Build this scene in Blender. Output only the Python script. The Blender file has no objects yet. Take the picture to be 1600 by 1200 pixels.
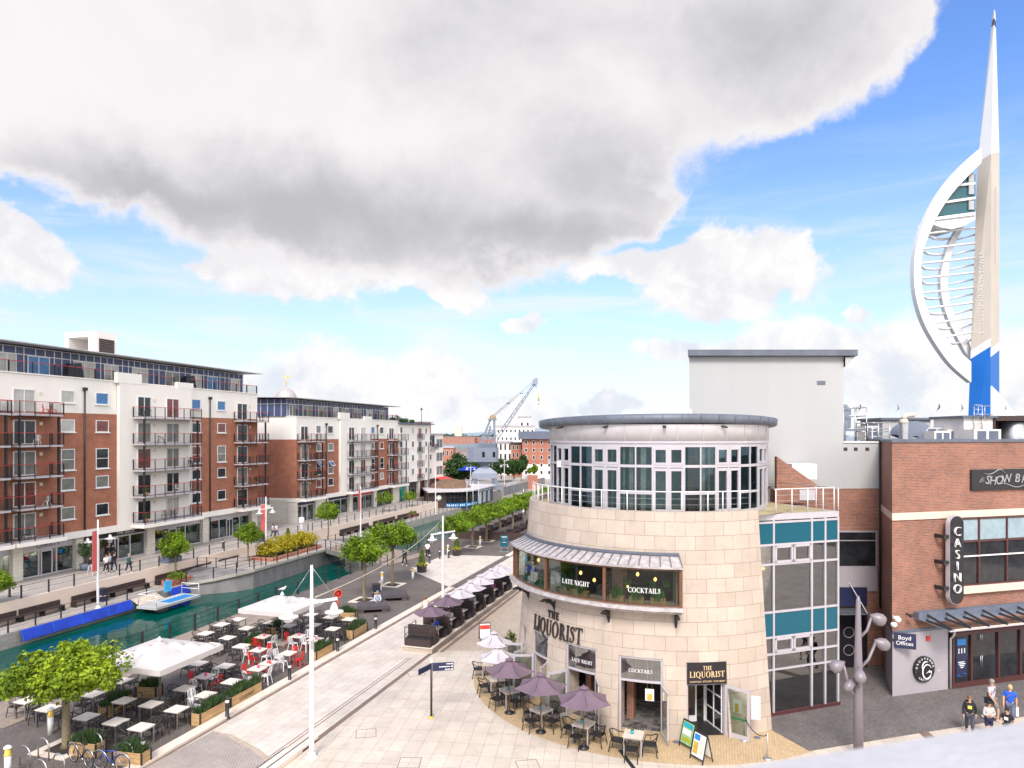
import bpy, bmesh, math, random
from mathutils import Vector, Matrix
RND = random.Random(11)
SC = bpy.context.scene
COL = SC.collection
F, H, HY = 1067.0, 12.5, 680.0
EXPOSURE, SUN, SUN_ANGLE = 0.48, 2.7, 18.0
DX, DY = .2925, .9563            # direction of the canal
ROT = math.atan2(DY, DX)
PI = math.pi
rad = math.radians

def G(px, py, z=0.0):
    Y = (H - z) * F / (py - HY)
    return Vector(((px - 800) / F * Y, Y, z))
def ST(s, t, z=0.0):              # s along the canal, t across it (positive to the right)
    return Vector((s * DX + t * DY, s * DY - t * DX, z))
def st_of(p):
    return (p[0] * DX + p[1] * DY, p[0] * DY - p[1] * DX)
def s_at(px, t):
    k = (px - 800) / F
    Y = t / (DY * k - DX)
    return k * Y * DX + Y * DY
def z_at(py, Y):
    return H - (py - HY) * Y / F

# ---------------------------------------------------------------- mesh builder
class MB:
    def __init__(s):
        s.v = []; s.f = []; s.uv = []; s.m = []; s.sm = []
    def add(s, vs, fs, mi=0, smooth=False, uvs=None):
        o = len(s.v); s.v += [tuple(p) for p in vs]
        for i, f in enumerate(fs):
            s.f.append(tuple(o + k for k in f)); s.m.append(mi); s.sm.append(smooth)
            s.uv.append(uvs[i] if uvs else None)
        return s
    def bb(s, x0, x1, y0, y1, z0, z1, mi=0):
        v = [(x0,y0,z0),(x1,y0,z0),(x1,y1,z0),(x0,y1,z0),(x0,y0,z1),(x1,y0,z1),(x1,y1,z1),(x0,y1,z1)]
        return s.add(v, [(3,2,1,0),(4,5,6,7),(0,1,5,4),(1,2,6,5),(2,3,7,6),(3,0,4,7)], mi)
    def box(s, c, d, rz=0, mi=0):
        ca, sa = math.cos(rz), math.sin(rz); v = []
        for z in (-.5, .5):
            for x, y in ((-.5,-.5),(.5,-.5),(.5,.5),(-.5,.5)):
                X, Y = x*d[0], y*d[1]
                v.append((c[0]+X*ca-Y*sa, c[1]+X*sa+Y*ca, c[2]+z*d[2]))
        return s.add(v, [(3,2,1,0),(4,5,6,7),(0,1,5,4),(1,2,6,5),(2,3,7,6),(3,0,4,7)], mi)
    def bar(s, a, b, w, h=None, mi=0, up=(0,0,1)):
        a, b = Vector(a), Vector(b); h = h or w
        d = (b - a).normalized(); u = Vector(up)
        if abs(d.dot(u)) > .98: u = Vector((0,1,0))
        x = d.cross(u).normalized() * (w/2); y = x.cross(d).normalized() * (h/2)
        v = [a-x-y, a+x-y, a+x+y, a-x+y, b-x-y, b+x-y, b+x+y, b-x+y]
        return s.add(v, [(3,2,1,0),(4,5,6,7),(0,1,5,4),(1,2,6,5),(2,3,7,6),(3,0,4,7)], mi)
    def tube(s, pts, r, n=7, mi=0, cap=True, closed=False):
        pts = [Vector(p) for p in pts]; m = len(pts)
        rs = r if isinstance(r, (list, tuple)) else [r]*m
        prev = None; vs = []; fs = []
        for i, p in enumerate(pts):
            if closed: d = pts[(i+1)%m] - pts[i-1]
            else: d = pts[min(i+1,m-1)] - pts[max(i-1,0)]
            d = d.normalized() if d.length > 1e-9 else Vector((0,0,1))
            if prev is None:
                u = Vector((0,0,1)) if abs(d.z) < .9 else Vector((1,0,0))
                x = d.cross(u).normalized()
            else:
                x = prev - d*prev.dot(d); x = x.normalized() if x.length > 1e-6 else d.orthogonal().normalized()
            prev = x; y = d.cross(x)
            for k in range(n):
                a = 2*PI*k/n
                vs.append(p + (x*math.cos(a) + y*math.sin(a))*rs[i])
        for i in range(m if closed else m-1):
            j = (i+1) % m
            for k in range(n):
                fs.append((i*n+k, i*n+(k+1)%n, j*n+(k+1)%n, j*n+k))
        s.add(vs, fs, mi, True)
        if cap and not closed:
            o = len(s.v) - m*n
            s.f.append(tuple(o+k for k in range(n))[::-1]); s.m.append(mi); s.sm.append(False); s.uv.append(None)
            s.f.append(tuple(o+(m-1)*n+k for k in range(n))); s.m.append(mi); s.sm.append(False); s.uv.append(None)
        return s
    def lathe(s, prof, n=20, c=(0,0,0), mi=0, smooth=True, a0=0.0, a1=2*PI, sy=1.0):
        full = abs(a1-a0-2*PI) < 1e-6; cols = n if full else n+1
        vs = []
        for k in range(cols):
            a = a0 + (a1-a0)*k/n
            for r, z in prof: vs.append((c[0]+r*math.cos(a), c[1]+r*math.sin(a)*sy, c[2]+z))
        m = len(prof); fs = []; uvs = []
        for k in range(n):
            k2 = (k+1) % cols
            for i in range(m-1):
                fs.append((k*m+i, k2*m+i, k2*m+i+1, k*m+i+1))
        return s.add(vs, fs, mi, smooth)
    def prism(s, poly, z0, z1, mi=0):
        n = len(poly)
        ar = sum(poly[i][0]*poly[(i+1)%n][1]-poly[(i+1)%n][0]*poly[i][1] for i in range(n))
        if ar < 0: poly = poly[::-1]
        v = [(p[0],p[1],z0) for p in poly] + [(p[0],p[1],z1) for p in poly]
        fs = [tuple(range(n-1,-1,-1)), tuple(range(n,2*n))] + [(i,(i+1)%n,n+(i+1)%n,n+i) for i in range(n)]
        return s.add(v, fs, mi)
    def vprism(s, poly, y0, y1, mi=0):        # polygon in the xz plane, thickness along y (front at y0)
        n = len(poly)
        ar = sum(poly[i][0]*poly[(i+1)%n][1]-poly[(i+1)%n][0]*poly[i][1] for i in range(n))
        if ar < 0: poly = poly[::-1]
        v = [(p[0],y0,p[1]) for p in poly] + [(p[0],y1,p[1]) for p in poly]
        fs = [tuple(range(n)), tuple(range(2*n-1,n-1,-1))] + [((i+1)%n,i,n+i,n+(i+1)%n) for i in range(n)]
        return s.add(v, fs, mi)
    def sheet(s, poly, z):
        n = len(poly)
        ar = sum(poly[i][0]*poly[(i+1)%n][1]-poly[(i+1)%n][0]*poly[i][1] for i in range(n))
        if ar < 0: poly = poly[::-1]
        return s.add([(p[0],p[1],z) for p in poly], [tuple(range(n))])
    def mesh(s, name, mats):
        me = bpy.data.meshes.new(name)
        me.from_pydata(s.v, [], s.f)
        mats = mats if isinstance(mats, (list, tuple)) else [mats]
        for m in mats: me.materials.append(m)
        uvl = me.uv_layers.new(name='UVMap').data
        for p in me.polygons:
            i = p.index; p.material_index = s.m[i]; p.use_smooth = s.sm[i]
            if s.uv[i]:
                for q, li in enumerate(p.loop_indices): uvl[li].uv = s.uv[i][q]
            else:
                nn = p.normal
                if abs(nn.z) > .75:
                    for li in p.loop_indices:
                        c = me.vertices[me.loops[li].vertex_index].co
                        uvl[li].uv = (c.x*DX + c.y*DY, c.x*DY - c.y*DX)
                else:
                    tx, ty = -nn.y, nn.x; l = math.hypot(tx, ty) or 1
                    for li in p.loop_indices:
                        c = me.vertices[me.loops[li].vertex_index].co
                        uvl[li].uv = ((c.x*tx + c.y*ty)/l, c.z)
        me.update()
        return me
    def build(s, name, mats, parent=None, loc=None, rz=0):
        return obj(name, s.mesh(name, mats), parent, loc, rz)

def obj(name, me, parent=None, loc=None, rz=0):
    o = bpy.data.objects.new(name, me); COL.objects.link(o)
    if parent is not None: o.parent = parent
    if loc is not None: o.location = loc
    if rz: o.rotation_euler = (0, 0, rz)
    return o
def tag(o, label, cat, group=None):
    o['label'] = label; o['category'] = cat
    if group: o['group'] = group
    return o
def kind(o, k='structure'):
    o['kind'] = k; return o
def thing(name, label, cat, loc=(0,0,0), rz=0, group=None):
    o = bpy.data.objects.new(name, None); COL.objects.link(o)
    o.location = loc; o.rotation_euler = (0,0,rz); o.empty_display_size = .2
    return tag(o, label, cat, group)
def dup(root, loc, rz=0, label=None, group=None, scale=None):
    r = root.copy(); COL.objects.link(r); r.location = loc; r.rotation_euler = (0,0,rz)
    if label: r['label'] = label
    if group: r['group'] = group
    if scale: r.scale = scale if isinstance(scale, (tuple, list)) else (scale,)*3
    for ch in list(root.children):
        c = ch.copy(); COL.objects.link(c); c.parent = r
        for g in list(ch.children):
            d = g.copy(); COL.objects.link(d); d.parent = c
    return r
def place(proto, used, loc, rz, label, group, scale=None):
    """first call moves the prototype itself, later calls copy it"""
    if proto.name not in used:
        used.add(proto.name); proto.location = loc; proto.rotation_euler = (0,0,rz)
        proto['label'] = label; proto['group'] = group
        if scale: proto.scale = scale if isinstance(scale, (tuple, list)) else (scale,)*3
        return proto
    return dup(proto, loc, rz, label, group, scale)
USED = set()
ORD = ['first','second','third','fourth','fifth','sixth','seventh','eighth','ninth','tenth','eleventh','twelfth']

# ---------------------------------------------------------------- materials
def nt(name):
    m = bpy.data.materials.new(name); m.use_nodes = True
    n = m.node_tree; n.nodes.clear()
    out = n.nodes.new('ShaderNodeOutputMaterial'); b = n.nodes.new('ShaderNodeBsdfPrincipled')
    n.links.new(b.outputs[0], out.inputs[0])
    return m, n, b, out
def N_(n, t, **kw):
    x = n.nodes.new(t)
    for k, v in kw.items(): setattr(x, k, v)
    return x
def rgba(c): return (c[0], c[1], c[2], 1)
def mat(name, col, rough=.6, metal=0, var=.15, scale=2.5, bump=0.0, bscale=30, spec=.5, col2=None, vz=1.0):
    m, n, b, out = nt(name)
    tc = N_(n, 'ShaderNodeTexCoord'); no = N_(n, 'ShaderNodeTexNoise')
    no.inputs['Scale'].default_value = scale; no.inputs['Detail'].default_value = 5; no.inputs['Roughness'].default_value = .62
    mv = N_(n, 'ShaderNodeMapping'); mv.inputs['Scale'].default_value = (1,1,vz); n.links.new(tc.outputs['Object'], mv.inputs[0]); n.links.new(mv.outputs[0], no.inputs['Vector'])
    mr = N_(n, 'ShaderNodeMapRange'); mr.inputs[1].default_value = .3; mr.inputs[2].default_value = .7
    n.links.new(no.outputs[0], mr.inputs[0])
    mx = N_(n, 'ShaderNodeMix', data_type='RGBA')
    a = [max(0, c*(1-var)) for c in col]; c2 = col2 or [min(1, c*(1+var)) for c in col]
    mx.inputs[6].default_value = rgba(a); mx.inputs[7].default_value = rgba(c2)
    n.links.new(mr.outputs[0], mx.inputs[0]); n.links.new(mx.outputs[2], b.inputs['Base Color'])
    b.inputs['Roughness'].default_value = rough; b.inputs['Metallic'].default_value = metal
    b.inputs['Specular IOR Level'].default_value = spec
    if bump:
        n2 = N_(n, 'ShaderNodeTexNoise'); n2.inputs['Scale'].default_value = bscale; n2.inputs['Detail'].default_value = 3
        n.links.new(tc.outputs['Object'], n2.inputs['Vector'])
        bp = N_(n, 'ShaderNodeBump'); bp.inputs['Strength'].default_value = bump; bp.inputs['Distance'].default_value = .02
        n.links.new(n2.outputs[0], bp.inputs['Height']); n.links.new(bp.outputs[0], b.inputs['Normal'])
    return m
def brick(name, c1, c2, mortar, bw, rh, ms, rough=.8, rot=0, offset=.5, blotch=.25, bscale=.35, bias=0.0, bump=.3, msmooth=.1, stain=0.0):
    m, n, b, out = nt(name)
    uv = N_(n, 'ShaderNodeTexCoord'); mp = N_(n, 'ShaderNodeMapping'); mp.inputs['Rotation'].default_value = (0,0,rot)
    n.links.new(uv.outputs['UV'], mp.inputs['Vector'])
    bt = N_(n, 'ShaderNodeTexBrick'); bt.offset = offset; bt.squash = 1
    bt.inputs['Scale'].default_value = 1; bt.inputs['Brick Width'].default_value = bw; bt.inputs['Row Height'].default_value = rh
    bt.inputs['Mortar Size'].default_value = ms; bt.inputs['Mortar Smooth'].default_value = msmooth; bt.inputs['Bias'].default_value = bias
    bt.inputs['Color1'].default_value = rgba(c1); bt.inputs['Color2'].default_value = rgba(c2); bt.inputs['Mortar'].default_value = rgba(mortar)
    n.links.new(mp.outputs[0], bt.inputs['Vector'])
    no = N_(n, 'ShaderNodeTexNoise'); no.inputs['Scale'].default_value = bscale; no.inputs['Detail'].default_value = 8; no.inputs['Roughness'].default_value = .65
    n.links.new(uv.outputs['UV'], no.inputs['Vector'])
    mr = N_(n, 'ShaderNodeMapRange'); mr.inputs[1].default_value = .3; mr.inputs[2].default_value = .7
    mr.inputs[3].default_value = 1-blotch; mr.inputs[4].default_value = 1+blotch*.6
    n.links.new(no.outputs[0], mr.inputs[0])
    fac = mr.outputs[0]
    if stain:
        n3 = N_(n, 'ShaderNodeTexNoise'); n3.inputs['Scale'].default_value = 1.5; n3.inputs['Detail'].default_value = 9; n3.inputs['Roughness'].default_value = .75
        n.links.new(uv.outputs['UV'], n3.inputs['Vector']); m3 = N_(n, 'ShaderNodeMapRange'); m3.inputs[1].default_value = .54; m3.inputs[2].default_value = .68; m3.inputs[3].default_value = 1; m3.inputs[4].default_value = 1-stain
        n.links.new(n3.outputs[0], m3.inputs[0]); mm = N_(n, 'ShaderNodeMath', operation='MULTIPLY'); n.links.new(fac, mm.inputs[0]); n.links.new(m3.outputs[0], mm.inputs[1]); fac = mm.outputs[0]
    mx = N_(n, 'ShaderNodeMix', data_type='RGBA', blend_type='MULTIPLY'); mx.inputs[0].default_value = 1
    n.links.new(bt.outputs[0], mx.inputs[6]); n.links.new(fac, mx.inputs[7])
    n.links.new(mx.outputs[2], b.inputs['Base Color'])
    b.inputs['Roughness'].default_value = rough
    bp = N_(n, 'ShaderNodeBump'); bp.inputs['Strength'].default_value = bump; bp.inputs['Distance'].default_value = .01; bp.invert = True
    n.links.new(bt.outputs['Fac'], bp.inputs['Height']); n.links.new(bp.outputs[0], b.inputs['Normal'])
    return m
def leafmat(name, dark, light, trans=.35, scale=1.2):
    m, n, b, out = nt(name)
    ge = N_(n, 'ShaderNodeNewGeometry'); tc = N_(n, 'ShaderNodeTexCoord')
    no = N_(n, 'ShaderNodeTexNoise'); no.inputs['Scale'].default_value = scale; no.inputs['Detail'].default_value = 3
    n.links.new(tc.outputs['Object'], no.inputs['Vector'])
    ad = N_(n, 'ShaderNodeMath', operation='ADD'); mu = N_(n, 'ShaderNodeMath', operation='MULTIPLY'); mu.inputs[1].default_value = .55
    n.links.new(ge.outputs['Random Per Island'], mu.inputs[0]); n.links.new(mu.outputs[0], ad.inputs[0])
    m2 = N_(n, 'ShaderNodeMapRange'); m2.inputs[1].default_value = .35; m2.inputs[2].default_value = .65; m2.inputs[4].default_value = .5
    n.links.new(no.outputs[0], m2.inputs[0]); n.links.new(m2.outputs[0], ad.inputs[1])
    mx = N_(n, 'ShaderNodeMix', data_type='RGBA'); mx.inputs[6].default_value = rgba(dark); mx.inputs[7].default_value = rgba(light)
    n.links.new(ad.outputs[0], mx.inputs[0]); n.links.new(mx.outputs[2], b.inputs['Base Color'])
    b.inputs['Roughness'].default_value = .55; b.inputs['Specular IOR Level'].default_value = .35
    tr = N_(n, 'ShaderNodeBsdfTranslucent'); n.links.new(mx.outputs[2], tr.inputs[0])
    ms = N_(n, 'ShaderNodeMixShader'); ms.inputs[0].default_value = trans
    n.links.new(b.outputs[0], ms.inputs[1]); n.links.new(tr.outputs[0], ms.inputs[2]); n.links.new(ms.outputs[0], out.inputs[0])
    return m
def glassmat(name, tint, refl=.12, rough=.01, opaque=0.0, base=(.02,.03,.035), gtint=(.95,.97,1), gk=1.0):
    """window glass: part see-through, part mirror, optionally part dark"""
    m, n, b, out = nt(name)
    n.nodes.remove(b)
    tr = N_(n, 'ShaderNodeBsdfTransparent'); tr.inputs[0].default_value = rgba(tint)
    gl = N_(n, 'ShaderNodeBsdfGlossy'); gl.inputs['Roughness'].default_value = rough; gl.inputs[0].default_value = rgba(gtint)
    di = N_(n, 'ShaderNodeBsdfDiffuse'); di.inputs[0].default_value = rgba(base)
    mo = N_(n, 'ShaderNodeMixShader'); mo.inputs[0].default_value = opaque
    n.links.new(tr.outputs[0], mo.inputs[1]); n.links.new(di.outputs[0], mo.inputs[2])
    lw = N_(n, 'ShaderNodeFresnel'); lw.inputs[0].default_value = 1.5
    ad = N_(n, 'ShaderNodeMath', operation='ADD'); ad.use_clamp = True; ad.inputs[1].default_value = refl
    mk = N_(n, 'ShaderNodeMath', operation='MULTIPLY'); mk.inputs[1].default_value = gk
    n.links.new(lw.outputs[0], mk.inputs[0]); n.links.new(mk.outputs[0], ad.inputs[0])
    mg = N_(n, 'ShaderNodeMixShader'); n.links.new(ad.outputs[0], mg.inputs[0])
    n.links.new(mo.outputs[0], mg.inputs[1]); n.links.new(gl.outputs[0], mg.inputs[2]); n.links.new(mg.outputs[0], out.inputs[0])
    return m

M = {}
M['white'] = mat('white_paint', (.72,.71,.70), .55, var=.04, scale=.6)
M['render'] = mat('white_render', (.80,.755,.70), .85, var=.04, scale=.5, vz=.25, bump=.08, bscale=12)
M['render_grey'] = mat('pale_grey_render', (.44,.44,.435), .85, var=.045, scale=.4, vz=.25, bump=.06, bscale=10)
M['cream'] = mat('cream_render', (.74,.60,.50), .85, var=.05, scale=.4)
M['brick_apt'] = brick('red_brick_apartments', (.36,.10,.045), (.29,.075,.035), (.40,.24,.17), .225, .075, .010, blotch=.24, bscale=1.1, stain=.15)
M['brick_casino'] = brick('mixed_red_brick', (.34,.118,.066), (.20,.078,.055), (.34,.265,.215), .225, .075, .009, blotch=.3, bscale=.45, bias=-.1)
M['brick_far'] = brick('far_brick', (.42,.13,.07), (.36,.11,.06), (.42,.28,.22), .6, .3, .03, blotch=.1)
M['stone'] = brick('cream_stone_blocks', (.525,.44,.365), (.455,.375,.305), (.28,.205,.15), .9, .59, .009, rough=.75, blotch=.12, bscale=.9, bump=.5, stain=.10)
M['stone_pier'] = brick('pale_stone_pier', (.66,.62,.54), (.60,.56,.49), (.4,.37,.32), .9, .35, .012, blotch=.08)
M['plaza'] = brick('pale_plaza_slabs', (.62,.54,.45), (.565,.485,.40), (.42,.35,.28), 1.05, .62, .012, rough=.75, rot=.18, offset=.0, blotch=.18, bscale=.55, bump=.15, stain=.20)
M['lane'] = brick('pale_promenade_slabs', (.66,.585,.51), (.59,.515,.44), (.45,.38,.31), .9, .45, .010, rough=.7, rot=0, blotch=.18, bscale=.6, bump=.12, stain=.18)
M['grey_pave'] = brick('grey_brown_pavers', (.165,.138,.12), (.13,.108,.094), (.10,.083,.073), .21, .105, .008, rough=.85, rot=.78, blotch=.2, bscale=.5, stain=.25)
M['dark_pave'] = brick('dark_grey_pavers', (.18,.158,.15), (.135,.118,.112), (.10,.09,.085), .21, .105, .007, rough=.85, rot=-.35, blotch=.22, bscale=.5, stain=.2)
M['far_pave'] = brick('pale_grey_walk', (.42,.38,.34), (.37,.33,.30), (.30,.27,.24), .6, .3, .02, rough=.8, blotch=.16, bscale=.4, stain=.18)
M['ring'] = brick('buff_brick_paving', (.56,.41,.24), (.48,.345,.195), (.36,.26,.15), .21, .105, .009, rough=.85, blotch=.12, bscale=.7)
M['tan_pave'] = brick('tan_paving', (.50,.41,.32), (.45,.36,.28), (.33,.27,.21), .4, .2, .01, rough=.8, rot=.1, blotch=.12)
M['mosaic'] = brick('grey_sett_paving', (.34,.29,.25), (.28,.24,.21), (.44,.38,.33), .11, .11, .012, rough=.85, rot=.5, offset=0, blotch=.2, bscale=.8)
M['kerb'] = mat('cream_kerb', (.70,.60,.50), .8, var=.08)
M['kerb_line'] = mat('brown_joint', (.20,.14,.11), .8)
M['concrete'] = mat('grey_concrete', (.22,.205,.205), .85, var=.25, scale=.9, vz=.4, bump=.15, bscale=8)
M['quay'] = mat('quay_stone', (.36,.33,.29), .85, var=.2, scale=.6)
M['black'] = mat('black_metal', (.018,.018,.02), .45, var=.2)
M['dark'] = mat('dark_bronze_metal', (.035,.03,.03), .45, var=.2)
M['darkwood'] = mat('dark_brown_wood', (.055,.032,.028), .6, var=.25, scale=6)
M['red_rail'] = mat('red_handrail', (.38,.03,.03), .4)
M['chair_dark'] = mat('grey_brown_chair_metal', (.036,.03,.028), .45, var=.2)
M['chair_black'] = mat('black_woven_chair', (.02,.018,.018), .6, var=.2)
M['chair_red'] = mat('red_chair_metal', (.62,.025,.02), .35, var=.1)
M['chair_white'] = mat('white_chair_metal', (.78,.77,.76), .4, var=.05)
M['table_top'] = mat('cream_table_top', (.74,.66,.57), .5, var=.06, scale=5)
M['table_top2'] = mat('pale_wood_table_top', (.60,.52,.43), .5, var=.12, scale=5)
M['steel'] = mat('brushed_steel', (.55,.55,.56), .35, metal=.9, var=.1)
M['alu'] = mat('lilac_grey_aluminium', (.50,.47,.50), .45, metal=.15, var=.06)
M['fascia'] = mat('pale_zinc_panel', (.60,.57,.58), .5, metal=.1, var=.08, scale=1.5)
M['lead'] = mat('lead_grey', (.135,.15,.185), .55, metal=.25, var=.18, scale=1.2)
M['lead_pale'] = mat('weathered_lead', (.44,.40,.39), .6, metal=.2, var=.3, scale=4)
M['timber'] = brick('planter_timber', (.56,.36,.17), (.47,.29,.13), (.22,.13,.06), 3.0, .16, .006, rough=.7, blotch=.25, bscale=3)
M['deck'] = brick('weathered_deck', (.36,.29,.23), (.30,.24,.19), (.12,.09,.07), 4.0, .15, .012, rough=.8, rot=0, blotch=.2, bscale=2)
M['teak'] = mat('brown_window_timber', (.15,.068,.036), .5, var=.25, scale=8)
M['white_fabric'] = mat('white_canvas', (.55,.51,.485), .85, var=.04, scale=1.5, bump=.1, bscale=4)
M['purple_fabric'] = mat('plum_canvas', (.155,.105,.135), .85, var=.12, scale=3, bump=.1, bscale=6)
M['lilac_fabric'] = mat('sunlit_lilac_canvas', (.52,.47,.49), .85, var=.06, scale=3, bump=.1, bscale=6)  # lighter tone of canvas in sun put into the colour
M['bark'] = mat('plane_bark', (.19,.15,.09), .85, var=.35, scale=9, bump=.3, bscale=14)
M['blue_boom'] = mat('royal_blue_vinyl', (.008,.045,.46), .45, var=.3, scale=1.2)
M['blue_mid'] = mat('mid_blue_panel', (.02,.22,.55), .5, var=.1)
M['tower_blue'] = mat('tower_blue_paint', (.0,.13,.50), .5, var=.06, scale=.05)
M['tower_conc'] = mat('tower_concrete', (.56,.50,.43), .8, var=.08, scale=.08)
M['tower_white'] = mat('tower_white_steel', (.78,.77,.77), .5, var=.03, scale=.05)
M['navy'] = mat('navy_panel', (.06,.08,.17), .4, var=.12)
M['teal'] = mat('teal_spandrel', (.0,.088,.135), .25, var=.06, scale=.8)
M['sign_black'] = mat('sign_black', (.015,.013,.018), .35)
M['sign_navy'] = mat('sign_navy', (.02,.025,.07), .4)
M['letter_white'] = mat('letter_white', (.85,.84,.82), .5, var=.02)
M['letter_gold'] = mat('letter_gold', (.78,.55,.30), .5, var=.05)
M['letter_dark'] = mat('letter_dark', (.03,.022,.02), .5)
M['red'] = mat('signal_red', (.62,.04,.03), .5, var=.1)
M['banner'] = mat('coral_banner', (.72,.13,.12), .7, var=.05)
M['pink'] = mat('pink_pot', (.75,.08,.22), .5)
M['cyan_pot'] = mat('turquoise_pot', (.02,.36,.44), .5)
M['gold'] = mat('gold_lantern', (.72,.50,.08), .4, metal=.3)
M['lantern_glow'] = mat('lantern_amber', (.85,.62,.15), .4)
M['grey_post'] = mat('mauve_grey_post', (.235,.205,.225), .45, metal=.2, var=.08)
M['crane'] = mat('crane_blue_grey', (.185,.215,.275), .55, var=.1, scale=.4)
M['crane_pale'] = mat('crane_pale', (.28,.31,.39), .6, var=.1, scale=.4)
M['thatch'] = mat('brown_cone_roof', (.16,.10,.065), .9, var=.3, scale=1.5)
M['plinth'] = mat('mauve_render', (.36,.325,.35), .75, var=.06, scale=.5)
M['maroon'] = mat('maroon_frame', (.075,.022,.022), .5, var=.1)
M['string'] = mat('stone_stringcourse', (.68,.55,.45), .8, var=.08)
M['slate'] = mat('slate_blue_roof', (.12,.14,.19), .6, var=.15)
M['soil'] = mat('dark_soil', (.05,.035,.025), .9)
M['rope'] = mat('pale_rope', (.62,.54,.42), .8)
M['lifering'] = mat('orange_ring', (.48,.11,.06), .5)
M['rubber'] = mat('black_rubber', (.02,.02,.02), .6)
M['bike_blue'] = mat('blue_bicycle_paint', (.02,.06,.34), .3)
M['bike_dark'] = mat('dark_bicycle_paint', (.035,.03,.06), .3)
M['green_pane'] = mat('green_glass_panel', (.02,.20,.18), .15, var=.2)
M['curtain'] = mat('cream_curtain', (.66,.60,.46), .9, var=.2, scale=4)
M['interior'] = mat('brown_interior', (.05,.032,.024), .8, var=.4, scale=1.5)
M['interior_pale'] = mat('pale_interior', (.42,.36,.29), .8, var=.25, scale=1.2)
M['tilefloor'] = brick('patterned_floor', (.24,.22,.21), (.06,.055,.05), (.15,.14,.13), .2, .2, .006, offset=0, blotch=.1)
M['slab_grey'] = mat('soffit_grey', (.42,.38,.40), .8, var=.1)
M['roof_grey'] = mat('pale_roof_edge', (.48,.46,.46), .7, var=.1)
M['letter_soft'] = mat('faded_letter', (.82,.79,.74), .7, var=.03)
M['sheave'] = mat('rusty_sheave', (.32,.24,.13), .7, var=.2)
lm, ln, lb_, lo = nt('filament_lamp'); lb_.inputs['Base Color'].default_value=(1,.6,.2,1); lb_.inputs['Emission Color'].default_value=(1,.55,.15,1); lb_.inputs['Emission Strength'].default_value=3.0
M['shop_light'], _n, _b, _o = nt('shop_ceiling_light'); _b.inputs['Emission Color'].default_value=(1,.93,.8,1); _b.inputs['Emission Strength'].default_value=20.0
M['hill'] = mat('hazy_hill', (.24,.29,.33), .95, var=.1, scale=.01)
M['bench_dark'] = mat('charcoal_stone_bench', (.085,.072,.078), .7, var=.15)
M['wicker'] = mat('dark_wicker', (.045,.028,.026), .7, var=.35, scale=25, bump=.4, bscale=60)
M['moss'] = mat('mossy_terrace', (.36,.30,.17), .9, var=.3, scale=1.2)
M['leaf_near'] = leafmat('plane_leaves', (.022,.065,.003), (.42,.56,.03), .30, .9)
M['leaf_mid'] = leafmat('plane_leaves_mid', (.016,.05,.003), (.31,.47,.02), .30, 1.0)
M['leaf_dark'] = leafmat('dark_tree_leaves', (.012,.045,.010), (.07,.14,.03), .25, .4)
M['leaf_yellow'] = leafmat('golden_shrub_leaves', (.30,.26,.01), (.62,.52,.04), .35, 1.2)
M['leaf_lime'] = leafmat('lime_flowers', (.42,.44,.01), (.66,.62,.03), .3, 3)
M['leaf_topiary'] = leafmat('conifer_leaves', (.025,.06,.008), (.16,.23,.02), .25, 2)
M['rosemary'] = leafmat('rosemary_leaves', (.018,.045,.015), (.08,.14,.045), .2, 3)
M['pane_dark'] = mat('dark_window_pane', (.02,.022,.026), .06, var=.6, scale=1.3, spec=.6)
M['pane_mid'] = mat('curtained_window_pane', (.17,.17,.155), .08, var=.3, scale=.9, spec=.6)
M['pane_pale'] = mat('net_curtain_window_pane', (.42,.41,.38), .1, var=.2, scale=.8, spec=.6)
M['pane_blue'] = mat('sky_reflection_pane', (.05,.16,.36), .05, var=.25, spec=.6)  # blue of the reflected sky painted into the pane
M['pane_brown'] = mat('brown_curtain_pane', (.16,.045,.035), .1, var=.5, scale=3, spec=.6)
M['shop_glass'] = glassmat('shop_glass', (.72,.80,.78), 0, opaque=.15, gk=.8)
M['clear_glass'] = glassmat('clear_glass', (.80,.84,.80), 0, gk=.55)
M['drum_glass'] = glassmat('drum_glass', (.84,.90,.90), .02, opaque=.05, base=(.02,.07,.09), gtint=(.40,.62,.76))
M['annex_glass'] = glassmat('annex_glass', (.86,.85,.80), .17, opaque=.04, base=(.03,.028,.025), gtint=(.88,.90,.92))
M['deck_glass'] = mat('viewing_deck_glass', (.0,.085,.11), .08, spec=.7)
M['frost'] = glassmat('canopy_glass', (.75,.82,.84), .08, opaque=.25, base=(.5,.55,.58))

# water
def watermat():
    m, n, b, out = nt('canal_water')
    b.inputs['Roughness'].default_value = .05
    b.inputs['IOR'].default_value = 1.33; b.inputs['Specular IOR Level'].default_value = .36
    tc = N_(n, 'ShaderNodeTexCoord'); mp = N_(n, 'ShaderNodeMapping'); mp.inputs['Scale'].default_value = (1,.6,1)
    n.links.new(tc.outputs['Object'], mp.inputs[0])
    a = N_(n, 'ShaderNodeTexNoise'); a.inputs['Scale'].default_value = .9; a.inputs['Detail'].default_value = 6
    n.links.new(mp.outputs[0], a.inputs['Vector'])
    bp = N_(n, 'ShaderNodeBump'); bp.inputs['Strength'].default_value = .2; bp.inputs['Distance'].default_value = .25
    n.links.new(a.outputs[0], bp.inputs['Height']); n.links.new(bp.outputs[0], b.inputs['Normal'])
    c = N_(n, 'ShaderNodeTexNoise'); c.inputs['Scale'].default_value = .2; c.inputs['Detail'].default_value = 3
    n.links.new(tc.outputs['Object'], c.inputs['Vector'])
    mx = N_(n, 'ShaderNodeMix', data_type='RGBA'); mx.inputs[6].default_value = (.0,.030,.020,1); mx.inputs[7].default_value = (.0,.105,.085,1)
    n.links.new(c.outputs[0], mx.inputs[0]); n.links.new(mx.outputs[2], b.inputs['Base Color'])
    return m
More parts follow.
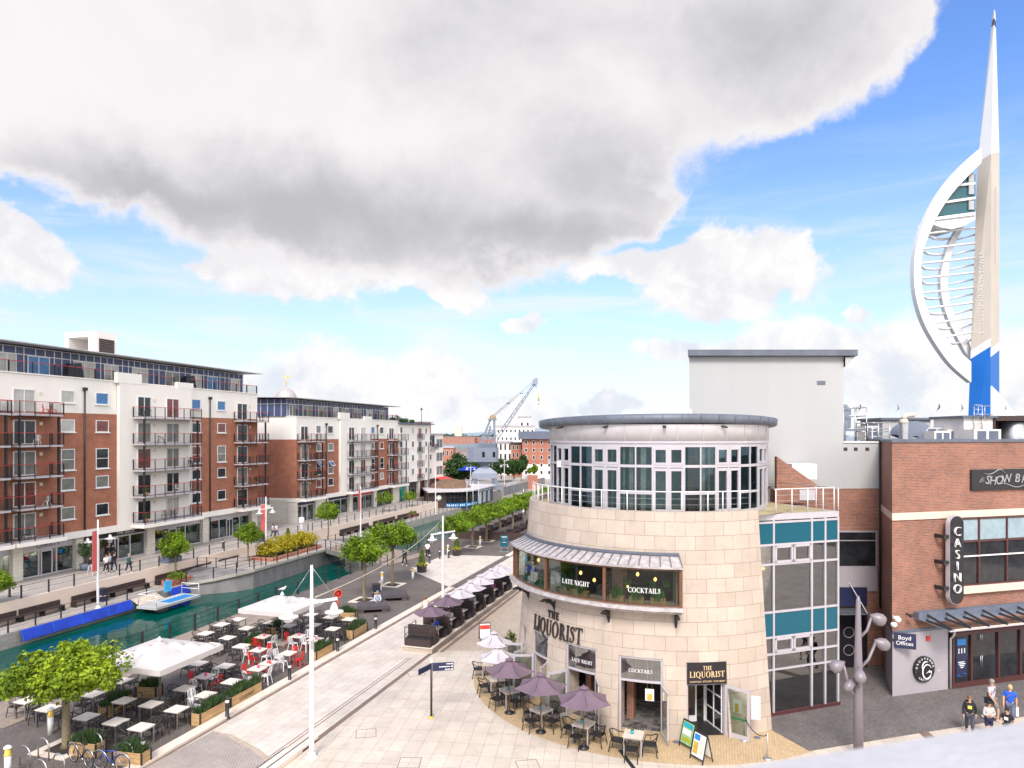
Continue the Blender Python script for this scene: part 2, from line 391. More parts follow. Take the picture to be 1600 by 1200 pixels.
M['water'] = watermat()

# ---------------------------------------------------------------- lettering
def text_obj(txt, size, m, parent, loc, rz=0, ext=.012, name='lettering', align='CENTER', tilt=PI/2, roll=0.0, space=1.0, shear=0.0, thin=0.0):
    cu = bpy.data.curves.new('lettering', 'FONT'); cu.body = txt; cu.size = size; cu.extrude = ext
    cu.align_x = align; cu.align_y = 'CENTER'; cu.space_character = space; cu.shear = shear; cu.offset = -thin; cu.resolution_u = 4
    tmp = bpy.data.objects.new('tmp', cu)
    me = bpy.data.meshes.new_from_object(tmp)
    bpy.data.objects.remove(tmp); bpy.data.curves.remove(cu)
    me.name = name; me.materials.clear(); me.materials.append(m)
    o = bpy.data.objects.new(name, me); COL.objects.link(o)
    if parent is not None: o.parent = parent
    o.location = loc
    o.rotation_euler = (Matrix.Rotation(rz, 4, 'Z') @ Matrix.Rotation(tilt, 4, 'X') @ Matrix.Rotation(roll, 4, 'Z')).to_euler()
    return o

def _arc(cx, cy, rx, ry, a0, a1, T, t, n=14):
    q = []
    for i in range(n):
        A, B = rad(a0+(a1-a0)*i/n), rad(a0+(a1-a0)*(i+1)/n)
        q.append([(cx+rx*math.cos(A), cy+ry*math.sin(A)), (cx+rx*math.cos(B), cy+ry*math.sin(B)),
                  (cx+(rx-T)*math.cos(B), cy+(ry-t)*math.sin(B)), (cx+(rx-T)*math.cos(A), cy+(ry-t)*math.sin(A))])
    return q
def _r(x0, y0, x1, y1): return [(x0,y0),(x1,y0),(x1,y1),(x0,y1)]
def _d(x0, y0, x1, y1, w): return [(x0-w/2,y0),(x0+w/2,y0),(x1+w/2,y1),(x1-w/2,y1)]
def glyph(c):
    T, t, sv = .15, .055, .045
    def stem(x, w=T, top=1, bot=1, ext=.075):
        q = [_r(x, 0, x+w, 1)]
        if top: q.append(_r(x-ext, 1-sv, x+w+ext, 1))
        if bot: q.append(_r(x-ext, 0, x+w+ext, sv))
        return q
    if c == 'I': return stem(.09), .33
    if c == 'L': return stem(.09)+[_r(.2,0,.58,t), _r(.54,0,.59,.26)], .62
    if c == 'T': return stem(.27,T,0,1)+[_r(.0,1-t,.70,1), _r(0,.76,.045,1), _r(.655,.76,.70,1)], .72
    if c == 'H': return stem(.09)+stem(.53)+[_r(.2,.48,.56,.48+t)], .80
    if c == 'E': return stem(.09)+[_r(.2,0,.56,t), _r(.2,1-t,.54,1), _r(.2,.48,.44,.48+t), _r(.53,0,.575,.24), _r(.505,.78,.55,1), _r(.42,.38,.455,.65)], .62
    if c == 'O': return _arc(.42,.5,.40,.52,0,360,T,t,26), .86
    if c == 'Q': return _arc(.42,.5,.40,.52,0,360,T,t,26)+[_d(.46,.02,.84,-.24,.15), _r(.74,-.25,.95,-.20)], .88
    if c == 'U': return [_r(.09,.30,.24,1), _r(.015,1-sv,.315,1), _r(.60,.30,.66,1), _r(.53,1-sv,.73,1)]+_arc(.375,.32,.285,.34,180,270,T,t,9)+_arc(.375,.32,.285,.34,270,360,.06,t,9), .76
    if c == 'R': return stem(.09)+_arc(.28,.74,.27,.26,-90,90,T,t,10)+[_r(.2,1-t,.3,1), _r(.2,.48,.3,.48+t), _d(.36,.50,.62,0,.16), _r(.56,0,.76,sv)], .74
    if c == 'S':
        P = [(.44,.80),(.38,.92),(.27,.975),(.15,.94),(.10,.82),(.14,.69),(.26,.58),(.37,.47),(.42,.31),(.38,.13),(.25,.025),(.11,.08),(.05,.22)]
        W = [.04,.05,.055,.08,.11,.13,.15,.15,.12,.09,.055,.05,.04]; q = []
        L = []; 
        for i in range(len(P)):
            a = P[max(0,i-1)]; b = P[min(len(P)-1,i+1)]; dx, dy = b[0]-a[0], b[1]-a[1]; l = math.hypot(dx,dy)
            L.append((-dy/l*W[i]/2, dx/l*W[i]/2))
        for i in range(len(P)-1):
            q.append([(P[i][0]+L[i][0],P[i][1]+L[i][1]),(P[i+1][0]+L[i+1][0],P[i+1][1]+L[i+1][1]),(P[i+1][0]-L[i+1][0],P[i+1][1]-L[i+1][1]),(P[i][0]-L[i][0],P[i][1]-L[i][1])])
        return q+[_r(.42,.72,.465,.96), _r(.03,.04,.075,.28)], .52
    if c == 'C': return _arc(.42,.5,.40,.52,48,312,T,t,22)+[_r(.66,.68,.71,.98), _r(.66,.02,.71,.22)], .76
    if c == 'G': return _arc(.42,.5,.40,.52,48,312,T,t,22)+[_r(.66,.68,.71,.98), _r(.60,.05,.75,.42), _r(.53,.40,.82,.44)], .86
    if c == 'K': return stem(.09)+[_d(.26,.42,.60,1,.07), _d(.36,.56,.64,0,.16), _r(.50,1-sv,.72,1), _r(.55,0,.78,sv)], .76
    if c == 'A': return [_d(.12,0,.38,1,.06), _d(.64,0,.38,1,.17), _r(.22,.30,.56,.35), _r(.02,0,.24,sv), _r(.50,0,.78,sv)], .78
    if c == 'N': return [_r(.10,0,.15,1), _r(.58,0,.63,1), _d(.60,0,.16,1,.16), _r(.02,0,.24,sv), _r(.0,1-sv,.2,1), _r(.50,1-sv,.72,1)], .76
    return [], .34
def serif_quads(txt, h, gap=.06, xs=1.0):
    x = 0; out = []
    for c in txt:
        g, w = glyph(c)
        for q in g: out.append([((x+p[0])*h*xs, p[1]*h) for p in q])
        x += w + gap
    return out, (x-gap)*h*xs
def serif_flat(txt, h, m, parent, loc, rz=0, th=.012, name='lettering'):
    q, w = serif_quads(txt, h); b = MB()
    for i, p in enumerate(q): b.vprism([(a-w/2, c) for a, c in p], -th-.0002*(i%5), 0)
    return b.build(name, m, parent, loc, rz)

def leafq(bm, p, nrm, s):
    u = nrm.orthogonal().normalized(); v = nrm.cross(u); a = RND.random()*2*PI
    x = u*math.cos(a)+v*math.sin(a); y = nrm.cross(x); f = nrm*s*.22
    bm.add([p-x*s*.5, p-y*s*.42+f, p+x*s*.55, p+y*s*.42+f], [(0,1,2),(0,2,3)])
# ================================================================= camera, light, sky
cam = bpy.data.cameras.new('camera'); co = bpy.data.objects.new('camera', cam); COL.objects.link(co)
co.location = (0,0,H); co.rotation_euler = (PI/2,0,0)
cam.sensor_width = 36; cam.lens = 36*F/1600; cam.shift_y = 80/1600
cam.clip_start = .05; cam.clip_end = 20000
cam.dof.use_dof = True; cam.dof.focus_distance = 45; cam.dof.aperture_fstop = 3.2
SC.camera = co
cy = SC.cycles; cy.max_bounces = 6; cy.diffuse_bounces = 3; cy.glossy_bounces = 3; cy.transmission_bounces = 4; cy.transparent_max_bounces = 10; cy.caustics_reflective = False; cy.caustics_refractive = False
SC.view_settings.view_transform = 'Standard'; SC.view_settings.look = 'None'
SC.view_settings.exposure = EXPOSURE; SC.view_settings.gamma = 1
SUN_DIR = Vector((-.12, -.74, .74)).normalized()      # towards the sun
sl = bpy.data.lights.new('sun', 'SUN'); sl.energy = SUN; sl.angle = rad(SUN_ANGLE); sl.color = (1,.935,.86)
so = bpy.data.objects.new('sun', sl); COL.objects.link(so)
so.rotation_euler = (-SUN_DIR).to_track_quat('-Z','Y').to_euler()

W = bpy.data.worlds.new('World'); SC.world = W; W.use_nodes = True
n = W.node_tree; n.nodes.clear()
wo = N_(n,'ShaderNodeOutputWorld'); bg = N_(n,'ShaderNodeBackground'); n.links.new(bg.outputs[0], wo.inputs[0])
SKYK = .1
bg.inputs[1].default_value = SKYK
sky = N_(n,'ShaderNodeTexSky'); sky.sky_type = 'NISHITA'; sky.sun_disc = False
sky.sun_elevation = math.asin(SUN_DIR.z); sky.sun_rotation = math.atan2(SUN_DIR.x, SUN_DIR.y)
sky.air_density = 1.0; sky.dust_density = .6; sky.ozone_density = 2.5
hs = N_(n,'ShaderNodeHueSaturation'); hs.inputs['Saturation'].default_value = 1.2; hs.inputs['Value'].default_value = 1.9; hs.inputs['Hue'].default_value = .512
n.links.new(sky.outputs[0], hs.inputs['Color'])
W.cycles.sampling_method = 'MANUAL'; W.cycles.sample_map_resolution = 512
tc = N_(n,'ShaderNodeTexCoord')
sp = N_(n,'ShaderNodeSeparateXYZ'); n.links.new(tc.outputs['Generated'], sp.inputs[0])
def mth(op, a, b=None, clamp=False):
    x = N_(n,'ShaderNodeMath', operation=op); x.use_clamp = clamp
    for i, v in enumerate((a, b)):
        if v is None: continue
        if isinstance(v, (int, float)): x.inputs[i].default_value = v
        else: n.links.new(v, x.inputs[i])
    return x.outputs[0]
def noise(scale, detail, rough=.6, off=(0,0,0), dist=0.0, sc=(1,1,1), out=0):
    mp = N_(n,'ShaderNodeMapping'); mp.inputs['Location'].default_value = off; mp.inputs['Scale'].default_value = sc
    n.links.new(tc.outputs['Generated'], mp.inputs[0])
    x = N_(n,'ShaderNodeTexNoise'); x.inputs['Scale'].default_value = scale; x.inputs['Detail'].default_value = detail
    x.inputs['Roughness'].default_value = rough; x.inputs['Distortion'].default_value = dist
    n.links.new(mp.outputs[0], x.inputs['Vector']); return x.outputs[out]
az0 = mth('ARCTAN2', sp.outputs[0], sp.outputs[1]); el0 = mth('ARCSINE', sp.outputs[2])
# billowing: the cloud outlines are displaced by fractal noise in the direction of view from the ground
wc = N_(n,'ShaderNodeSeparateColor'); n.links.new(noise(6.5, 8, .60, (3.1,1.7,.4), .2, out=1), wc.inputs[0])
az = mth('ADD', az0, mth('MULTIPLY', mth('SUBTRACT', wc.outputs[0], .5), .22))
el = mth('ADD', el0, mth('MULTIPLY', mth('SUBTRACT', wc.outputs[1], .5), .13))
def azel(px, py):
    x, z = (px-800)/F, (HY-py)/F
    return math.atan2(x, 1), math.atan2(z, math.hypot(x, 1))
def blob(px, py, rx, ry, k=1.0, A=None, E=None):
    """an elliptical cloud in the sky: centre and size as azimuth and elevation"""
    a0, e0 = azel(px, py); a1, _ = azel(px+rx, py); a2, _ = azel(px-rx, py); _, e1 = azel(px, py-ry); _, e2 = azel(px, py+ry)
    ra, re = max(.004,(a1-a2)/2), max(.004,(e1-e2)/2)
    u = mth('DIVIDE', mth('SUBTRACT', A or az, a0), ra); v = mth('DIVIDE', mth('SUBTRACT', E or el, e0), re)
    d = mth('SQRT', mth('ADD', mth('MULTIPLY', u, u), mth('MULTIPLY', v, v)))
    return mth('MULTIPLY', mth('SUBTRACT', 1.0, d), k)
def union(L, k=.12):
    r = L[0]
    for b in L[1:]:
        x = N_(n,'ShaderNodeMath', operation='SMOOTH_MAX'); x.inputs[2].default_value = k
        n.links.new(r, x.inputs[0]); n.links.new(b, x.inputs[1]); r = x.outputs[0]
    return r
def ramp(x, lo, hi, a=0.0, b=1.0):
    m = N_(n,'ShaderNodeMapRange'); m.interpolation_type = 'SMOOTHSTEP'
    m.inputs[1].default_value = lo; m.inputs[2].default_value = hi; m.inputs[3].default_value = a; m.inputs[4].default_value = b
    n.links.new(x, m.inputs[0]); return m.outputs[0]
big = union([blob(250,20,760,290), blob(700,90,500,310), blob(1130,40,370,190), blob(1345,25,165,115), blob(560,270,430,185), blob(830,300,215,145), blob(180,210,430,120), blob(940,330,110,70)], .15)
bright = union([blob(1135,432,150,72), blob(1010,425,110,30), blob(1215,395,66,50), blob(490,436,160,46), blob(360,408,90,34), blob(700,440,70,26), blob(10,398,120,62), blob(-20,350,100,45)], .12)
low = union([blob(500,588,120,66), blob(640,605,130,56), blob(770,640,180,36), blob(960,622,70,26), blob(1250,560,250,62), blob(1430,575,210,86), blob(1590,580,130,90), blob(300,612,220,36), blob(1090,546,120,20), blob(1315,490,16,16), blob(830,503,44,18)], .1)
nz2 = noise(18, 7, .62, (1.1,4.7,2.4), .2)
d2 = mth('SUBTRACT', nz2, .5); d1 = mth('SUBTRACT', wc.outputs[2], .5)
fb = mth('ADD', big, mth('ADD', mth('MULTIPLY', d2, .22), mth('MULTIPLY', d1, .2))); fr = mth('ADD', bright, mth('ADD', mth('MULTIPLY', d2, .9), mth('MULTIPLY', d1, .6))); fl = mth('ADD', low, mth('ADD', mth('MULTIPLY', d2, .9), mth('MULTIPLY', d1, .6)))
# the rest of the sky, unseen: broken cloud, brightened sunward and to the right
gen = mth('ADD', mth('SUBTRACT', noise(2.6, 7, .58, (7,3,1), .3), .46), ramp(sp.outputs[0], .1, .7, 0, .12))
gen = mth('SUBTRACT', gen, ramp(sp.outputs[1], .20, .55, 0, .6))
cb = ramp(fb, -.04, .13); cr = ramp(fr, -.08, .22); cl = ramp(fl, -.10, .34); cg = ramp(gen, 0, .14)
# cirrus veil low down in front
veil = mth('MULTIPLY', ramp(noise(3.2, 6, .62, (2,9,5), .8, (1,1,5.5)), .40, .72), ramp(el0, .46, .05, 0, .95))
hz = ramp(el0, .42, -.01, 0, .72)
# cloud shading: thick middles and undersides of the big cloud go grey
gx = union([blob(560,340,430,110), blob(820,365,200,75), blob(250,300,300,60), blob(910,250,190,120,.6), blob(1230,60,200,110,.5), blob(640,60,300,120,.35)], .2)
gx = mth('ADD', gx, mth('MULTIPLY', mth('SUBTRACT', noise(3.4, 6, .58, (5,2,8), .5), .5), 1.35)); gx = mth('ADD', gx, mth('MULTIPLY', d2, .45))
grey = mth('MULTIPLY', ramp(gx, -.35, .95), ramp(fb, .02, .30, .1, 1.0))
def mixc(f, a, b):
    x = N_(n,'ShaderNodeMix', data_type='RGBA')
    if isinstance(f, float): x.inputs[0].default_value = f
    else: n.links.new(f, x.inputs[0])
    for i, v in ((6,a),(7,b)):
        if isinstance(v, tuple): x.inputs[i].default_value = (v[0]/SKYK, v[1]/SKYK, v[2]/SKYK, 1)
        else: n.links.new(v, x.inputs[i])
    return x.outputs[2]
KC = 2**-EXPOSURE
def kc(*c): return tuple(x*KC for x in c)
c_big = mixc(grey, kc(.95,.925,.935), kc(.55,.545,.575))
c_br = mixc(ramp(mth('ADD', d1, d2), -.16, .2), kc(.86,.86,.90), kc(1.05,1.03,1.02))
c_low = mixc(ramp(mth('ADD', d1, d2), -.22, .16), kc(.80,.85,.93), kc(1.05,1.03,1.02))
# unseen cloud near the sun, behind the viewer, brightened to light the facades
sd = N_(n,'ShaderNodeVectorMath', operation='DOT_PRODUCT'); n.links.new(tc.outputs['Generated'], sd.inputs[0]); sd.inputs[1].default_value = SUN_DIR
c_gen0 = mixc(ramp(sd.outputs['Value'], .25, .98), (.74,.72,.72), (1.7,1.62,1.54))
c_gen = mixc(ramp(sp.outputs[0], .2, .8), c_gen0, (1.75,1.68,1.6))  # unseen cloud on the right added as fill light for the flats
col = mixc(hz, hs.outputs[0], kc(.74,.84,1.02))
col = mixc(veil, col, kc(.95,.96,.99))
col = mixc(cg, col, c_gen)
col = mixc(cl, col, c_low); col = mixc(cr, col, c_br); col = mixc(cb, col, c_big)
n.links.new(col, bg.inputs[0])

# ================================================================= ground, water, paving
def poly(*pts): return [ST(s,t)[:2] for s,t in pts]
kind(MB().sheet([(-4000,-300),(4000,-300),(4000,6000),(-4000,6000)], -2.7).build('water', M['water']))
nb = [(-60,-32),(330,-32),(330,400),(-60,400)]
kind(MB().prism(poly(*nb), -7, 0).build('ground', M['grey_pave']))
kind(MB().prism(poly((-60,-51.2),(119,-51.2),(119,-57.42),(143,-57.42),(143,-48.5),(300,-48.5),(300,-400),(-60,-400)), -7, 0).build('upper_walk', M['far_pave']))
kind(MB().prism(poly((-60,-51.2),(119.01,-51.2),(119.01,-57.42),(142.99,-57.42),(142.99,-48.5),(-60,-48.5)), -7, -1.6).build('lower_quay', M['far_pave']))
# the far plaza bridging the head of the canal behind the crane
kind(MB().prism(poly((150,-48.49),(330,-48.49),(330,-32.01),(150,-32.01)), -7, -.01).build('far_plaza', M['far_pave']))
b = MB(); b.sheet(poly((-10,-20.62),(150,-20.62),(150,-15.98),(-10,-15.98)), .004); kind(b.build('promenade', M['lane']))
b = MB(); b.sheet(poly((52.2,-21.35),(57.8,-27.6),(66.2,-27.6),(67.2,-21.35)), .008); kind(b.build('crossing_pavement', M['lane']))
b = MB(); b.bb(0,1,0,1,0,1); b = MB()
b.prism(poly((-10,-21.3),(51.9,-21.3),(51.9,-20.76),(-10,-20.76)), 0, .10)
b.prism(poly((67.3,-21.3),(150,-21.3),(150,-20.76),(67.3,-20.76)), 0, .10); kind(b.build('kerb', M['kerb']))
b = MB(); b.sheet(poly((-10,-20.76),(51.9,-20.76),(51.9,-20.62),(-10,-20.62)), .010)
b.sheet(poly((22,-15.98),(35.6,-15.98),(35.6,-15.74),(22,-15.74)), .011)
b.sheet(poly((36.4,-15.5),(70,-15.5),(70,-15.3),(36.4,-15.3)), .012)
b.sheet(poly((10,-16.62),(35,-16.62),(35,-16.58),(10,-16.58)), .012); b.sheet(poly((10,-16.8),(35,-16.8),(35,-16.76),(10,-16.76)), .012)
kind(b.build('paving_joint', M['kerb_line']))
pz = [(-14,-2)] 
b = MB(); b.sheet([tuple(ST(-10,-15.74)[:2]), tuple(ST(35.8,-15.74)[:2]), (-4.2,39.6), (14,39.6), (14,29), (60,40), (60,-30), tuple(ST(-10,20)[:2])], .004)
kind(b.build('plaza', M['plaza']))
b = MB(); b.sheet([tuple(ST(36.4,-15.74)[:2]), tuple(ST(90,-15.74)[:2]), tuple(ST(90,10)[:2]), (12,39.6), (-4.3,39.6)], .004); kind(b.build('tan_pavement', M['tan_pave']))
DC = (7.4, 35.2)                                       # centre of the round building
def polar(r, deg): return (DC[0]+r*math.cos(rad(deg)), DC[1]+r*math.sin(rad(deg)))
b = MB(); b.sheet([polar(6.6,a) for a in range(300,149,-3)] + [polar(9.35,a) for a in range(150,301,3)], .009); kind(b.build('brick_apron', M['ring']))
b = MB(); b.sheet([polar(6.9,300.2), (11.75,27.0), (17.0,28.6), (22.7,30.3), (40,35.6), (40,52), (11,52)], .014); kind(b.build('dark_pavement', M['dark_pave']))
b = MB(); b.sheet([tuple(G(1436,1146)[:2]), tuple(G(1450,1144)[:2]), tuple(G(1478,1164)[:2]), tuple(G(1462,1167)[:2])], .0185); kind(b.build('drain_strip', M['kerb_line']))
b = MB(); b.sheet([tuple(G(333,1143)[:2]), tuple(G(352,1150)[:2]), tuple(G(392,1172)[:2]), tuple(G(432,1203)[:2]), tuple(G(445,1250)[:2]), tuple(G(150,1250)[:2]), tuple(G(222,1203)[:2])], .0135); kind(b.build('sett_pavement', M['mosaic']))
b = MB(); e = [G(333,1143),G(352,1150),G(392,1172),G(432,1203)]; e2 = [G(325,1141),G(362,1148),G(404,1170),G(446,1203)]
b.sheet([tuple(p[:2]) for p in e2] + [tuple(p[:2]) for p in e[::-1]], .0125); kind(b.build('sett_border', M['tan_pave']))
# two shallow dark-nosed steps where the promenade meets the plaza near the mast
b = MB(); b.prism(poly((21.2,-16.5),(23.3,-16.5),(23.3,-15.75),(21.2,-15.75)), .004, .09); b.prism(poly((21.2,-16.05),(24.4,-16.05),(24.4,-15.75),(21.2,-15.75)), .09, .17)
st = tag(b.build('stone_step', M['kerb']), 'low cream stone steps at the foot of the near white mast', 'steps')
b = MB(); b.prism(poly((21.2,-16.56),(23.3,-16.56),(23.3,-16.5),(21.2,-16.5)), .004, .095); b.prism(poly((21.2,-16.11),(24.4,-16.11),(24.4,-16.05),(21.2,-16.05)), .09, .175)
b.build('nosing', M['dark'], st)
# timber deck along the water
b = MB(); b.prism(poly((21.5,-32.3),(44,-32.3),(44,-29.2),(21.5,-29.2)), -.2, .03); dk = b.build('timber_deck', M['deck']); tag(dk, 'weathered plank deck along the near canal edge under the café tables', 'deck')
# bulge with bridge abutment
BZ = -.9
b = MB()
P = [(52.6,-48.5,-1.58),(54.2,-46.6,-1.35),(55.6,-45.1,-1.05),(57.2,-44.3,BZ),(74.5,-44.3,BZ),(76.2,-45.6,BZ),(77.2,-48.5,BZ),(77.2,-51.19,BZ),(56.5,-51.19,BZ),(52.6,-51.19,-1.58)]
top = [ST(*p) for p in P]; bot = [ST(p[0],p[1],-7) for p in P]; k = len(P)
b.add(top+bot, [(0,1,9),(1,2,9),(2,8,9),(2,3,8),(3,4,5,6,7,8)] + [(i,(i+1)%k,k+(i+1)%k,k+i)[::-1] for i in range(k)]); kind(b.build('quay_bulge', M['concrete']))
b = MB(); b.sheet(poly((57.4,-44.6),(74.4,-44.6),(75.9,-45.8),(77.0,-51.1),(57.4,-51.1)), BZ+.006); kind(b.build('bulge_pavement', M['far_pave']))
b = MB(); w = [(52.7,-48.42,-1.50),(54.2,-46.5,-1.24),(55.6,-45.0,-.94),(57.2,-44.22,-.78),(70,-44.22,-.78)]
for i in range(4):
    p, q = ST(*w[i]), ST(*w[i+1]); b.bar(p-Vector((0,0,.12)), q-Vector((0,0,.12)), .3, .25)
kind(b.build('quay_coping', M['quay']))
tag(MB().prism(poly((-60,-51.24),(77.3,-51.24),(77.3,-50.98),(-60,-50.98)), -1.6, .03).build('retaining_wall', M['cream']), 'long cream retaining wall between lower quay and shop walkway, near part', 'wall')
tag(MB().prism(poly((77.4,-51.24),(118.9,-51.24),(118.9,-50.98),(77.4,-50.98)), -1.6, .03).build('retaining_wall', M['cream']), 'cream retaining wall beyond the footbridge, running towards the canal café', 'wall')
tag(MB().prism(poly((118.95,-57.5),(143,-57.5),(143,-57.3),(118.95,-57.3)), -1.6, .03).build('retaining_wall', M['cream']), 'short cream retaining wall behind the round canal café', 'wall')

# footbridge
def loc_(p, o): return Vector(p) - Vector(o)
o0 = ST(66,-37,0)
br = thing('footbridge', 'flat plank footbridge with black railings crossing the green canal', 'bridge', o0)
A = [ST(70.3,-44.4,BZ+.06),ST(74.3,-44.4,BZ+.06),ST(65.8,-29.2,.02),ST(58.8,-30.4,.02)]
b = MB(); b.add([loc_(p,o0)+Vector((0,0,.06)) for p in A]+[loc_(p,o0)-Vector((0,0,.3)) for p in A], [(0,1,2,3)[::-1],(4,5,6,7),(0,1,5,4),(1,2,6,5),(2,3,7,6),(3,0,4,7)]); b.build('bridge_deck', M['deck'], br)
for i, j in ((0,3),(1,2)): MB().bar(loc_(A[i],o0)-Vector((0,0,.2)), loc_(A[j],o0)-Vector((0,0,.2)), .25,.5).build('bridge_beam', M['concrete'], br)
def railing_parts(parent, pts, o, post_h=1.05, step=1.7, rails=(1.0,.66,.33), pr=.035, rr=.012, m='black', pw=.07):
    pm = MB().bb(-pw/2,pw/2,-pw/2,pw/2,0,post_h); pm.lathe([(0,post_h+.05),(pw*.62,post_h),(pw*.62,post_h-.05)],8); me = pm.mesh('post', M[m])
    rb = {r: MB() for r in rails}
    for i in range(len(pts)-1):
        a, c = Vector(pts[i])-Vector(o), Vector(pts[i+1])-Vector(o); L = (c-a).length; k = max(1, round(L/step))
        for j in range(k + (1 if i == len(pts)-2 else 0)):
            p = a.lerp(c, j/k); obj('post', me, parent, p)
        for r in rails: rb[r].tube([a+Vector((0,0,r)), c+Vector((0,0,r))], rr if r < max(rails) else rr*1.5, 6)
    for r in rails: rb[r].build('rail', M[m], parent)
def railing(label, pts, group='black post railings by the canal', **kw):
    t = thing('railing', label, 'railing', pts[0], 0, group); railing_parts(t, pts, pts[0], **kw); return t
railing_parts(br, [A[0],A[3]], o0, step=1.9); railing_parts(br, [A[1],A[2]], o0, step=1.9)
railing('black post and wire railing on the near canal edge beside the café tables', [ST(21.3,-32.2,.03),ST(44.2,-32.2,.03),ST(44.4,-31.8,0),ST(58.4,-31.8,0)], step=2.0, pw=.11)
railing('black railing stepping out across the timber deck at the bottom left corner', [ST(14,-30.6,0),ST(20.6,-30.6,0),ST(20.9,-32.1,.03)], step=1.6, pw=.11)
railing('black railing on the near canal edge beyond the footbridge', [ST(66.2,-29.3,0),ST(66.6,-31.7,0),ST(112,-31.7,0)], step=2.2, pw=.09)
railing('black railing along the top of the near cream wall under the shops', [ST(30,-51.1,.03),ST(76.8,-51.1,.03)], step=2.2, rails=(.95,.5), post_h=1.0, pw=.09)
railing('black railing along the top of the far cream wall beyond the footbridge', [ST(77.8,-51.1,.03),ST(118.8,-51.1,.03)], step=2.2, rails=(.95,.5), post_h=1.0, pw=.09)
railing('black railing on the lower far quay behind the blue booms', [ST(34,-48.6,-1.6),ST(52.4,-48.6,-1.6)], step=2.0, pw=.08)
railing('black railing round the planted quay bulge beside the footbridge', [ST(52.8,-48.4,-1.5),ST(54.2,-46.5,-1.2),ST(55.6,-45,-.9),ST(57.2,-44.2,-.75),ST(70.0,-44.2,-.75)], step=1.8, pw=.09)
railing('black railing on the lower far quay running past the round canal café', [ST(77.4,-48.6,-1.6),ST(142.6,-48.6,-1.6)], step=1.9, pw=.08)
railing('black stair railing behind the golden shrubs by the footbridge', [ST(56.8,-50.7,BZ),ST(57.2,-47.6,BZ),ST(59.6,-45.2,BZ)], step=1.2, pw=.07)

# far shore, hills
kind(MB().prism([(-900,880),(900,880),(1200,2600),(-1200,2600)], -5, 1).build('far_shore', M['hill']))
b = MB(); hx = list(range(-2600,2601,100)); vs = []; fs = []
for i, x in enumerate(hx):
    h = 14+16*math.sin(x*.0021+1)+9*math.sin(x*.0067); vs += [(x,2600,-3),(x,2750,h+6),(x,3200,-3)]
for i in range(len(hx)-1):
    a = i*3; fs += [(a,a+3,a+4,a+1),(a+1,a+4,a+5,a+2)]
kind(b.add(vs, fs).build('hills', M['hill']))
# ================================================================= apartment blocks
_wc = {}
def window(parent, x, z, w, h, y=0.0, nx=1, nz=1, fw=.07, frame='white', pane=None, sill=True, rz=0, name='window', proud=.06, split=None):
    """a window facing -y; x, z are its bottom-left corner"""
    key = (round(w,2), round(h,2), nx, nz, fw, frame, sill, split, proud)
    if key not in _wc:
        b = MB()
        b.bb(0,fw,-proud,.03,0,h); b.bb(w-fw,w,-proud,.03,0,h); b.bb(fw,w-fw,-proud,.03,0,fw); b.bb(fw,w-fw,-proud,.03,h-fw,h)
        for i in range(1,nx): b.bb(w*i/nx-fw*.45,w*i/nx+fw*.45,-proud+.008,.03,fw,h-fw)
        for i in range(1,nz):
            zz = h*(split if split else i/nz); b.bb(fw,w-fw,-proud+.004,.03,zz-fw*.4,zz+fw*.4)
        if sill: b.bb(-.1,w+.1,-proud-.1,.03,-.09,-.002)
        fm = b.mesh('window', M[frame])
        _wc[key] = (fm, {})
    fm, panes = _wc[key]
    pane = pane or RND.choice(['pane_dark','pane_dark','pane_dark','pane_mid','pane_mid','pane_pale','pane_brown'])
    if pane not in panes:
        panes[pane] = MB().bb(fw*.8,w-fw*.8,-.02,.02,fw*.8,h-fw*.8).mesh('pane', M[pane])
    o = obj(name, fm, parent, (x,y,z), rz); obj('pane', panes[pane], o)
    return o
_bc = {}
def balcony(parent, x0, x1, z, dep, y=0.0, post_every=1.0):
    key = (round(x1-x0,2), dep)
    w = x1-x0
    if key not in _bc:
        sl = MB().bb(0,w,-dep,-.01,-.16,0).mesh('balcony', M['slab_grey'])
        b = MB(); k = max(2, round(w/1.35))
        for i in range(k+1):
            xx = min(max(.03, w*i/k), w-.03); b.bb(xx-.03,xx+.03,-dep-.03,-dep+.04,-.18,1.08)
        for e in (.03, w-.03): b.bb(e-.03,e+.03,-.12,-.02,0,1.05)
        for i in range(int(w/.13)): 
            xx = .05+i*.13
            if xx < w-.03: b.bb(xx-.005,xx+.005,-dep+.0,-dep+.01,.08,1.0)
        for e in (.03, w-.03):
            for i in range(int(dep/.13)): b.bb(e-.005,e+.005,-dep+.12+i*.13,-dep+.13+i*.13,.08,1.0)
        b.bb(0,w,-dep-.01,-dep+.03,.06,.10); b.bb(0,.05,-dep,-.02,.06,.1); b.bb(w-.05,w,-dep,-.02,.06,.1)
        rl = b.mesh('balustrade', M['black'])
        b = MB(); b.bb(0,w,-dep-.04,-dep+.04,1.04,1.09); b.bb(0,.06,-dep,-.02,1.045,1.085); b.bb(w-.06,w,-dep,-.02,1.045,1.085)
        _bc[key] = (sl, rl, b.mesh('handrail', M['red_rail']))
    sl, rl, hr = _bc[key]
    o = obj('balcony', sl, parent, (x0,y,z)); obj('balustrade', rl, o); obj('handrail', hr, o)
    return o
WALL_T = -57.5
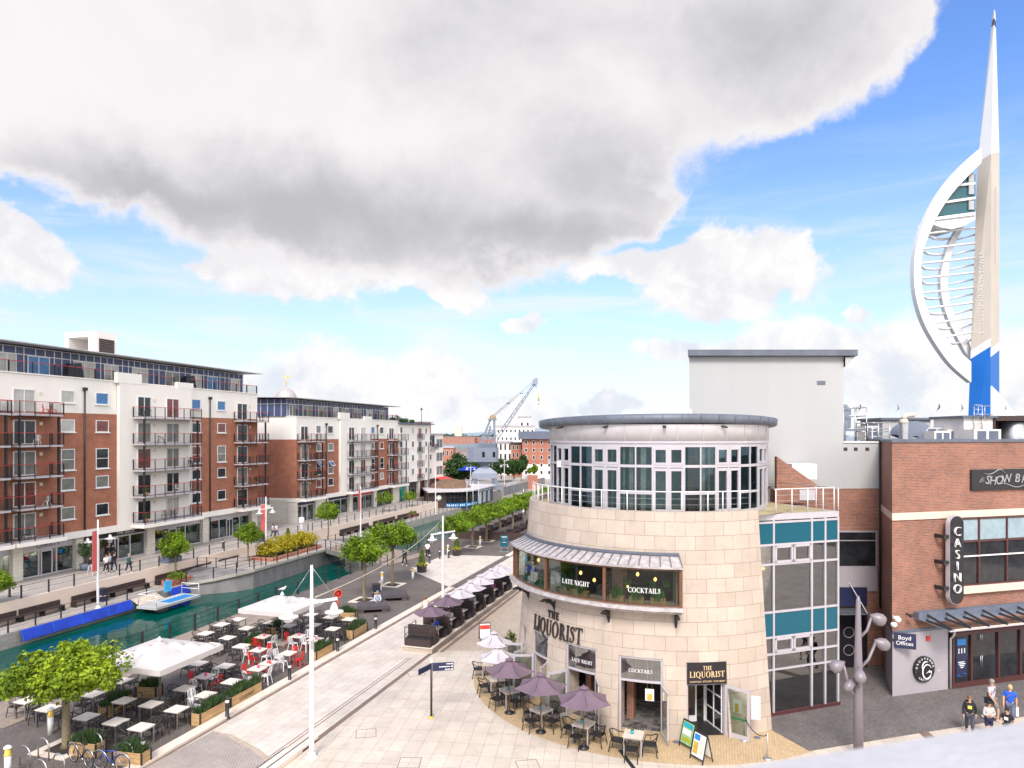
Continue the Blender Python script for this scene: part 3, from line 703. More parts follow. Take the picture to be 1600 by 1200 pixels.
def block(label, sA, sB, nst, cols, pipes, bays, shops, tower=None, end_wall=False, roof_ext=1.3, white_pens=True):
    """an apartment block; cols: ('win'|'door', s0, s1, balcony span or None), bays: white projecting bays"""
    P = thing('apartment_block', label, 'apartment building', ST(sA, WALL_T, 0), ROT)
    L = sB-sA; top = 3.6+2.68*nst+.8; dep = 14.0
    F0 = [3.6+2.68*k for k in range(nst)]; zw = F0[-1]+.25
    b = MB(); b.bb(0,L,0,dep,3.0,top); b.bb(-.08,L+.08,-.10,dep+.1,top+.001,top+.10); b.build('wall', M['render'], P)
    MB().bb(-.02,L+.02,-.35,-.012,2.95,3.55).build('first_floor_band', M['render'], P)
    # brick panels, split by the white bays
    xs = [0.0]
    for x0, x1 in bays: xs += [x0-sA, x1-sA]
    xs.append(L)
    for i in range(0, len(xs), 2): MB().bb(xs[i]+(.0 if i else -.03), xs[i+1], -.035, -.001, 3.56, zw).build('brick_panel', M['brick_apt'], P)
    if end_wall: MB().bb(-.035,-.001,-.001,dep*.78,3.56,zw).build('brick_panel', M['brick_apt'], P)
    for x0, x1 in bays:
        x0 -= sA; x1 -= sA
        b = MB(); b.bb(x0,x1,-.40,-.036,2.94,top-.1); b.bb(x0-.3,x0+(x1-x0)*.28,-.42,.3,top-.1,top+.95); b.bb(x0+(x1-x0)*.78,x1+.25,-.42,.3,top-.1,top+.55)
        b.build('white_bay', M['render'], P)
    for c in cols:
        x0, x1 = c[1]-sA, c[2]-sA; inbay = any(a-sA <= x0 and x1 <= e-sA for a, e in bays); y = -.40 if inbay else -.035
        for k, z in enumerate(F0):
            yy = y if (inbay or k < nst-1) else 0.0
            if c[0] == 'win':
                if k == 2 and nst > 4 or k == 1 and nst <= 4: window(P, x0, z+.32, x1-x0, 1.95, yy, nz=2, nx=1)
                else:
                    window(P, x0, z+1.15, x1-x0, 1.15, yy, pane='pane_blue' if (k == nst-1 and RND.random() < .7) else None)
            else:
                window(P, x0, z+.06, x1-x0, 2.12, yy, nx=2, fw=.09, sill=False, name='balcony_door')
                if RND.random() < .75 and len(c) < 5:
                    MB().bb(0,.28,-.05,0,0,.28).build('wall_lamp', M['curtain'], P, (x1+.35, yy, z+1.75))
    done = set()
    for c in cols:
        if c[0] == 'door' and c[3] and c[3] not in done:
            done.add(c[3]); x0, x1 = c[3][0]-sA, c[3][1]-sA
            inbay = any(a-sA-.5 <= x0 and x1 <= e-sA+.5 for a, e in bays); dp = 1.55 if inbay else 1.45; y = -.40 if inbay else -.035
            for z in F0: balcony(P, x0, x1, z, dp, y)
            for xx in (x0+.25, x1-.25): MB().bb(xx-.08,xx+.08,y-dp+.25,y-dp+.41,3.6,F0[-1]-.17).build('balcony_column', M['black'], P)
            MB().bb(x0-.2,x1+.2,y-dp-.1,y-.36 if not inbay else y-.01,3.10,3.43).build('balcony_canopy', M['render'], P)
    for s in pipes:
        b = MB(); x = s-sA; b.tube([(x,-.14,.1),(x,-.14,top-1.1)], .07, 6); b.bb(x-.17,x+.17,-.3,-.04,top-1.1,top-.8); b.build('downpipe', M['black'], P)
    # penthouse
    pz0, pz1 = top+.1, top+2.55; y0 = 1.7
    MB().bb(-.2,L-.6,y0,dep-1,pz0-.02,pz1).build('penthouse_wall', M['navy'], P)
    b = MB(); x = .2
    while x < L-.7:
        b.bb(x-.035,x+.035,y0-.05,y0-.001,pz0,pz1); x += RND.choice([.75,.9,1.1])
    b.bb(-.2,L-.6,y0-.045,y0-.002,pz1-.72,pz1-.65); b.bb(-.2,L-.6,y0-.045,y0-.002,pz1-.06,pz1+.0)
    if end_wall:
        for i in range(9): b.bb(-.25,-.201,y0+.6+i*1.15,y0+.67+i*1.15,pz0,pz1)
        b.bb(-.245,-.202,y0,dep-1,pz1-.72,pz1-.65)
    b.build('penthouse_mullion', M['white'], P)
    x = .6
    while x < L-3:
        w = RND.choice([1.7,2.1,2.4]); window(P, x, pz0+.02, w, 1.72, y0-.05, nx=2, fw=.07, sill=False, pane=RND.choice(['pane_pale','pane_mid','pane_blue']), name='penthouse_window')
        x += w + RND.choice([1.0,1.7,2.4])
    b = MB(); b.add([(-roof_ext,-.2,pz1+.10),(L+roof_ext*.6,-.2,pz1+.10),(L+roof_ext*.6,dep,pz1+.38),(-roof_ext,dep,pz1+.38),(-roof_ext,-.2,pz1+.19),(L+roof_ext*.6,-.2,pz1+.19),(L+roof_ext*.6,dep,pz1+.5),(-roof_ext,dep,pz1+.5)],
        [(3,2,1,0),(4,5,6,7),(0,1,5,4),(1,2,6,5),(2,3,7,6),(3,0,4,7)]); b.build('roof', M['roof_grey'], P)
    # terrace rail with red handrail
    spans = []; last = .1
    for x0, x1 in bays:
        spans.append((last, x0-sA-.3)); spans.append((x0-sA+(x1-x0)*.28, x0-sA+(x1-x0)*.78)); last = x1-sA+.25
    spans.append((last, L-.05))
    for a, e in spans:
        b = MB(); r = MB()
        k = max(1, int((e-a)/1.9))
        for i in range(k+1):
            xx = a+(e-a)*i/k; b.bb(xx-.05,xx+.05,.0,.10,top+.1,top+1.1)
        for i in range(int((e-a)/.14)): b.bb(a+i*.14,a+i*.14+.016,.04,.056,top+.15,top+1.0)
        r.bb(a,e,.02,.09,top+1.03,top+1.09)
        if e-a > .3: o = b.build('terrace_railing', M['black'], P); r.build('handrail', M['red_rail'], o)
    # ground floor: recessed shops between stone piers
    MB().bb(0,L,1.5,dep,0,2.99).build('shop_back_wall', M['interior_pale'], P)
    pts = [0.0] + [v for sh in shops for v in (sh['s'][0]-sA, sh['s'][1]-sA)] + [L]
    for i in range(0, len(pts), 2):
        if pts[i+1]-pts[i] > .05: MB().bb(pts[i], pts[i+1], -.02, 1.5, 0, 2.94).build('stone_pier', M['stone_pier'], P)
    if end_wall: MB().bb(-.02,.6,1.6,dep*.78,0,3.2).build('stone_end_wall', M['stone_pier'], P)
    for sh in shops:
        x0, x1 = sh['s'][0]-sA, sh['s'][1]-sA; w = x1-x0; y = .35
        fr = MB(); fr.bb(x0,x1,y,y+.12,2.28,2.42); fr.bb(x0,x1,y-.01,y+.12,0,.12); k = sh.get('n',3)
        for i in range(k+1):
            xx = x0+w*i/k; fr.bb(max(x0,xx-.06),min(x1,xx+.06),y-.012,y+.121,.12,2.28)
        f = fr.build('shopfront', M[sh.get('frame','alu')], P)
        MB().bb(x0+.02,x1-.02,y+.05,y+.07,.12,2.28).build('shop_window', M['shop_glass'], f)
        MB().bb(x0,x1,y+.13,1.49,2.3,2.93).build('shop_ceiling', M['slab_grey'], P)
        sg = MB().bb(x0+.05,x1-.05,y-.06,y+.04,2.43,2.92).build('shop_sign', M[sh.get('sign','alu')], P)
        if sh.get('text'): text_obj(sh['text'], sh.get('size',.5), M[sh.get('ink','letter_dark')], sg, ((x0+x1)/2+sh.get('dx',0), y-.07, 2.69), 0, .01, space=sh.get('space',1.05))
        for lx in (.3,.7): MB().bb(x0+w*lx-.5,x0+w*lx+.5,.7,.85,2.26,2.29).build('ceiling_light', M['shop_light'], P)
        # goods on show: many small coloured pieces behind the glass
        pal = sh.get('goods', [(.5,.45,.4),(.6,.6,.6),(.1,.1,.1)])
        for ci, cname in enumerate(sh.get('mats', ['white','interior','curtain'])):
            g = MB()
            for q in range(sh.get('q',10)):
                gx = x0+.2+RND.random()*(w-.5); gz = .15+RND.random()*1.5; ww = .1+RND.random()*.35; hh = .12+RND.random()*.5
                g.bb(gx,min(x1-.1,gx+ww),.75+RND.random()*.5,1.35,gz,gz+hh)
            g.build('display', M[cname], P)
        d = sh.get('door', .5)
        if d is not None:
            xx = x0+w*d; b = MB(); b.bb(xx-.55,xx-.45,y-.03,y+.13,.0,2.28); b.bb(xx+.45,xx+.55,y-.03,y+.13,0,2.28); b.bb(xx-.45,xx+.45,y-.03,y+.13,2.1,2.28); dd = b.build('shop_door', M['alu'], P)
            MB().bb(xx-.44,xx+.44,y+.02,y+.04,0,2.09).build('pane', M['pane_dark'], dd)
    return P, L, top, pz1
SX = lambda px: s_at(px, WALL_T)
sA = SX(-70)
shopsA = [
 dict(s=(SX(-20),SX(20)), n=3, sign='alu', door=None, mats=['white','interior','curtain']),
 dict(s=(SX(36),SX(119)), n=3, sign='alu', text='CHRISTY', ink='letter_dark', size=.55, door=.48, mats=['white','blue_mid','red','interior','curtain'], q=14),
 dict(s=(SX(133),SX(230)), n=4, sign='sign_black', text='THE DECK', ink='letter_white', size=.45, dx=1.2, door=.48, mats=['white','red','teal','interior'], q=14),
 dict(s=(SX(242),SX(317)), n=3, sign='alu', text='', ink='letter_dark', size=.42, door=.4, mats=['gold','interior','curtain'], q=12),
 dict(s=(SX(329),SX(393)), n=4, sign='alu', text='', ink='letter_dark', size=.5, dx=-1.2, door=.5, mats=['teal','blue_mid','white','red'], q=12)]
doorA = (SX(10),SX(80.5)); doorB = (SX(202.5),SX(293)); doorC = (SX(365),SX(405))
blkA, LA, topA, pzA = block('nearer long red brick and white apartment block over the shops, far left', sA, SX(402), 5,
  [('door',SX(-48),SX(-14),(SX(-60),SX(-2))), ('door',SX(19.5),SX(55),doorA), ('win',SX(94.5),SX(116),None), ('win',SX(149),SX(169),None),
   ('door',SX(209.5),SX(231),doorB), ('door',SX(255),SX(275),doorB,1), ('win',SX(299),SX(313),None), ('win',SX(339),SX(352),None), ('door',SX(370),SX(386),doorC)],
  [SX(131),SX(327)], [(SX(182),SX(295))], shopsA)
# lift tower on the roof
t0_ = WALL_T-3.4; x0, x1 = s_at(150,t0_)-sA, s_at(182,t0_)-sA
P0 = ST(x0+sA,t0_); k101 = (101-800)/F          # the end face runs back to where column 101 of the photo meets it
yb = (k101*P0.y-P0.x)/(-DY-k101*DX); z1 = z_at(517,P0.y)
y0, y1 = 3.4, 3.4+yb
b = MB(); b.bb(x0,x1,y0,y0+.5,pzA,z1); b.bb(x0+2.2,x1,y0+.5,y1,pzA,z1); b.bb(x0,x0+2.2,y1-.5,y1,pzA,z1); b.bb(x0,x0+2.2,y0+.5,y1-.5,z1-.55,z1)
b.bb(x0,x0+2.2,y0+.5,y0+1.0,pzA,z1-.55)
lt = b.build('lift_tower', M['render'], blkA)
b = MB()
for i in range(9): b.bb(x0+.35,x1-.3,y0-.05-.03*(i%2),y0-.001,pzA+.3+i*.2,pzA+.47+i*.2)
b.build('louvre', M['darkwood'], lt)
# balcony furniture on the white bay: red chairs, plants
sB0 = SX(463)
shopsB = [
 dict(s=(SX(465),SX(493)), n=3, sign='sign_navy', text='', door=.5, mats=['white','teal','red','curtain'], q=8),
 dict(s=(SX(513),SX(546)), n=3, sign='sign_navy', text='', door=None, mats=['gold','red','white','teal'], q=12),
 dict(s=(SX(551),SX(584)), n=3, sign='red', door=.5, mats=['red','teal','curtain'], q=8),
 dict(s=(SX(590),SX(614)), n=3, sign='dark', door=.5, frame='dark', mats=['interior','navy'], q=8)]
dA = (SX(464.3),SX(495)); dB = (SX(539),SX(579)); dC = (SX(605),SX(627))
blkB, LB, topB, pzB = block('further red brick and white apartment block with blank brick end wall', sB0, SX(622), 4,
  [('door',SX(469.5),SX(481),dA), ('win',SX(493.5),SX(501),None), ('win',SX(512),SX(520),None), ('door',SX(541),SX(550),dB), ('door',SX(560),SX(567.5),dB,1),
   ('win',SX(579.5),SX(585),None), ('win',SX(593),SX(599),None), ('door',SX(607.5),SX(615),dC)],
  [SX(509),SX(589)], [(SX(529),SX(576.5))], shopsB, end_wall=True)
for px in (494, 512.5):
    x = SX(px)-sB0; b = MB(); z = 3.6+2.68+.32+1.0; b.add([(x,-.10,z+.95),(x+1.0,-.10,z+.95),(x+1.0,-.75,z+.25),(x,-.75,z+.25),(x,-.05,z+.95),(x+1.0,-.05,z+.95),(x+1.0,-.70,z+.22),(x,-.70,z+.22)],[(0,3,2,1),(4,5,6,7),(3,7,6,2),(0,4,7,3),(1,2,6,5),(0,1,5,4)]); o = b.build('open_sash', M['white'], blkB); MB().add([(x+.1,-.17,z+.89),(x+.9,-.17,z+.89),(x+.9,-.70,z+.33),(x+.1,-.70,z+.33)],[(0,3,2,1)]).build('pane', M['pane_blue'], o)
for z in (4.8, 7.5, 10.1, 12.6):   # recessed windows at the far end of the end wall
    window(blkB, -.04, z, 1.4, 1.1, 12.6, sill=False, rz=-PI/2, frame='cream', pane='pane_dark')
# lead dome with gilded weathervane behind the further block
cd = G(447,706,0); Yd = 150
dm = thing('cupola', 'small grey domed cupola with gilded weathervane behind the further block', 'cupola', ((447-800)/F*Yd, Yd, 0))
zb = z_at(622, Yd); MB().lathe([(3.1,0),(3.1,zb),(2.6,zb+.1)],16).build('drum', M['render'], dm)
MB().lathe([(2.3,zb),(2.1,zb+.8),(1.5,zb+1.6),(.7,zb+2.1),(.2,zb+2.4),(0,zb+2.5)],16).build('dome', M['lead_pale'], dm)
b = MB(); b.tube([(0,0,zb+2.4),(0,0,zb+5.2)],.07,6); b.lathe([(0,-.25),(.25,0),(0,.25)],8,(0,0,zb+3.4)); b.bar((-.7,0,zb+4.6),(.7,0,zb+4.6),.12); b.vprism([(.3,zb+4.3),(.9,zb+4.6),(.3,zb+5.0)],-.04,.04); b.build('weathervane', M['gold'], dm)
# white rendered block with roof garden
sC = SX(622); sD = SX(672)
P = thing('apartment_block', 'white rendered flats with roof garden between the brick block and corner flats', 'apartment building', ST(sC+.05, WALL_T, 0), ROT)
L = sD-sC-.1; zt = 14.6
MB().bb(0,L,0,13,3.4,zt).build('wall', M['render'], P)
b = MB(); b.bb(-.1,L+.8,-.7,13,zt+.05,zt+.25); b.build('roof', M['slate'], P)
for k in range(4):
    z = 3.7+2.68*k
    for px in (624.5, 643): window(P, SX(px)-sC, z+1.1, 1.0, 1.2, 0, sill=True)
    x = SX(653)-sC; window(P, x, z+.1, 1.6, 2.1, 0, nx=2, sill=False, name='balcony_door')
    balcony(P, x-.3, x+1.9, z, .5, 0)
    window(P, SX(664)-sC, z+1.1, .9, 1.1, 0)
for px in (622.5,637,655,670): xx = SX(px)-sC; MB().bb(max(0,xx-.35),min(L,xx+.35),.0,.9,0,3.39).build('stone_pier', M['stone_pier'], P)
MB().bb(0,L,.95,13,0,3.39).build('shop_wall', M['maroon'], P)
MB().bb(.4,SX(637)-sC-.4,.5,.55,.2,3.2).build('shop_window', M['green_pane'], P); MB().bb(SX(637)-sC+.4,SX(655)-sC-.4,.5,.55,.2,3.2).build('shop_window', M['pane_dark'], P)
MB().tube([(SX(669)-sC,-.15,.1),(SX(669)-sC,-.15,11)],.08,6).build('downpipe', M['black'], P)
for x_, h_ in ((.6,.9),(2.4,1.3),(4.5,.8),(6.2,.9),(9,.7)):
    b = MB()
    for i in range(90): d = Vector((RND.gauss(0,1),RND.gauss(0,1),RND.gauss(0,1))).normalized(); leafq(b, Vector((x_,1.5,zt+.25+h_*.6))+Vector((d.x*h_*.8,d.y*h_*.8,d.z*h_*.6))*RND.uniform(.5,1), d, .3)
    b.build('roof_plant', M['leaf_dark'], P)
b = MB(); b.tube([(L-2,1,zt+.2),(L-2,1,zt+3.4)],.06,5); b.bar((L-2.8,1,zt+3.1),(L-1.2,1,zt+3.1),.08); b.box((L-2,1,zt+3.3),(.5,.1,.4)); b.build('antenna', M['dark'], P)
# corner flats with wrap-round windows
P = thing('apartment_block', 'white corner flats with large corner windows above a red awning restaurant', 'apartment building', ST(sD+.05, WALL_T, 0), ROT)
L = SX(696)-sD; MB().bb(0,L,.6,12,3.4,12.6).build('wall', M['render'], P)
b = MB(); b.bb(.3,L-1.0,3,11,12.9,15.2); b.build('brick_attic', M['brick_far'], P)
b = MB(); b.bb(-.1,L+.3,.3,12.2,12.6,12.85); b.bb(.1,L-.7,2.6,11.4,15.2,15.4); b.build('roof', M['slab_grey'], P)
for k in range(3):
    z = 4.0+2.9*k; window(P, L*.55, z, L*.42, 1.9, .6, nx=2, pane='pane_mid', sill=False)
    window(P, L*.12, z+.4, 1.0, 1.2, .6)
window(P, L*.08, 10.0, L*.36, 2.5, .6, nx=2, pane='pane_dark', sill=False); balcony(P, L*.05, L*.48, 9.6, .8, .6)
MB().bb(0,L,.8,12,0,3.39).build('restaurant_wall', M['maroon'], P)
b = MB()
for i in range(5): b.bb(L*i/5+.3,L*(i+1)/5-.3,.7,.79,.4,2.6)
b.build('window', M['pane_brown'], P)
a0 = SX(684)-sD
b = MB(); b.add([(a0,.6,3.5),(L+1.5,.6,3.5),(L+1.5,-2.6,2.5),(a0,-2.6,2.5),(a0,.6,3.4),(L+1.5,.6,3.4),(L+1.5,-2.6,2.1),(a0,-2.6,2.1)], [(0,3,2,1),(4,5,6,7),(3,7,6,2),(0,4,7,3),(1,2,6,5),(0,1,5,4)]); b.build('awning', M['red'], P)

# ================================================================= round canal café
cafe = thing('canal_cafe', 'low dark canal café with curved blue-striped glass front and conical brown roof', 'café', (-12.8,132.6,-1.6)); cafe.scale = (1.13,)*3
CF = [(-3.2,-1.4),(0,0),(1.4,.15),(2.6,.6),(3.8,1.8),(4.9,4.4),(7.6,14.4)]      # its front, end wall first
def coff(o):
    out = []
    for i, p in enumerate(CF):
        q, r = CF[max(0,i-1)], CF[min(len(CF)-1,i+1)]; dx, dy = r[0]-q[0], r[1]-q[1]; l = math.hypot(dx,dy); out.append((p[0]+dy/l*o, p[1]-dx/l*o))
    return out
MB().prism(CF+[(-1,17),(-5.5,10)], 0, 2.75).build('wall', M['darkwood'], cafe)
def strip(off, z0, z1, i0, i1, m, name):
    p, q = coff(off)[i0:i1], coff(off-.06)[i0:i1]; b = MB()
    for i in range(len(p)-1): b.prism([p[i],p[i+1],q[i+1],q[i]], z0, z1)
    return b.build(name, m, cafe)
strip(.07,.75,2.55,1,6,M['pane_dark'],'curved_window'); strip(.10,.1,.72,1,6,M['blue_mid'],'blue_panel')
pf = coff(.14); b = MB()
for i in range(1,5):                                  # white lettering along the blue panel, too small to read
    p, q = Vector((*pf[i],0)), Vector((*pf[i+1],0)); k = int((q-p).length/.34)
    for j in range(k):
        if (i+j) % 5: c = p.lerp(q,(j+.5)/k); b.box((c.x,c.y,.42),(.2,.03,.26),math.atan2(q.y-p.y,q.x-p.x))
b.build('panel_lettering', M['letter_white'], cafe)
b = MB()
for i in range(1,6):
    p = Vector((*pf[i],0)); q = Vector((*pf[min(6,i+1)],0))
    for f in ((0,.5) if i < 5 else (0,)): c = p.lerp(q,f); b.box((c.x,c.y,1.65),(.07,.07,1.8),math.atan2(q.y-p.y,q.x-p.x))
    if i < 5: b.bar((p.x,p.y,1.75),(q.x,q.y,1.75),.05)
b.build('mullion', M['dark'], cafe)
strip(.06,0.05,2.6,5,7,M['navy'],'navy_front')
p0, p1 = Vector((*coff(.1)[5],0)), Vector((*coff(.1)[6],0)); ra = math.atan2(p1.y-p0.y,p1.x-p0.x)
for k in (.2,.45,.72):
    p = p0.lerp(p1,k); MB().box((p.x,p.y,1.1),(1.3,.12,2.0),ra).build('white_door', M['white'], cafe)
b = MB(); b.bar(p0.lerp(p1,.1)+Vector((.05,-.02,2.35)),p0.lerp(p1,.9)+Vector((.05,-.02,2.35)),.05,.18); b.build('front_lettering', M['letter_white'], cafe)
MB().prism(coff(.8)+[(-.6,17.6),(-6.2,10.4)], 2.75, 3.0).build('flat_roof', M['fascia'], cafe)
b = MB(); b.lathe([(3.9,3.0),(3.3,3.6),(2.0,4.2),(1.5,4.4),(0,4.5)],24,(0,7.5,0)); b.lathe([(.9,4.0),(.9,4.5),(0,4.5)],12,(1.9,7.2,-.2)); b.build('conical_roof', M['thatch'], cafe)
e0 = Vector((*coff(.03)[0],0)).lerp(Vector((*coff(.03)[1],0)),.62); em = MB().lathe([(.5,0),(.5,.06),(0,.06)],16).build('round_emblem', M['letter_white'], cafe, (e0.x,e0.y-.02,1.75)); em.rotation_euler = (PI/2,0,math.atan2(1.4,3.2))
for px, lab in ((729,'first'),(737,'second'),(745,'third')):
    q = Vector({729:(-8.6,130.4,-1.6),737:(-7.5,131.2,-1.6),745:(-6.5,132.6,-1.6)}[px]); hh = z_at(752, q.y)+1.6
    t = thing('flagpole', f'slim white flagpole in front of the canal café, {lab} of three from the left', 'flagpole', q, 0, 'flagpoles at the canal café')
    MB().tube([(0,0,0),(0,0,hh)],[.07,.04],6).build('pole', M['white'], t); MB().lathe([(0,0),(.16,.03),(.16,.12),(0,.12)],8).build('base_plate', M['steel'], t)

# ================================================================= harbour crane
cp = G(757,764.5,0); cr = thing('dock_crane', 'blue-grey dockside crane with long lattice jib rising right behind the canal café', 'crane', cp, rad(4))
def Z(py): return z_at(py, cp.y)
k_ = cp.y/F
m = M['crane']
for sx_, sy_ in ((-1,-1),(1,-1),(-1,1),(1,1)):
    b = MB(); b.bar((sx_*2.1,sy_*1.6,2.9),(sx_*2.9,sy_*2.2,0),.75,.75); b.box((sx_*2.9,sy_*2.2,.25),(1.1,1.1,.5)); b.build('leg', m, cr)
b = MB(); b.bb(-2.9,2.9,-2.1,2.1,2.6,3.8); b.add([(-2.9,-2.1,3.8),(2.9,-2.1,3.8),(2.9,2.1,3.8),(-2.9,2.1,3.8),(-1.2,-1,5.1),(1.2,-1,5.1),(1.2,1,5.1),(-1.2,1,5.1)],[(0,1,5,4),(1,2,6,5),(2,3,7,6),(3,0,4,7),(4,5,6,7)]); b.build('portal', M['crane_pale'], cr)
MB().lathe([(1.3,5.0),(1.0,5.4),(1.1,5.8),(1.9,6.2),(2.0,6.4),(0,6.4)],20).build('slewing_column', m, cr)
MB().prism([(-3.9,-1.6),(-2.6,-2.3),(2.6,-2.3),(3.2,-1.5),(3.2,1.8),(-3.9,1.8)],6.4,9.7).build('machine_house', m, cr)
for x_ in (-.3, 2.1): MB().bb(x_-.3,x_+.3,-2.36,-2.301,7.5,8.7).build('window', M['pane_dark'], cr)
b = MB()
for z in (10.1,10.6): b.bar((-3.9,-1.6,z),(3.2,-1.5,z),.07); b.bar((-3.9,1.8,z),(3.2,1.8,z),.07); b.bar((-3.9,-1.6,z),(-3.9,1.8,z),.07)
for i in range(9): b.bar((-3.9+i*.88,-1.58,9.7),(-3.9+i*.88,-1.58,10.6),.06)
b.bb(-1.4,2.6,-1.2,1.2,9.7,10.7); b.build('deck_railing', m, cr)
b = MB(); AX = 1.9
for y_ in (-.9,.9):
    b.bar((-1.2,y_,9.7),(AX-.5,y_*.55,16.2),.36); b.bar((2.4,y_,9.7),(AX+.35,y_*.55,16.2),.42); b.bar((.4,y_,9.9),(1.4,y_*.6,14.6),.26)
    b.bar((-.3,y_*.9,11.6),(2.3,y_*.9,11.6),.2); b.bar((.5,y_*.8,13.6),(2.3,y_*.8,13.6),.2); b.bar((-.3,y_*.9,11.6),(2.3,y_*.8,13.6),.15)
b.bb(AX-1.1,AX+.9,-.9,.9,16.0,16.3); b.build('a_frame', m, cr)
MB().lathe([(.7,0),(.75,.5),(.4,.9),(0,1.0)],10,(AX,0,16.3)).build('top_sheave', M['sheave'], cr)
base = Vector((2.6,0,11.4)); tip = Vector((11.7,0,24.6)); ud = Vector((-.82,0,.57))
b = MB()
for y_ in (-1,1):
    for o_ in (-.6,.6): b.bar(base+Vector((0,y_*.8,0))+ud*o_*.6, tip+Vector((0,y_*.2,0))+ud*o_*.3, .17)
for i in range(14):
    f0, f1 = i/14, (i+1)/14; w0, w1 = .8-.6*f0, .8-.6*f1; s_ = 1 if i % 2 else -1; h0, h1 = .36-.18*f0, .36-.18*f1
    a_, c_ = base.lerp(tip,f0), base.lerp(tip,f1)
    for oo in (-1,1): b.bar(a_+Vector((0,s_*w0,0))+ud*h0*oo, c_+Vector((0,-s_*w1,0))+ud*h1*oo, .08)
    for y_ in (-1,1): b.bar(a_+Vector((0,y_*w0,0))-ud*h0*s_, c_+Vector((0,y_*w1,0))+ud*h1*s_, .08)
b.build('jib', m, cr)
b = MB(); b.box(tip+Vector((.1,0,.3)),(1.1,.8,1.2)); b.box(tip+Vector((.3,0,1.0)),(.6,.3,.5)); b.bar(tip+Vector((-.6,0,-.1)),tip+Vector((.5,0,-.9)),.4); b.build('jib_head', M['crane_pale'], cr)
b = MB()
for y_ in (-.3,.3): b.tube([(AX,y_,17.0),tip+Vector((-.2,y_*.4,.6))],.06,5)
b.tube([(AX,0,16.6),tip+Vector((-.1,0,.2))],.05,5); b.box((5.5,0,19.9),(.9,.5,.3)); b.box((8.6,0,22.2),(.7,.4,.25)); b.build('stay', m, cr)
b = MB(); b.tube([tip+Vector((.9,0,.1)),tip+Vector((.9,0,-5.0))],.04,5); b.tube([tip+Vector((.9,0,-2.4)),tip+Vector((.9,0,-4.1))],.15,6); b.tube([tip+Vector((.9,0,-4.2)),tip+Vector((1.1,0,-4.8)),tip+Vector((.7,0,-5.0))],.11,6); b.build('hook', M['gold'], cr)

# ================================================================= far buildings
def farbox(name, label, cat, px0, px1, py_top, Y, dep, mt, rows, colsn, win='pane_dark', roof='slab_grey', z0=0, base=None, wf=(.45,.5), zlo=.06, rz=0, frame='white', roof_h=.5, over=.3):
    x0, x1 = (px0-800)/F*Y, (px1-800)/F*Y; zt = z_at(py_top, Y); w = x1-x0
    t = thing(name, label, cat, (x0,Y,z0), rz); h = zt-z0
    MB().bb(0,w,0,dep,0,h).build('wall', M[mt], t)
    MB().bb(-over,w+over,-over,dep+over,h+.01,h+roof_h).build('roof', M[roof], t)
    if base: MB().bb(-.02,w+.02,-.06,-.005,0,h*base).build('ground_storey', M['render'], t)
    ww, hh = w/colsn*wf[0], h*(1-zlo)/rows*wf[1]
    for i in range(colsn):
        for j in range(rows):
            window(t, w*(i+.5)/colsn-ww/2, h*zlo+h*(1-zlo)*(j+.28)/rows, ww, hh, -.07 if base and (j+.28)/rows < base else 0, fw=min(.12,ww*.12), pane=win, sill=False, nx=2 if ww > 1.2 else 1, frame=frame)
    return t, w, h
t, w, h = farbox('warehouse', 'long brick waterside warehouse with pale tower across the harbour', 'warehouse', 690, 742, 682, 890, 30, 'brick_far', 3, 12, z0=1, wf=(.4,.45), roof='slate')
t2 = MB().bb(17,26,2,12,h+.5,h+14).build('water_tower', M['cream'], t)
farbox('warehouse', 'pale low warehouse across the harbour left of the white flats', 'warehouse', 741, 800, 684, 910, 30, 'brick_far', 2, 8, z0=1)
farbox('apartment_building', 'white riverside flats behind the crane with paired dark windows', 'apartment building', 772, 800, 692, 215, 14, 'render', 3, 4, wf=(.5,.65))
farbox('apartment_building', 'tall white stepped block far behind the crane jib', 'apartment building', 775, 835, 667, 260, 20, 'render', 5, 9, wf=(.5,.4))
t, w, h = farbox('apartment_building', 'cream plant tower on the far white block beside the drum roof', 'building', 811, 829, 652, 285, 12, 'render', 2, 2)
farbox('apartment_building', 'narrow brick flats with dark balconies left of the grey-roofed brick block', 'apartment building', 799, 818, 694, 205, 12, 'brick_far', 4, 3, wf=(.5,.6), roof='dark')
t, w, h = farbox('apartment_building', 'red brick block with slate-blue roof and white base beside the round building', 'apartment building', 816, 900, 686, 196, 16, 'brick_far', 5, 7, base=.36, wf=(.34,.5), roof='slate', roof_h=2.2, over=1.0)
farbox('brick_house', 'small brown brick house beyond the white corner flats', 'house', 690, 708, 700, 240, 12, 'brick_far', 2, 3)
# terrace wall and bridge rail behind the row of trees
b = MB(); b.bar(G(790,768),G(850,752),.5,.01)
p0, p1 = G(792,763,0), G(848,741,0)
railing('white railing curving past the dark basin right of the crane', [p0, p0.lerp(p1,.5)+Vector((-1.5,0,0)), p1], group='pale railings right of the crane', step=2.2, rails=(1.0,.5), m='white', pw=.1)
wl = MB(); wl.bar(p0-Vector((0,0,.8)), p1-Vector((0,0,.8)), .6, 1.55)
bw = MB(); q0, q1 = G(786,775,0), G(850,757,0); bw.bar(q0+Vector((0,0,.9)), q1+Vector((0,0,.9)), .4, 1.8); tag(bw.build('basin_wall', M['concrete']), 'grey basin wall under the white railing right of the crane', 'wall')
b = MB(); b.bar(G(824,764,0)+Vector((0,0,1.6)), G(824,764,0)+Vector((2.4,0,1.6)), 1.2, 3.2); tag(b.build('brick_pillar', M['brick_far']), 'short brick pillar left of the white terrace railing posts', 'pillar')
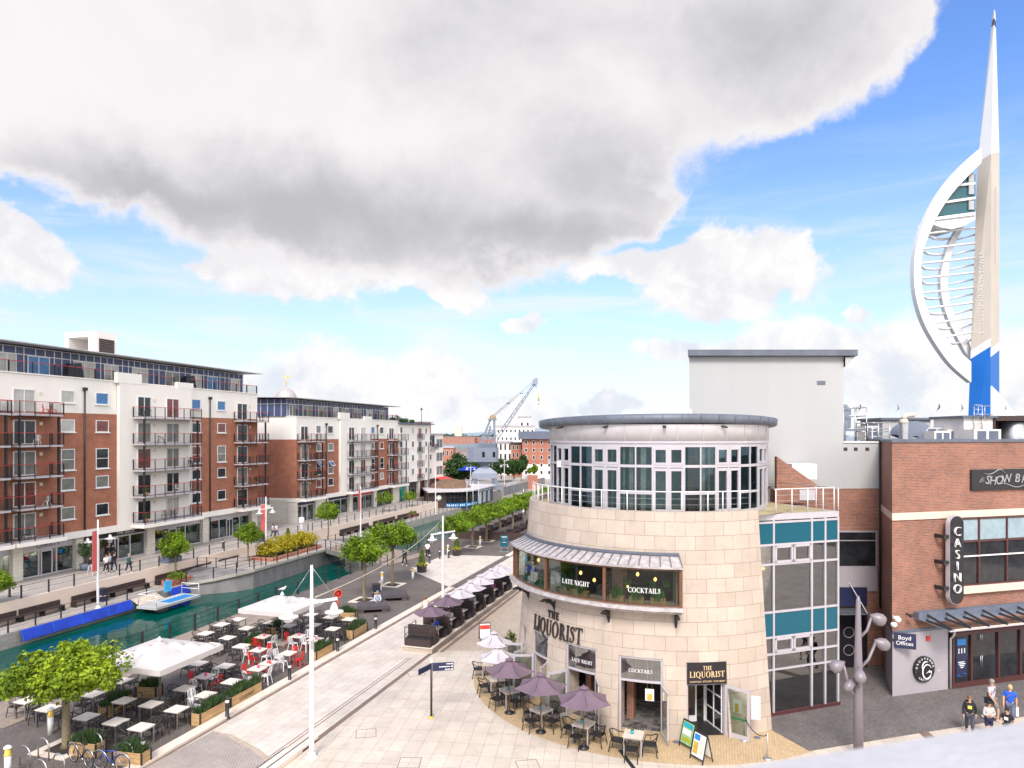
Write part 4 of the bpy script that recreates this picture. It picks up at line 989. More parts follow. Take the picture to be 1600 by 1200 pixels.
# ================================================================= the round stone building
RB = thing('round_building', 'round cream stone bar building with glazed drum storey and zinc roof', 'building', (DC[0],DC[1],0))
def Rz(z): return 7.2 - .72*z/9.25
def pc(r, deg, z): return (r*math.cos(rad(deg)), r*math.sin(rad(deg)), z)
OPEN = [(188.5,195.5,3.1),(203,214.3,3.3),(224,237.3,3.3),(245.5,260.6,3.2),(268.4,282.6,3.1)]
A0, A1, TH = 95.0, 300.3, .42
ang = [A0]
brk = sorted([a for o in OPEN for a in o[:2]] + [A1])
for x in brk:
    k = max(1, math.ceil((x-ang[-1])/1.6)); a_ = ang[-1]
    for i in range(1,k+1): ang.append(a_+(x-a_)*i/k)
b = MB(); ZT = 9.25; UVR = 7.0
def q4(p, uv=None, sm=False): b.add(p, [(0,1,2,3)], 0, sm, [uv] if uv else None)
for i in range(len(ang)-1):
    a, c = ang[i], ang[i+1]; mid = (a+c)/2
    o = next((o for o in OPEN if o[0]-.01 <= mid <= o[1]+.01), None); z0 = o[2] if o else 0.0
    bay_ = 188 <= mid <= 265.5
    zs = [z0] + [z for z in (3.1,3.3,5.4,7.0) if z > z0+.05] + [ZT]
    if bay_:
        for zz in (5.4,7.0): q4([pc(Rz(zz),a,zz),pc(Rz(zz),c,zz),pc(Rz(ZT)-TH,c,zz),pc(Rz(ZT)-TH,a,zz)])
    for z, y in zip(zs[:-1], zs[1:]):
        if bay_ and z == 5.4: continue
        uv = [(rad(a)*UVR,z),(rad(c)*UVR,z),(rad(c)*UVR,y),(rad(a)*UVR,y)]
        q4([pc(Rz(z),a,z),pc(Rz(z),c,z),pc(Rz(y),c,y),pc(Rz(y),a,y)], uv, True)
    q4([pc(Rz(ZT),a,ZT),pc(Rz(ZT),c,ZT),pc(Rz(ZT)-TH,c,ZT),pc(Rz(ZT)-TH,a,ZT)])
    for ya, yb in (((z0,5.4),(7.0,ZT)) if bay_ else ((z0,ZT),)): q4([pc(Rz(ZT)-TH,a,ya),pc(Rz(ZT)-TH,a,yb),pc(Rz(ZT)-TH,c,yb),pc(Rz(ZT)-TH,c,ya)])
    if o: q4([pc(Rz(z0),a,z0),pc(Rz(ZT)-TH,a,z0),pc(Rz(ZT)-TH,c,z0),pc(Rz(z0),c,z0)])
def cap(deg, z0, z1, flip):
    p = [pc(Rz(z0),deg,z0),pc(Rz(ZT)-TH,deg,z0),pc(Rz(ZT)-TH,deg,z1),pc(Rz(z1),deg,z1)]
    q4(p[::-1] if flip else p)
for o in OPEN: cap(o[0],0,o[2],False); cap(o[1],0,o[2],True)
cap(A1,0,ZT,False); cap(188.6,5.4,7.0,False); cap(265.0,5.4,7.0,True)
b.build('stone_wall', M['stone'], RB)
# rooms behind the openings
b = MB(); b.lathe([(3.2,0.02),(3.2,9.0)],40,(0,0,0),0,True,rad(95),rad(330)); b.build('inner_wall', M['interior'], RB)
b = MB(); b.lathe([(3.2,.03),(6.55,.03)],40,(0,0,0),0,False,rad(95),rad(300)); b.build('ground_floor', M['tilefloor'], RB)
b = MB(); b.lathe([(3.2,4.75),(6.4,4.75)],40,(0,0,0),0,False,rad(95),rad(300)); b.lathe([(6.4,4.6),(3.2,4.6)],40,(0,0,0),0,False,rad(95),rad(300)); b.build('upper_floor', M['darkwood'], RB)
b = MB(); b.lathe([(0,9.02),(6.5,9.02)],48,(0,0,0),0,False,rad(90),rad(330)); b.build('terrace_floor', M['moss'], RB)
b = MB()
for d in (200,208,226,233,247,271):
    p = pc(5.4,d,0); MB().box((p[0],p[1],1.6),(.5,.3,3.1),rad(d)).build('brick_column', M['brick_casino'], RB)
# shopfront frames, doors
def ribbon(bm, r, d0, d1, z0, z1, th=.08, n=4):
    for i in range(n):
        a, c = d0+(d1-d0)*i/n, d0+(d1-d0)*(i+1)/n
        bm.prism([pc(r,a,0)[:2],pc(r,c,0)[:2],pc(r-th,c,0)[:2],pc(r-th,a,0)[:2]], z0, z1)
for idx, o in enumerate(OPEN):
    d0, d1, zt = o; r = 6.9
    f = MB(); e = .7
    ribbon(f, r, d0, d0+e, 0, zt, .1, 1); ribbon(f, r, d1-e, d1, 0, zt, .1, 1); ribbon(f, r, d0+e, d1-e, zt-.09, zt, .1); ribbon(f, r, d0+e, d1-e, 2.14, 2.24, .1)
    fr = f.build('shopfront', M['alu'], RB)
    if idx < 4:
        g = MB(); ribbon(g, r-.03, d0+e, d1-e, 2.24, zt-.09, .02); g.build('fanlight', M['annex_glass'], fr)
    # open door leaves
    def leaf(deg_hinge, swing, w=.95, h=2.12, rad_=6.95):
        p = pc(rad_, deg_hinge, 0); a = rad(deg_hinge)+swing
        q = (p[0]+w*math.cos(a), p[1]+w*math.sin(a)); dl = MB()
        for s0, s1 in ((0,.1),(.9,1)): dl.bar((p[0]+(q[0]-p[0])*s0,p[1]+(q[1]-p[1])*s0,h/2+.02),(p[0]+(q[0]-p[0])*s1,p[1]+(q[1]-p[1])*s1,h/2+.02),.05,h)
        for z in (.12,h-.06): dl.bar((p[0],p[1],z),(q[0],q[1],z),.044,.2 if z < 1 else .1)
        d_ = dl.build('door', M['alu'], RB); g = MB(); s0, s1 = .1, .9
        g.bar((p[0]+(q[0]-p[0])*s0,p[1]+(q[1]-p[1])*s0,h/2),(p[0]+(q[0]-p[0])*s1,p[1]+(q[1]-p[1])*s1,h/2),.015,h-.3); g.build('pane', M['clear_glass'], d_)
        return d_, p, q
    if idx in (0,1,2): leaf(d0+.6, rad(-20), 1.0); leaf(d1-.6, rad(35), .9)
    if idx == 3: leaf(d1-.6, rad(14), .95)
    if idx == 4:
        d_, p, q = leaf(d1-.5, rad(38), 1.05); pm = Vector(((p[0]+q[0])/2,(p[1]+q[1])/2,0)); aa = math.atan2(q[1]-p[1],q[0]-p[0])
        nrm = Vector((math.sin(aa),-math.cos(aa),0))*.035
        MB().box(pm-nrm+Vector((0,0,1.35)),(.38,.012,.55),aa).build('poster', M['letter_white'], d_)
        MB().box(pm-nrm*1.3+Vector((-.04,0,1.28)),(.15,.012,.34),aa).build('poster_picture', M['gold'], d_); MB().box(pm-nrm*1.3+Vector((0,0,1.53)),(.34,.012,.14),aa).build('poster_header', M['blue_mid'], d_)
        MB().box(pm-nrm*1.2+Vector((0,0,.83)),(.84,.012,.08),aa).build('green_strip', mat('green_strip',(.05,.5,.25)), d_)
        b = MB(); b.box(Vector((q[0],q[1],0))+Vector((.22,-.05,1.45)),(.36,.06,.95),aa*.3); b.build('menu_case', M['fascia'], RB)
        MB().box(Vector((q[0],q[1],0))+Vector((.22,-.09,1.45)),(.26,.012,.78),aa*.3).build('menu_sheet', M['letter_white'], RB)
        MB().prism([pc(6.9,d0+.7,0)[:2],pc(6.9,d1-.7,0)[:2],pc(5.0,d1-2,0)[:2],pc(5.0,d0+2,0)[:2]],.035,.05).build('door_mat', M['rubber'], RB)
        v = MB(); 
        for dd in (d0+3,d0+7.6,d1-2.4): v.prism([pc(5.5,dd,0)[:2],pc(5.5,dd+.7,0)[:2],pc(5.42,dd+.7,0)[:2],pc(5.42,dd,0)[:2]],.05,2.2)
        ribbon(v,5.52,d0+1,d1-1,2.1,2.25,.1); ribbon(v,5.51,d0+3.7,d0+7.6,.05,.3,.06)
        u0, u1 = Vector(pc(6.8,d1-.8,0)), Vector(pc(5.5,d1-1.5,0))
        for f in (.03,.5,.97): v.bar(u0.lerp(u1,f)+Vector((0,0,.05)),u0.lerp(u1,f)+Vector((0,0,2.15)),.07)
        for z in (.1,.8,1.5,2.12): v.bar(u0+Vector((0,0,z)),u1+Vector((0,0,z)),.06)
        vd = v.build('inner_door', M['white'], RB); MB().bar(u0+Vector((0,0,1.1)),u1+Vector((0,0,1.1)),.02,2.0).build('pane', M['pane_dark'], vd)
        g = MB(); ribbon(g,5.47,d0+3.7,d0+7.6,.3,2.1,.02); ribbon(g,5.47,d0+1,d0+3,.1,2.1,.02); g.build('pane', M['pane_dark'], vd)
# hanging sign in the cocktail doorway
b = MB(); p = pc(6.6,256,0); b.box((p[0],p[1],1.55),(.36,.03,.5),rad(256+90)); hs_ = b.build('hanging_notice', M['letter_white'], RB)
MB().box((p[0]-.02*math.cos(rad(256))*-1.5,p[1]+.02*math.sin(rad(256))*1.5,1.47),(.2,.012,.25),rad(346)).build('notice_picture', M['gold'], hs_)
b = MB(); b.tube([(p[0]-.1,p[1],1.8),(p[0]-.1,p[1],3.1)],.008,4); b.tube([(p[0]+.1,p[1],1.8),(p[0]+.1,p[1],3.1)],.008,4); b.build('chain', M['steel'], hs_)
# fascia sign over the main door
d0, d1, zt = OPEN[4]; dm_ = (d0+d1)/2
b = MB(); ribbon(b, 7.02, d0+.3, d1-.3, 2.2, 3.08, .06, 6); fs = b.build('door_sign', M['sign_black'], RB)
def on_wall(quads, width, deg, z0, rfun, m, parent, name='lettering', th=.05, gapr=.02):
    b = MB()
    for i, qd in enumerate(quads):
        vo, vi = [], []
        for x, y in qd:
            z = z0+y; r = rfun(z); d = deg + math.degrees((x-width/2)/r)
            vo.append(pc(r+gapr+th+.0003*(i%5), d, z)); vi.append(pc(r+gapr, d, z))
        k = len(qd); b.add(vo+vi, [tuple(range(k)), tuple(range(2*k-1,k-1,-1))]+[((j+1)%k,j,k+j,k+(j+1)%k) for j in range(k)])
    bm = bmesh.new(); me = b.mesh(name, m); bm.from_mesh(me); bmesh.ops.recalc_face_normals(bm, faces=bm.faces); bm.to_mesh(me); bm.free()
    return obj(name, me, parent)
qs, w_ = serif_quads('THE', .17); on_wall(qs, w_, dm_, 2.80, lambda z: 7.02, M['letter_gold'], fs, th=.012, gapr=.004)
qs, w_ = serif_quads('LIQUORIST', .24); on_wall(qs, w_, dm_, 2.50, lambda z: 7.02, M['letter_gold'], fs, th=.012, gapr=.004)
p = pc(7.035, dm_, 2.33); text_obj('COCKTAILS · KITCHEN · LATE NIGHT', .09, M['letter_gold'], fs, p, rad(dm_+90), .004)
qs, w_ = serif_quads('THE', .32, .10); on_wall(qs, w_, 217.0, 4.17, Rz, M['letter_dark'], RB, 'wall_lettering', .06, .03)
qs, w_ = serif_quads('LIQUORIST', .70, .07, .74); on_wall(qs, w_, 218.0, 3.36, Rz, M['letter_dark'], RB, 'wall_lettering', .06, .03)
for deg, txt in ((231,'LATE NIGHT'),(253,'COCKTAILS')):
    qs, w_ = serif_quads(txt, .15); on_wall(qs, w_, deg, 2.55, lambda z: 6.9, M['letter_white'], RB, 'window_lettering', .006, .01)
# bay window: lead canopy, posts, sloping sill, brackets, plants
B0, B1 = 186.0, 266.3
b = MB(); k = 36
for i in range(k):
    a, c = B0+(B1-B0)*i/k, B0+(B1-B0)*(i+1)/k
    for (r0,z0,r1,z1,r2,z2,r3,z3) in ((7.52,7.04,6.62,7.40,6.62,7.48,7.52,7.12),):
        v = [pc(r0,a,z0),pc(r0,c,z0),pc(r1,c,z1),pc(r1,a,z1),pc(r3,a,z3),pc(r3,c,z3),pc(r2,c,z2),pc(r2,a,z2)]
        b.add(v,[(3,2,1,0),(4,5,6,7),(0,1,5,4),(2,3,7,6)] + ([(1,2,6,5)] if i == k-1 else []) + ([(3,0,4,7)] if i == 0 else []))
bay = b.build('bay_canopy', M['lead_pale'], RB)
b = MB()
for i in range(25):
    a = B0+(B1-B0)*i/24; b.bar(pc(7.50,a,7.115),pc(6.66,a,7.50),.045,.05)
for i in range(k): 
    a, c = B0+(B1-B0)*i/k, B0+(B1-B0)*(i+1)/k; b.bar(pc(6.70,a,7.52),pc(6.70,c,7.52),.12,.10)
b.build('canopy_seam', M['lead'], bay)
b = MB()
for i in range(k):
    a, c = B0+(B1-B0)*i/k, B0+(B1-B0)*(i+1)/k
    pr = [(7.55,5.46),(7.58,5.32),(7.4,5.18),(6.7,5.08),(6.7,5.46)]
    v = [pc(r,a,z) for r,z in pr]+[pc(r,c,z) for r,z in pr]; f5 = [(j,j+5,(j+1)%5+5,(j+1)%5) for j in range(5)]
    b.add(v, [q[::-1] for q in f5] + ([(0,1,2,3,4)] if i == 0 else []) + ([(9,8,7,6,5)] if i == k-1 else []))
b.build('bay_sill', M['lead_pale'], RB)
PO = [187.5,192.8,217,241.5,266]
b = MB()
for d in PO: 
    p = pc(7.33,d,0); b.box((p[0],p[1],6.24),(.15,.13,1.57),rad(d))
ribbon(b,7.36,187,266,5.46,5.54,.1,30); ribbon(b,7.36,187,266,6.94,7.03,.1,30)
p = pc(6.75,266,0); b.box((p[0],p[1],6.24),(.1,.08,1.57),rad(266)); b.build('bay_post', M['teak'], RB)
b = MB(); ribbon(b,7.33,187,266,5.54,6.94,.015,32)
b.add([pc(7.3,266,5.36),pc(6.7,266,5.36),pc(6.7,266,6.94),pc(7.3,266,6.94)],[(0,1,2,3)]); b.build('bay_glass', M['clear_glass'], RB)
for d in (196,217,241.5,265):
    b = MB(); r0 = Rz(4.9)-.02
    for j in range(7):
        a0_, a1_ = rad(90*j/7), rad(90*(j+1)/7)
        b.bar(pc(r0+.08+.66*(1-math.cos(a0_)),d,4.62+.46*math.sin(a0_)),pc(r0+.08+.66*(1-math.cos(a1_)),d,4.62+.46*math.sin(a1_)),.10,.12)
    b.bar(pc(r0+.03,d,4.5),pc(r0+.03,d,5.1),.10,.07); b.bar(pc(r0,d,5.06),pc(r0+.85,d,5.06),.12,.07)
    for rr_, zz_ in ((.14,4.86),(.30,4.93),(.48,4.98)): b.lathe([(.07,-.05),(.07,.05)],8,pc(r0+rr_,d,zz_))
    b.build('bracket', M['black'], RB)
# interior of the bay: timber troughs with plants, hanging lamps, lettering on the glass
b = MB(); lf = MB()
def tuft(bm, c, rx, ry, h, nb, w=.02):
    for i in range(nb):
        x, y = (RND.random()-.5)*2*rx, (RND.random()-.5)*2*ry; a = RND.random()*PI; l = h*(.55+.5*RND.random())
        p = Vector((c[0]+x, c[1]+y, c[2])); t_ = p+Vector(((RND.random()-.5)*h*.5,(RND.random()-.5)*h*.5,l)); s_ = Vector((math.cos(a),math.sin(a),0))*w
        m_ = p.lerp(t_,.55)+Vector(((RND.random()-.5)*.03,(RND.random()-.5)*.03,0))
        bm.add([p-s_*.6,p+s_*.6,m_+s_,m_-s_,t_], [(0,1,2,3),(3,2,4)])
for d in (211,221,225.5,230.5,244.5,251.5,259):
    p = pc(6.8,d,0); b.box((p[0],p[1],5.58),(.22,.62,.26),rad(d)); tuft(lf,(p[0],p[1],5.6),.2,.2,.55,60,.03)
for d in (198,205): p = pc(6.9,d,0); tuft(lf,(p[0],p[1],5.3),.2,.2,.5,50,.03)
for d in (248,257,262): p = pc(6.5,d,0); tuft(lf,(p[0],p[1],6.1),.12,.12,.3,30,.025)
b.build('plant_trough', M['timber'], RB); lf.build('trough_plant', leafmat('fern_leaves',(.02,.10,.012),(.10,.30,.04),.3,3), RB)
b = MB()
for d, r_, z in ((226,6.2,6.3),(231,5.9,6.0),(251,6.1,6.5),(258,6.0,6.3),(246,5.8,5.9),(197,6.4,6.4),(228,6.5,5.75)):
    b.lathe([(0,-.09),(.06,-.04),(.07,.02),(.03,.09),(0,.1)],8,pc(r_,d,z)); 
b.build('filament_lamp', lm, RB)
b = MB()
for d, r_ in ((226,6.2),(231,5.9),(251,6.1),(258,6.0),(246,5.8)): b.tube([pc(r_,d,6.5),pc(r_,d,8.9)],.01,4)
for d in (222,236,250,262): p = pc(4.6,d,0); b.box((p[0],p[1],5.6),(.9,.9,.06),rad(d)); b.tube([pc(4.6,d,4.8),pc(4.6,d,5.6)],.05,6)
b.build('lamp_cable', M['dark'], RB)
b = MB(); p = pc(6.2,243.8,0); b.box((p[0],p[1],6.5),(.5,.5,3.4),rad(243)); b.build('brick_column', M['brick_casino'], RB)
for deg, txt, zz in ((230.5,'LATE NIGHT',6.02),(254.5,'COCKTAILS',6.0)):
    qs, w_ = serif_quads(txt, .20); on_wall(qs, w_, deg, zz, lambda z: 7.33, M['letter_white'], RB, 'window_lettering', .006, .006)

# glazed drum storey
DRR = 5.4
def ang_at(px, R):
    u = (px-800)/F; a_ = 1+u*u; b_ = -2*(u*DC[0]+DC[1]); c_ = DC[0]**2+DC[1]**2-R*R; dsc = b_*b_-4*a_*c_
    Y = (-b_-math.sqrt(max(0,dsc)))/(2*a_); return math.degrees(math.atan2(Y-DC[1], u*Y-DC[0])) % 360
doors = [ang_at(px, DRR) for px in (946,1045.7,1138.5)]
step = (doors[2]-doors[0])/2
dc = [doors[0]+step*i for i in range(-4,5)]
fm = MB(); gl = MB(); cu = MB()
Z0, Z1 = 9.03, 12.2
for c in dc:
    h = step*.22                                  # half width of a door pair
    def stile(d, w=.85, z0=Z0, z1=Z1, t_=.10): ribbon(fm, DRR+.02, d-w/2, d+w/2, z0, z1, t_, 1)
    for d in (c-h-.5, c, c+h+.5): stile(d, 1.0 if d != c else .75)
    for sg in (-1,1):
        i0, i1 = (c+.3, c+h+.2) if sg > 0 else (c-h-.2, c-.3)
        for d in (i0+.5, i1-.5): ribbon(fm, DRR+.035, d-.45, d+.45, Z0, 11.05, .1, 1); ribbon(fm, DRR+.035, d-.45, d+.45, 11.2, 12.0, .1, 1)
        for za, zb in ((Z0,Z0+.22),(10.93,11.05),(11.2,11.3),(11.86,12.0)): ribbon(fm, DRR+.035, i0+.9, i1-.9, za, zb, .1, 2)
        # fixed lights beside the doors
        f0 = c+sg*(h+.9); f1 = c+sg*(step/2)
        d_in = (f0+f1)/2
    stile(c+step/2, .7); 
    for za, zb in ((9.9,10.0),(11.12,11.2)): ribbon(fm, DRR+.012, c+h+.9, c+step-h-.9, za, zb, .08, 6)
    ribbon(fm, DRR+.012, c+h+.9, c+step-h-.9, Z0, Z0+.14, .08, 6)
    for f in (.0,1.0):
        pass
ribbon(fm, DRR+.015, dc[0]-step/2, dc[-1]+step, 11.98, Z1, .09, 90); ribbon(fm, DRR+.016, dc[0]-step/2, dc[-1]+step, 11.08, 11.2, .09, 90); ribbon(fm, DRR+.016, dc[0]-step/2, dc[-1]+step, Z0-.1, Z0+.06, .09, 90)
ribbon(fm, DRR+.06, dc[0]-step/2, dc[-1]+step, 12.14, 12.24, .1, 90)
drum = fm.build('drum_frame', M['alu'], RB)
ribbon(gl, DRR-.03, dc[0]-step/2, dc[-1]+step, Z0, Z1, .015, 90); gl.build('drum_glass', M['drum_glass'], drum)
for c in dc:
    for f, w in ((.27,1.2),(.40,2.2),(.60,2.6),(.73,1.2),(.05,1.0)):
        if RND.random() < .62: ribbon(cu, DRR-.35-.1*RND.random(), c+step*f-w/2, c+step*f+w/2, 9.05, 12.1, .05, 2)
cu.build('curtain', M['curtain'], drum)
b = MB(); b.lathe([(3.4,9.03),(3.4,12.3)],40); b.build('drum_inner_wall', M['interior_pale'], RB)
b = MB()
for i in range(9): p = pc(4.5,dc[0]+step*i+step*.5,0); MB().box((p[0],p[1],10.6),(.45,.45,3.1),rad(dc[0]+step*i)).build('brick_column', M['brick_casino'], RB)
b = MB(); b.lathe([(DRR-.02,12.24),(DRR+.06,12.24),(DRR+.06,12.98)],72); b.build('drum_fascia', M['fascia'], RB)
b = MB()
for i in range(30): d = 12*i+4; ribbon(b, DRR+.075, d-.12, d+.12, 12.26, 12.97, .012, 1)
b.build('fascia_joint', M['alu'], RB)
b = MB(); r_ = 5.95
b.lathe([(0,12.93),(DRR-.1,12.92),(r_-.12,12.86),(r_,12.90),(r_+.03,13.24),(r_-.25,13.29),(0,13.38)],72)
ro = b.build('drum_roof', M['lead'], RB); ro.rotation_euler = (rad(-1.6),0,0); ro.location = (0,0,.0)
ro.location.z = 12.9 - (Matrix.Rotation(rad(-1.6),3,'X') @ Vector((0,0,12.9))).z
b = MB()
for i in range(44):
    d = 360*i/44; p, q = pc(r_+.03,d,12.93), pc(r_+.05,d,13.23); b.bar(p,q,.025,.02)
b.build('roof_seam', M['slate'], ro)
b = MB()
for d in (205,235,262,290): b.bar(pc(DRR+.05,d,12.9),pc(r_-.2,d,12.84),.14,.06); 
p = pc(4.9,288,13.45); b.box((p[0],p[1],13.32),(.12,.12,.22)); b.build('soffit_light', M['dark'], RB)
# terrace railing with white posts
b = MB(); rl = MB(); rr2 = Rz(ZT)-.17
degs = [ang_at(px, rr2) for px in (842,856.5,878,906,940,980,1021.7,1065,1106)]
degs = [180,188,194,200,206] + degs + [284.5,292.5]
for d in degs: b.tube([pc(rr2,d,9.2),pc(rr2,d,10.08)],.028,6)
b.build('railing_post', M['white'], RB)
for z, r_3 in ((10.1,.026),(9.8,.003),(9.55,.003)):
    rl.tube([pc(rr2,175+(297-175)*i/50,z) for i in range(51)], r_3, 5)
rl.build('railing_rail', M['white'], RB)
b = MB(); 
for d in (205,234,268): MB().box(pc(DRR+.1,dc[0]+d-180,11.1),(.12,.2,.28),rad(d)).build('wall_lamp', M['white'], RB)

# ================================================================= glazed annex beside the round building
ax = thing('glass_annex', 'square glass and teal panelled annex right of the round stone building', 'building', (11.6,30.45,0), math.atan2(1.3,3.6))
e_ = Vector((3.6,1.3,0)).normalized(); o_ = Vector((11.6,30.45,0))
def ax_x(px):    # where a column of the photo meets the annex front
    k = (px-800)/F; t = (k*o_.y-o_.x)/(e_.x-k*e_.y); return t
XL = -1.5; XR = ax_x(1308.5); cols_ = [XL, ax_x(1207.5), ax_x(1267), ax_x(1288), XR]
rows_ = [.15, 2.75, 3.50, 4.62, 6.75, 7.62, 8.62]
b = MB(); b.bb(XL,XR+.03,.35,6.4,.1,.2); b.bb(XL,XR+.03,.35,6.4,4.1,4.3); b.build('floor_slab', M['interior_pale'], ax)
MB().bb(XL,XR+.03,-.06,6.5,8.72,8.98).build('parapet', M['alu'], ax)
MB().bb(XL+.2,XR-.2,.15,6.4,8.981,9.0).build('roof_terrace', M['moss'], ax)
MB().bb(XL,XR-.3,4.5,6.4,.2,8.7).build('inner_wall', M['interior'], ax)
MB().bb(-.6,XR+.06,-.12,.4,0,.15).build('plinth', M['maroon'], ax)
b = MB()
for i, x in enumerate(cols_): b.bb(x-.045 if i < 4 else x-.06, x+.045 if i < 4 else x+.03, -.08,.06,.15,8.72)
for z in rows_[1:]: b.bb(XL,XR,-.075,.055,z-.045,z+.045)
for z0_, z1_ in ((2.80,3.45),(6.80,7.57)):
    for xa, xb in ((cols_[1]+.05,(cols_[1]+cols_[2])/2-.02),((cols_[1]+cols_[2])/2+.02,cols_[2]-.05)):
        b.bb(xa,xa+.1,-.1,.04,z0_,z1_); b.bb(xb-.1,xb,-.1,.04,z0_,z1_); b.bb(xa,xb,-.1,.04,z0_,z0_+.1); b.bb(xa,xb,-.1,.04,z1_-.1,z1_)
b.bb(XL,XR,-.085,.055,2.02,2.09)
# return side
for y in (2.2,4.4,6.4): b.bb(XR-.04,XR+.035,y-.05,y+.05,.15,8.72)
for z in rows_[1:]: b.bb(XR-.04,XR+.03,.0,6.4,z-.045,z+.045)
af = b.build('annex_frame', M['alu'], ax)
b = MB(); b.bb(XL,XR-.02,-.012,.006,.15,8.7); b.bb(XR-.02,XR-.005,0,6.4,.15,8.7); b.build('annex_glass', M['annex_glass'], ax)
for z0_, z1_ in ((3.545,4.575),(7.665,8.575)):
    for i in range(4): MB().bb(cols_[i]+.045,cols_[i+1]-.045,-.045,-.02,z0_,z1_).build('teal_panel', M['teal'], ax)
    MB().bb(XR+.0,XR+.012,.06,6.3,z0_,z1_).build('teal_panel', M['teal'], ax)
b = MB(); b.bb(.55,1.35,.08,.1,.5,1.75); nb_ = b.build('poster', M['interior_pale'], ax); MB().bb(.62,.95,.06,.079,.6,1.3).build('poster_picture', M['gold'], nb_)
b = MB(); b.bb(cols_[2]+.15,cols_[2]+.55,.08,.1,1.2,1.75); b.build('notice', M['letter_white'], ax)
for p_, r_ in (((.35,1.0,6.35),.1),((2.4,2.4,6.4),.06)): MB().lathe([(0,-r_),(r_,0),(0,r_)],8,p_).build('filament_lamp', lm, ax)
b = MB(); b.tube([(.35,1.6,6.3),(.35,1.6,8.7)],.01,4)
for x in (-.6,.6,1.7,2.7):
    b.bb(x,x+.8,1.2,1.9,5.0,5.06); b.bb(x+.35,x+.42,1.5,1.56,4.3,5.0)
b.build('table', M['darkwood'], ax)
b = MB()                                              # arched balustrade and sloping roof mirrored in the glass, modelled as solids inside
for i in range(9):
    x = .1+.34*i; z = 4.95-.09*i
    b.tube([(x,.9,z-.6),(x,.9,z-.05)],.02,5); b.tube([(x+.17-.15*math.cos(PI*j/6),.9,z-.25+.17*math.sin(PI*j/6)-.045*j/6) for j in range(7)],.016,5)
b.tube([(.05,.9,5.05),(3.2,.9,4.25)],.035,6); b.tube([(.05,.9,4.45),(3.2,.9,3.7)],.03,6); b.build('balustrade', M['white'], ax)
b = MB(); b.add([(.2,1.3,6.0),(3.4,1.0,5.2),(3.4,3.6,5.2),(.2,3.6,6.0),(.2,1.3,5.85),(3.4,1.0,5.05),(3.4,3.6,5.05),(.2,3.6,5.85)],[(0,1,2,3),(7,6,5,4),(0,4,5,1),(1,5,6,2),(2,6,7,3),(3,7,4,0)]); b.build('mirrored_roof', M['darkwood'], ax)
for x in (1.35,2.35): MB().bb(x,x+.16,.5,.66,.2,8.7).build('column', M['kerb'], ax)
for z in (2.25,6.9): MB().bb(-.4,2.2,3.0,3.1,z-1.6,z+.9).build('partition', M['interior_pale'], ax)
for z in (4.05,8.65):
    for x in (.3,1.8): MB().bb(x,x+.5,1.0,1.5,z-.03,z).build('ceiling_light', M['shop_light'], ax)
b = MB()
for y in (0.06,): 
    for x in [XL+.9*i for i in range(2,7)]: b.tube([(x,y+.05,8.98),(x,y+.05,10.05)],.026,6)
b.tube([(XR-.1,.1,8.98),(XR-.1,.1,10.05)],.026,6); b.tube([(XR-.1,1.2,8.98),(XR-.1,1.2,10.05)],.026,6)
for z, r_3 in ((10.07,.026),(9.8,.003),(9.55,.003),(9.3,.003)): b.tube([(.2,.1,z),(XR-.1,.1,z),(XR-.1,4,z)],r_3,5)
b.build('terrace_railing', M['white'], ax)

# ================================================================= tall pale hall behind
hl = thing('pale_hall', 'tall plain pale grey rendered hall with thin overhanging roof behind the round building', 'building', (9.6,37,0))
x1 = (1318-800)/F*37-9.6; zt = z_at(557,37)
MB().prism([(0,0),(x1,0),(x1+2.5,11),(3.6,11)],0,zt).build('wall', M['render_grey'], hl)
MB().prism([(-.16,-.35),(x1+.6,-.35),(x1+3.2,11.4),(3.4,11.4)],zt+.01,z_at(548,37)+.02).build('roof', M['lead'], hl)
MB().add([(x1-.001,-.2,zt-.05),(x1+.5,-.2,zt-.05),(x1-.001,-.2,zt-.6),(x1-.001,6,zt-.05),(x1+.5,6,zt-.05),(x1-.001,6,zt-.6)],[(0,2,1),(3,4,5),(1,2,5,4),(0,1,4,3)]).build('eaves_bracket', M['render_grey'], hl)
z_ = z_at(598,37); xx = (1283-800)/F*37-9.6; MB().bb(xx-.22,xx+.22,-.03,-.002,z_-.1,z_+.1).build('vent', M['lead'], hl)
b = MB(); b.bb(-.02,.12,-.1,-.01,11.9,z_at(640,37)); b.build('trim', M['white'], hl)
x2 = 20.05-9.6; zl = z_at(692,37)
MB().bb(x1+.002,x2,.001,2.5,9.62,zl).build('low_wall', M['render_grey'], hl)
b = MB(); b.bb(x1,x2,-.05,2.6,zl+.001,zl+.08); b.build('coping', M['white'], hl)
b = MB()
for px in (1321,1337,1355): xx = (px-800)/F*37-9.6; b.bb(xx-.1,xx+.1,-.02,.0,zl-.42,zl-.25)
b.build('weep_hole', M['darkwood'], hl)
MB().bb(5.4-1.0,x2,-.04,-.002,0,9.6).build('brick_wall', M['brick_casino'], hl)
xa, xb = (1306-800)/F*37-9.6, (1369-800)/F*37-9.6; za, zb = z_at(923,37), z_at(829,37); zm = z_at(886,37)
b = MB(); b.bb(xa-.6,xb,-.12,-.05,za,zm); b.build('grey_panel', M['plinth'], hl)
b = MB(); b.bb(xa-.6,xb,-.13,-.05,zb-.08,zb); b.bb(xb-.08,xb,-.13,-.05,zm,zb-.08); b.bb(xa-.6,xb,-.13,-.05,zm,zm+.07); b.bb(xa-.6,xb-.08,-.126,-.05,zb-.55,zb-.5); wf_ = b.build('window_frame', M['plinth'], hl)
MB().bb(xa-.6,xb-.08,-.09,-.045,zm+.07,zb-.08).build('pane', M['pane_dark'], wf_)
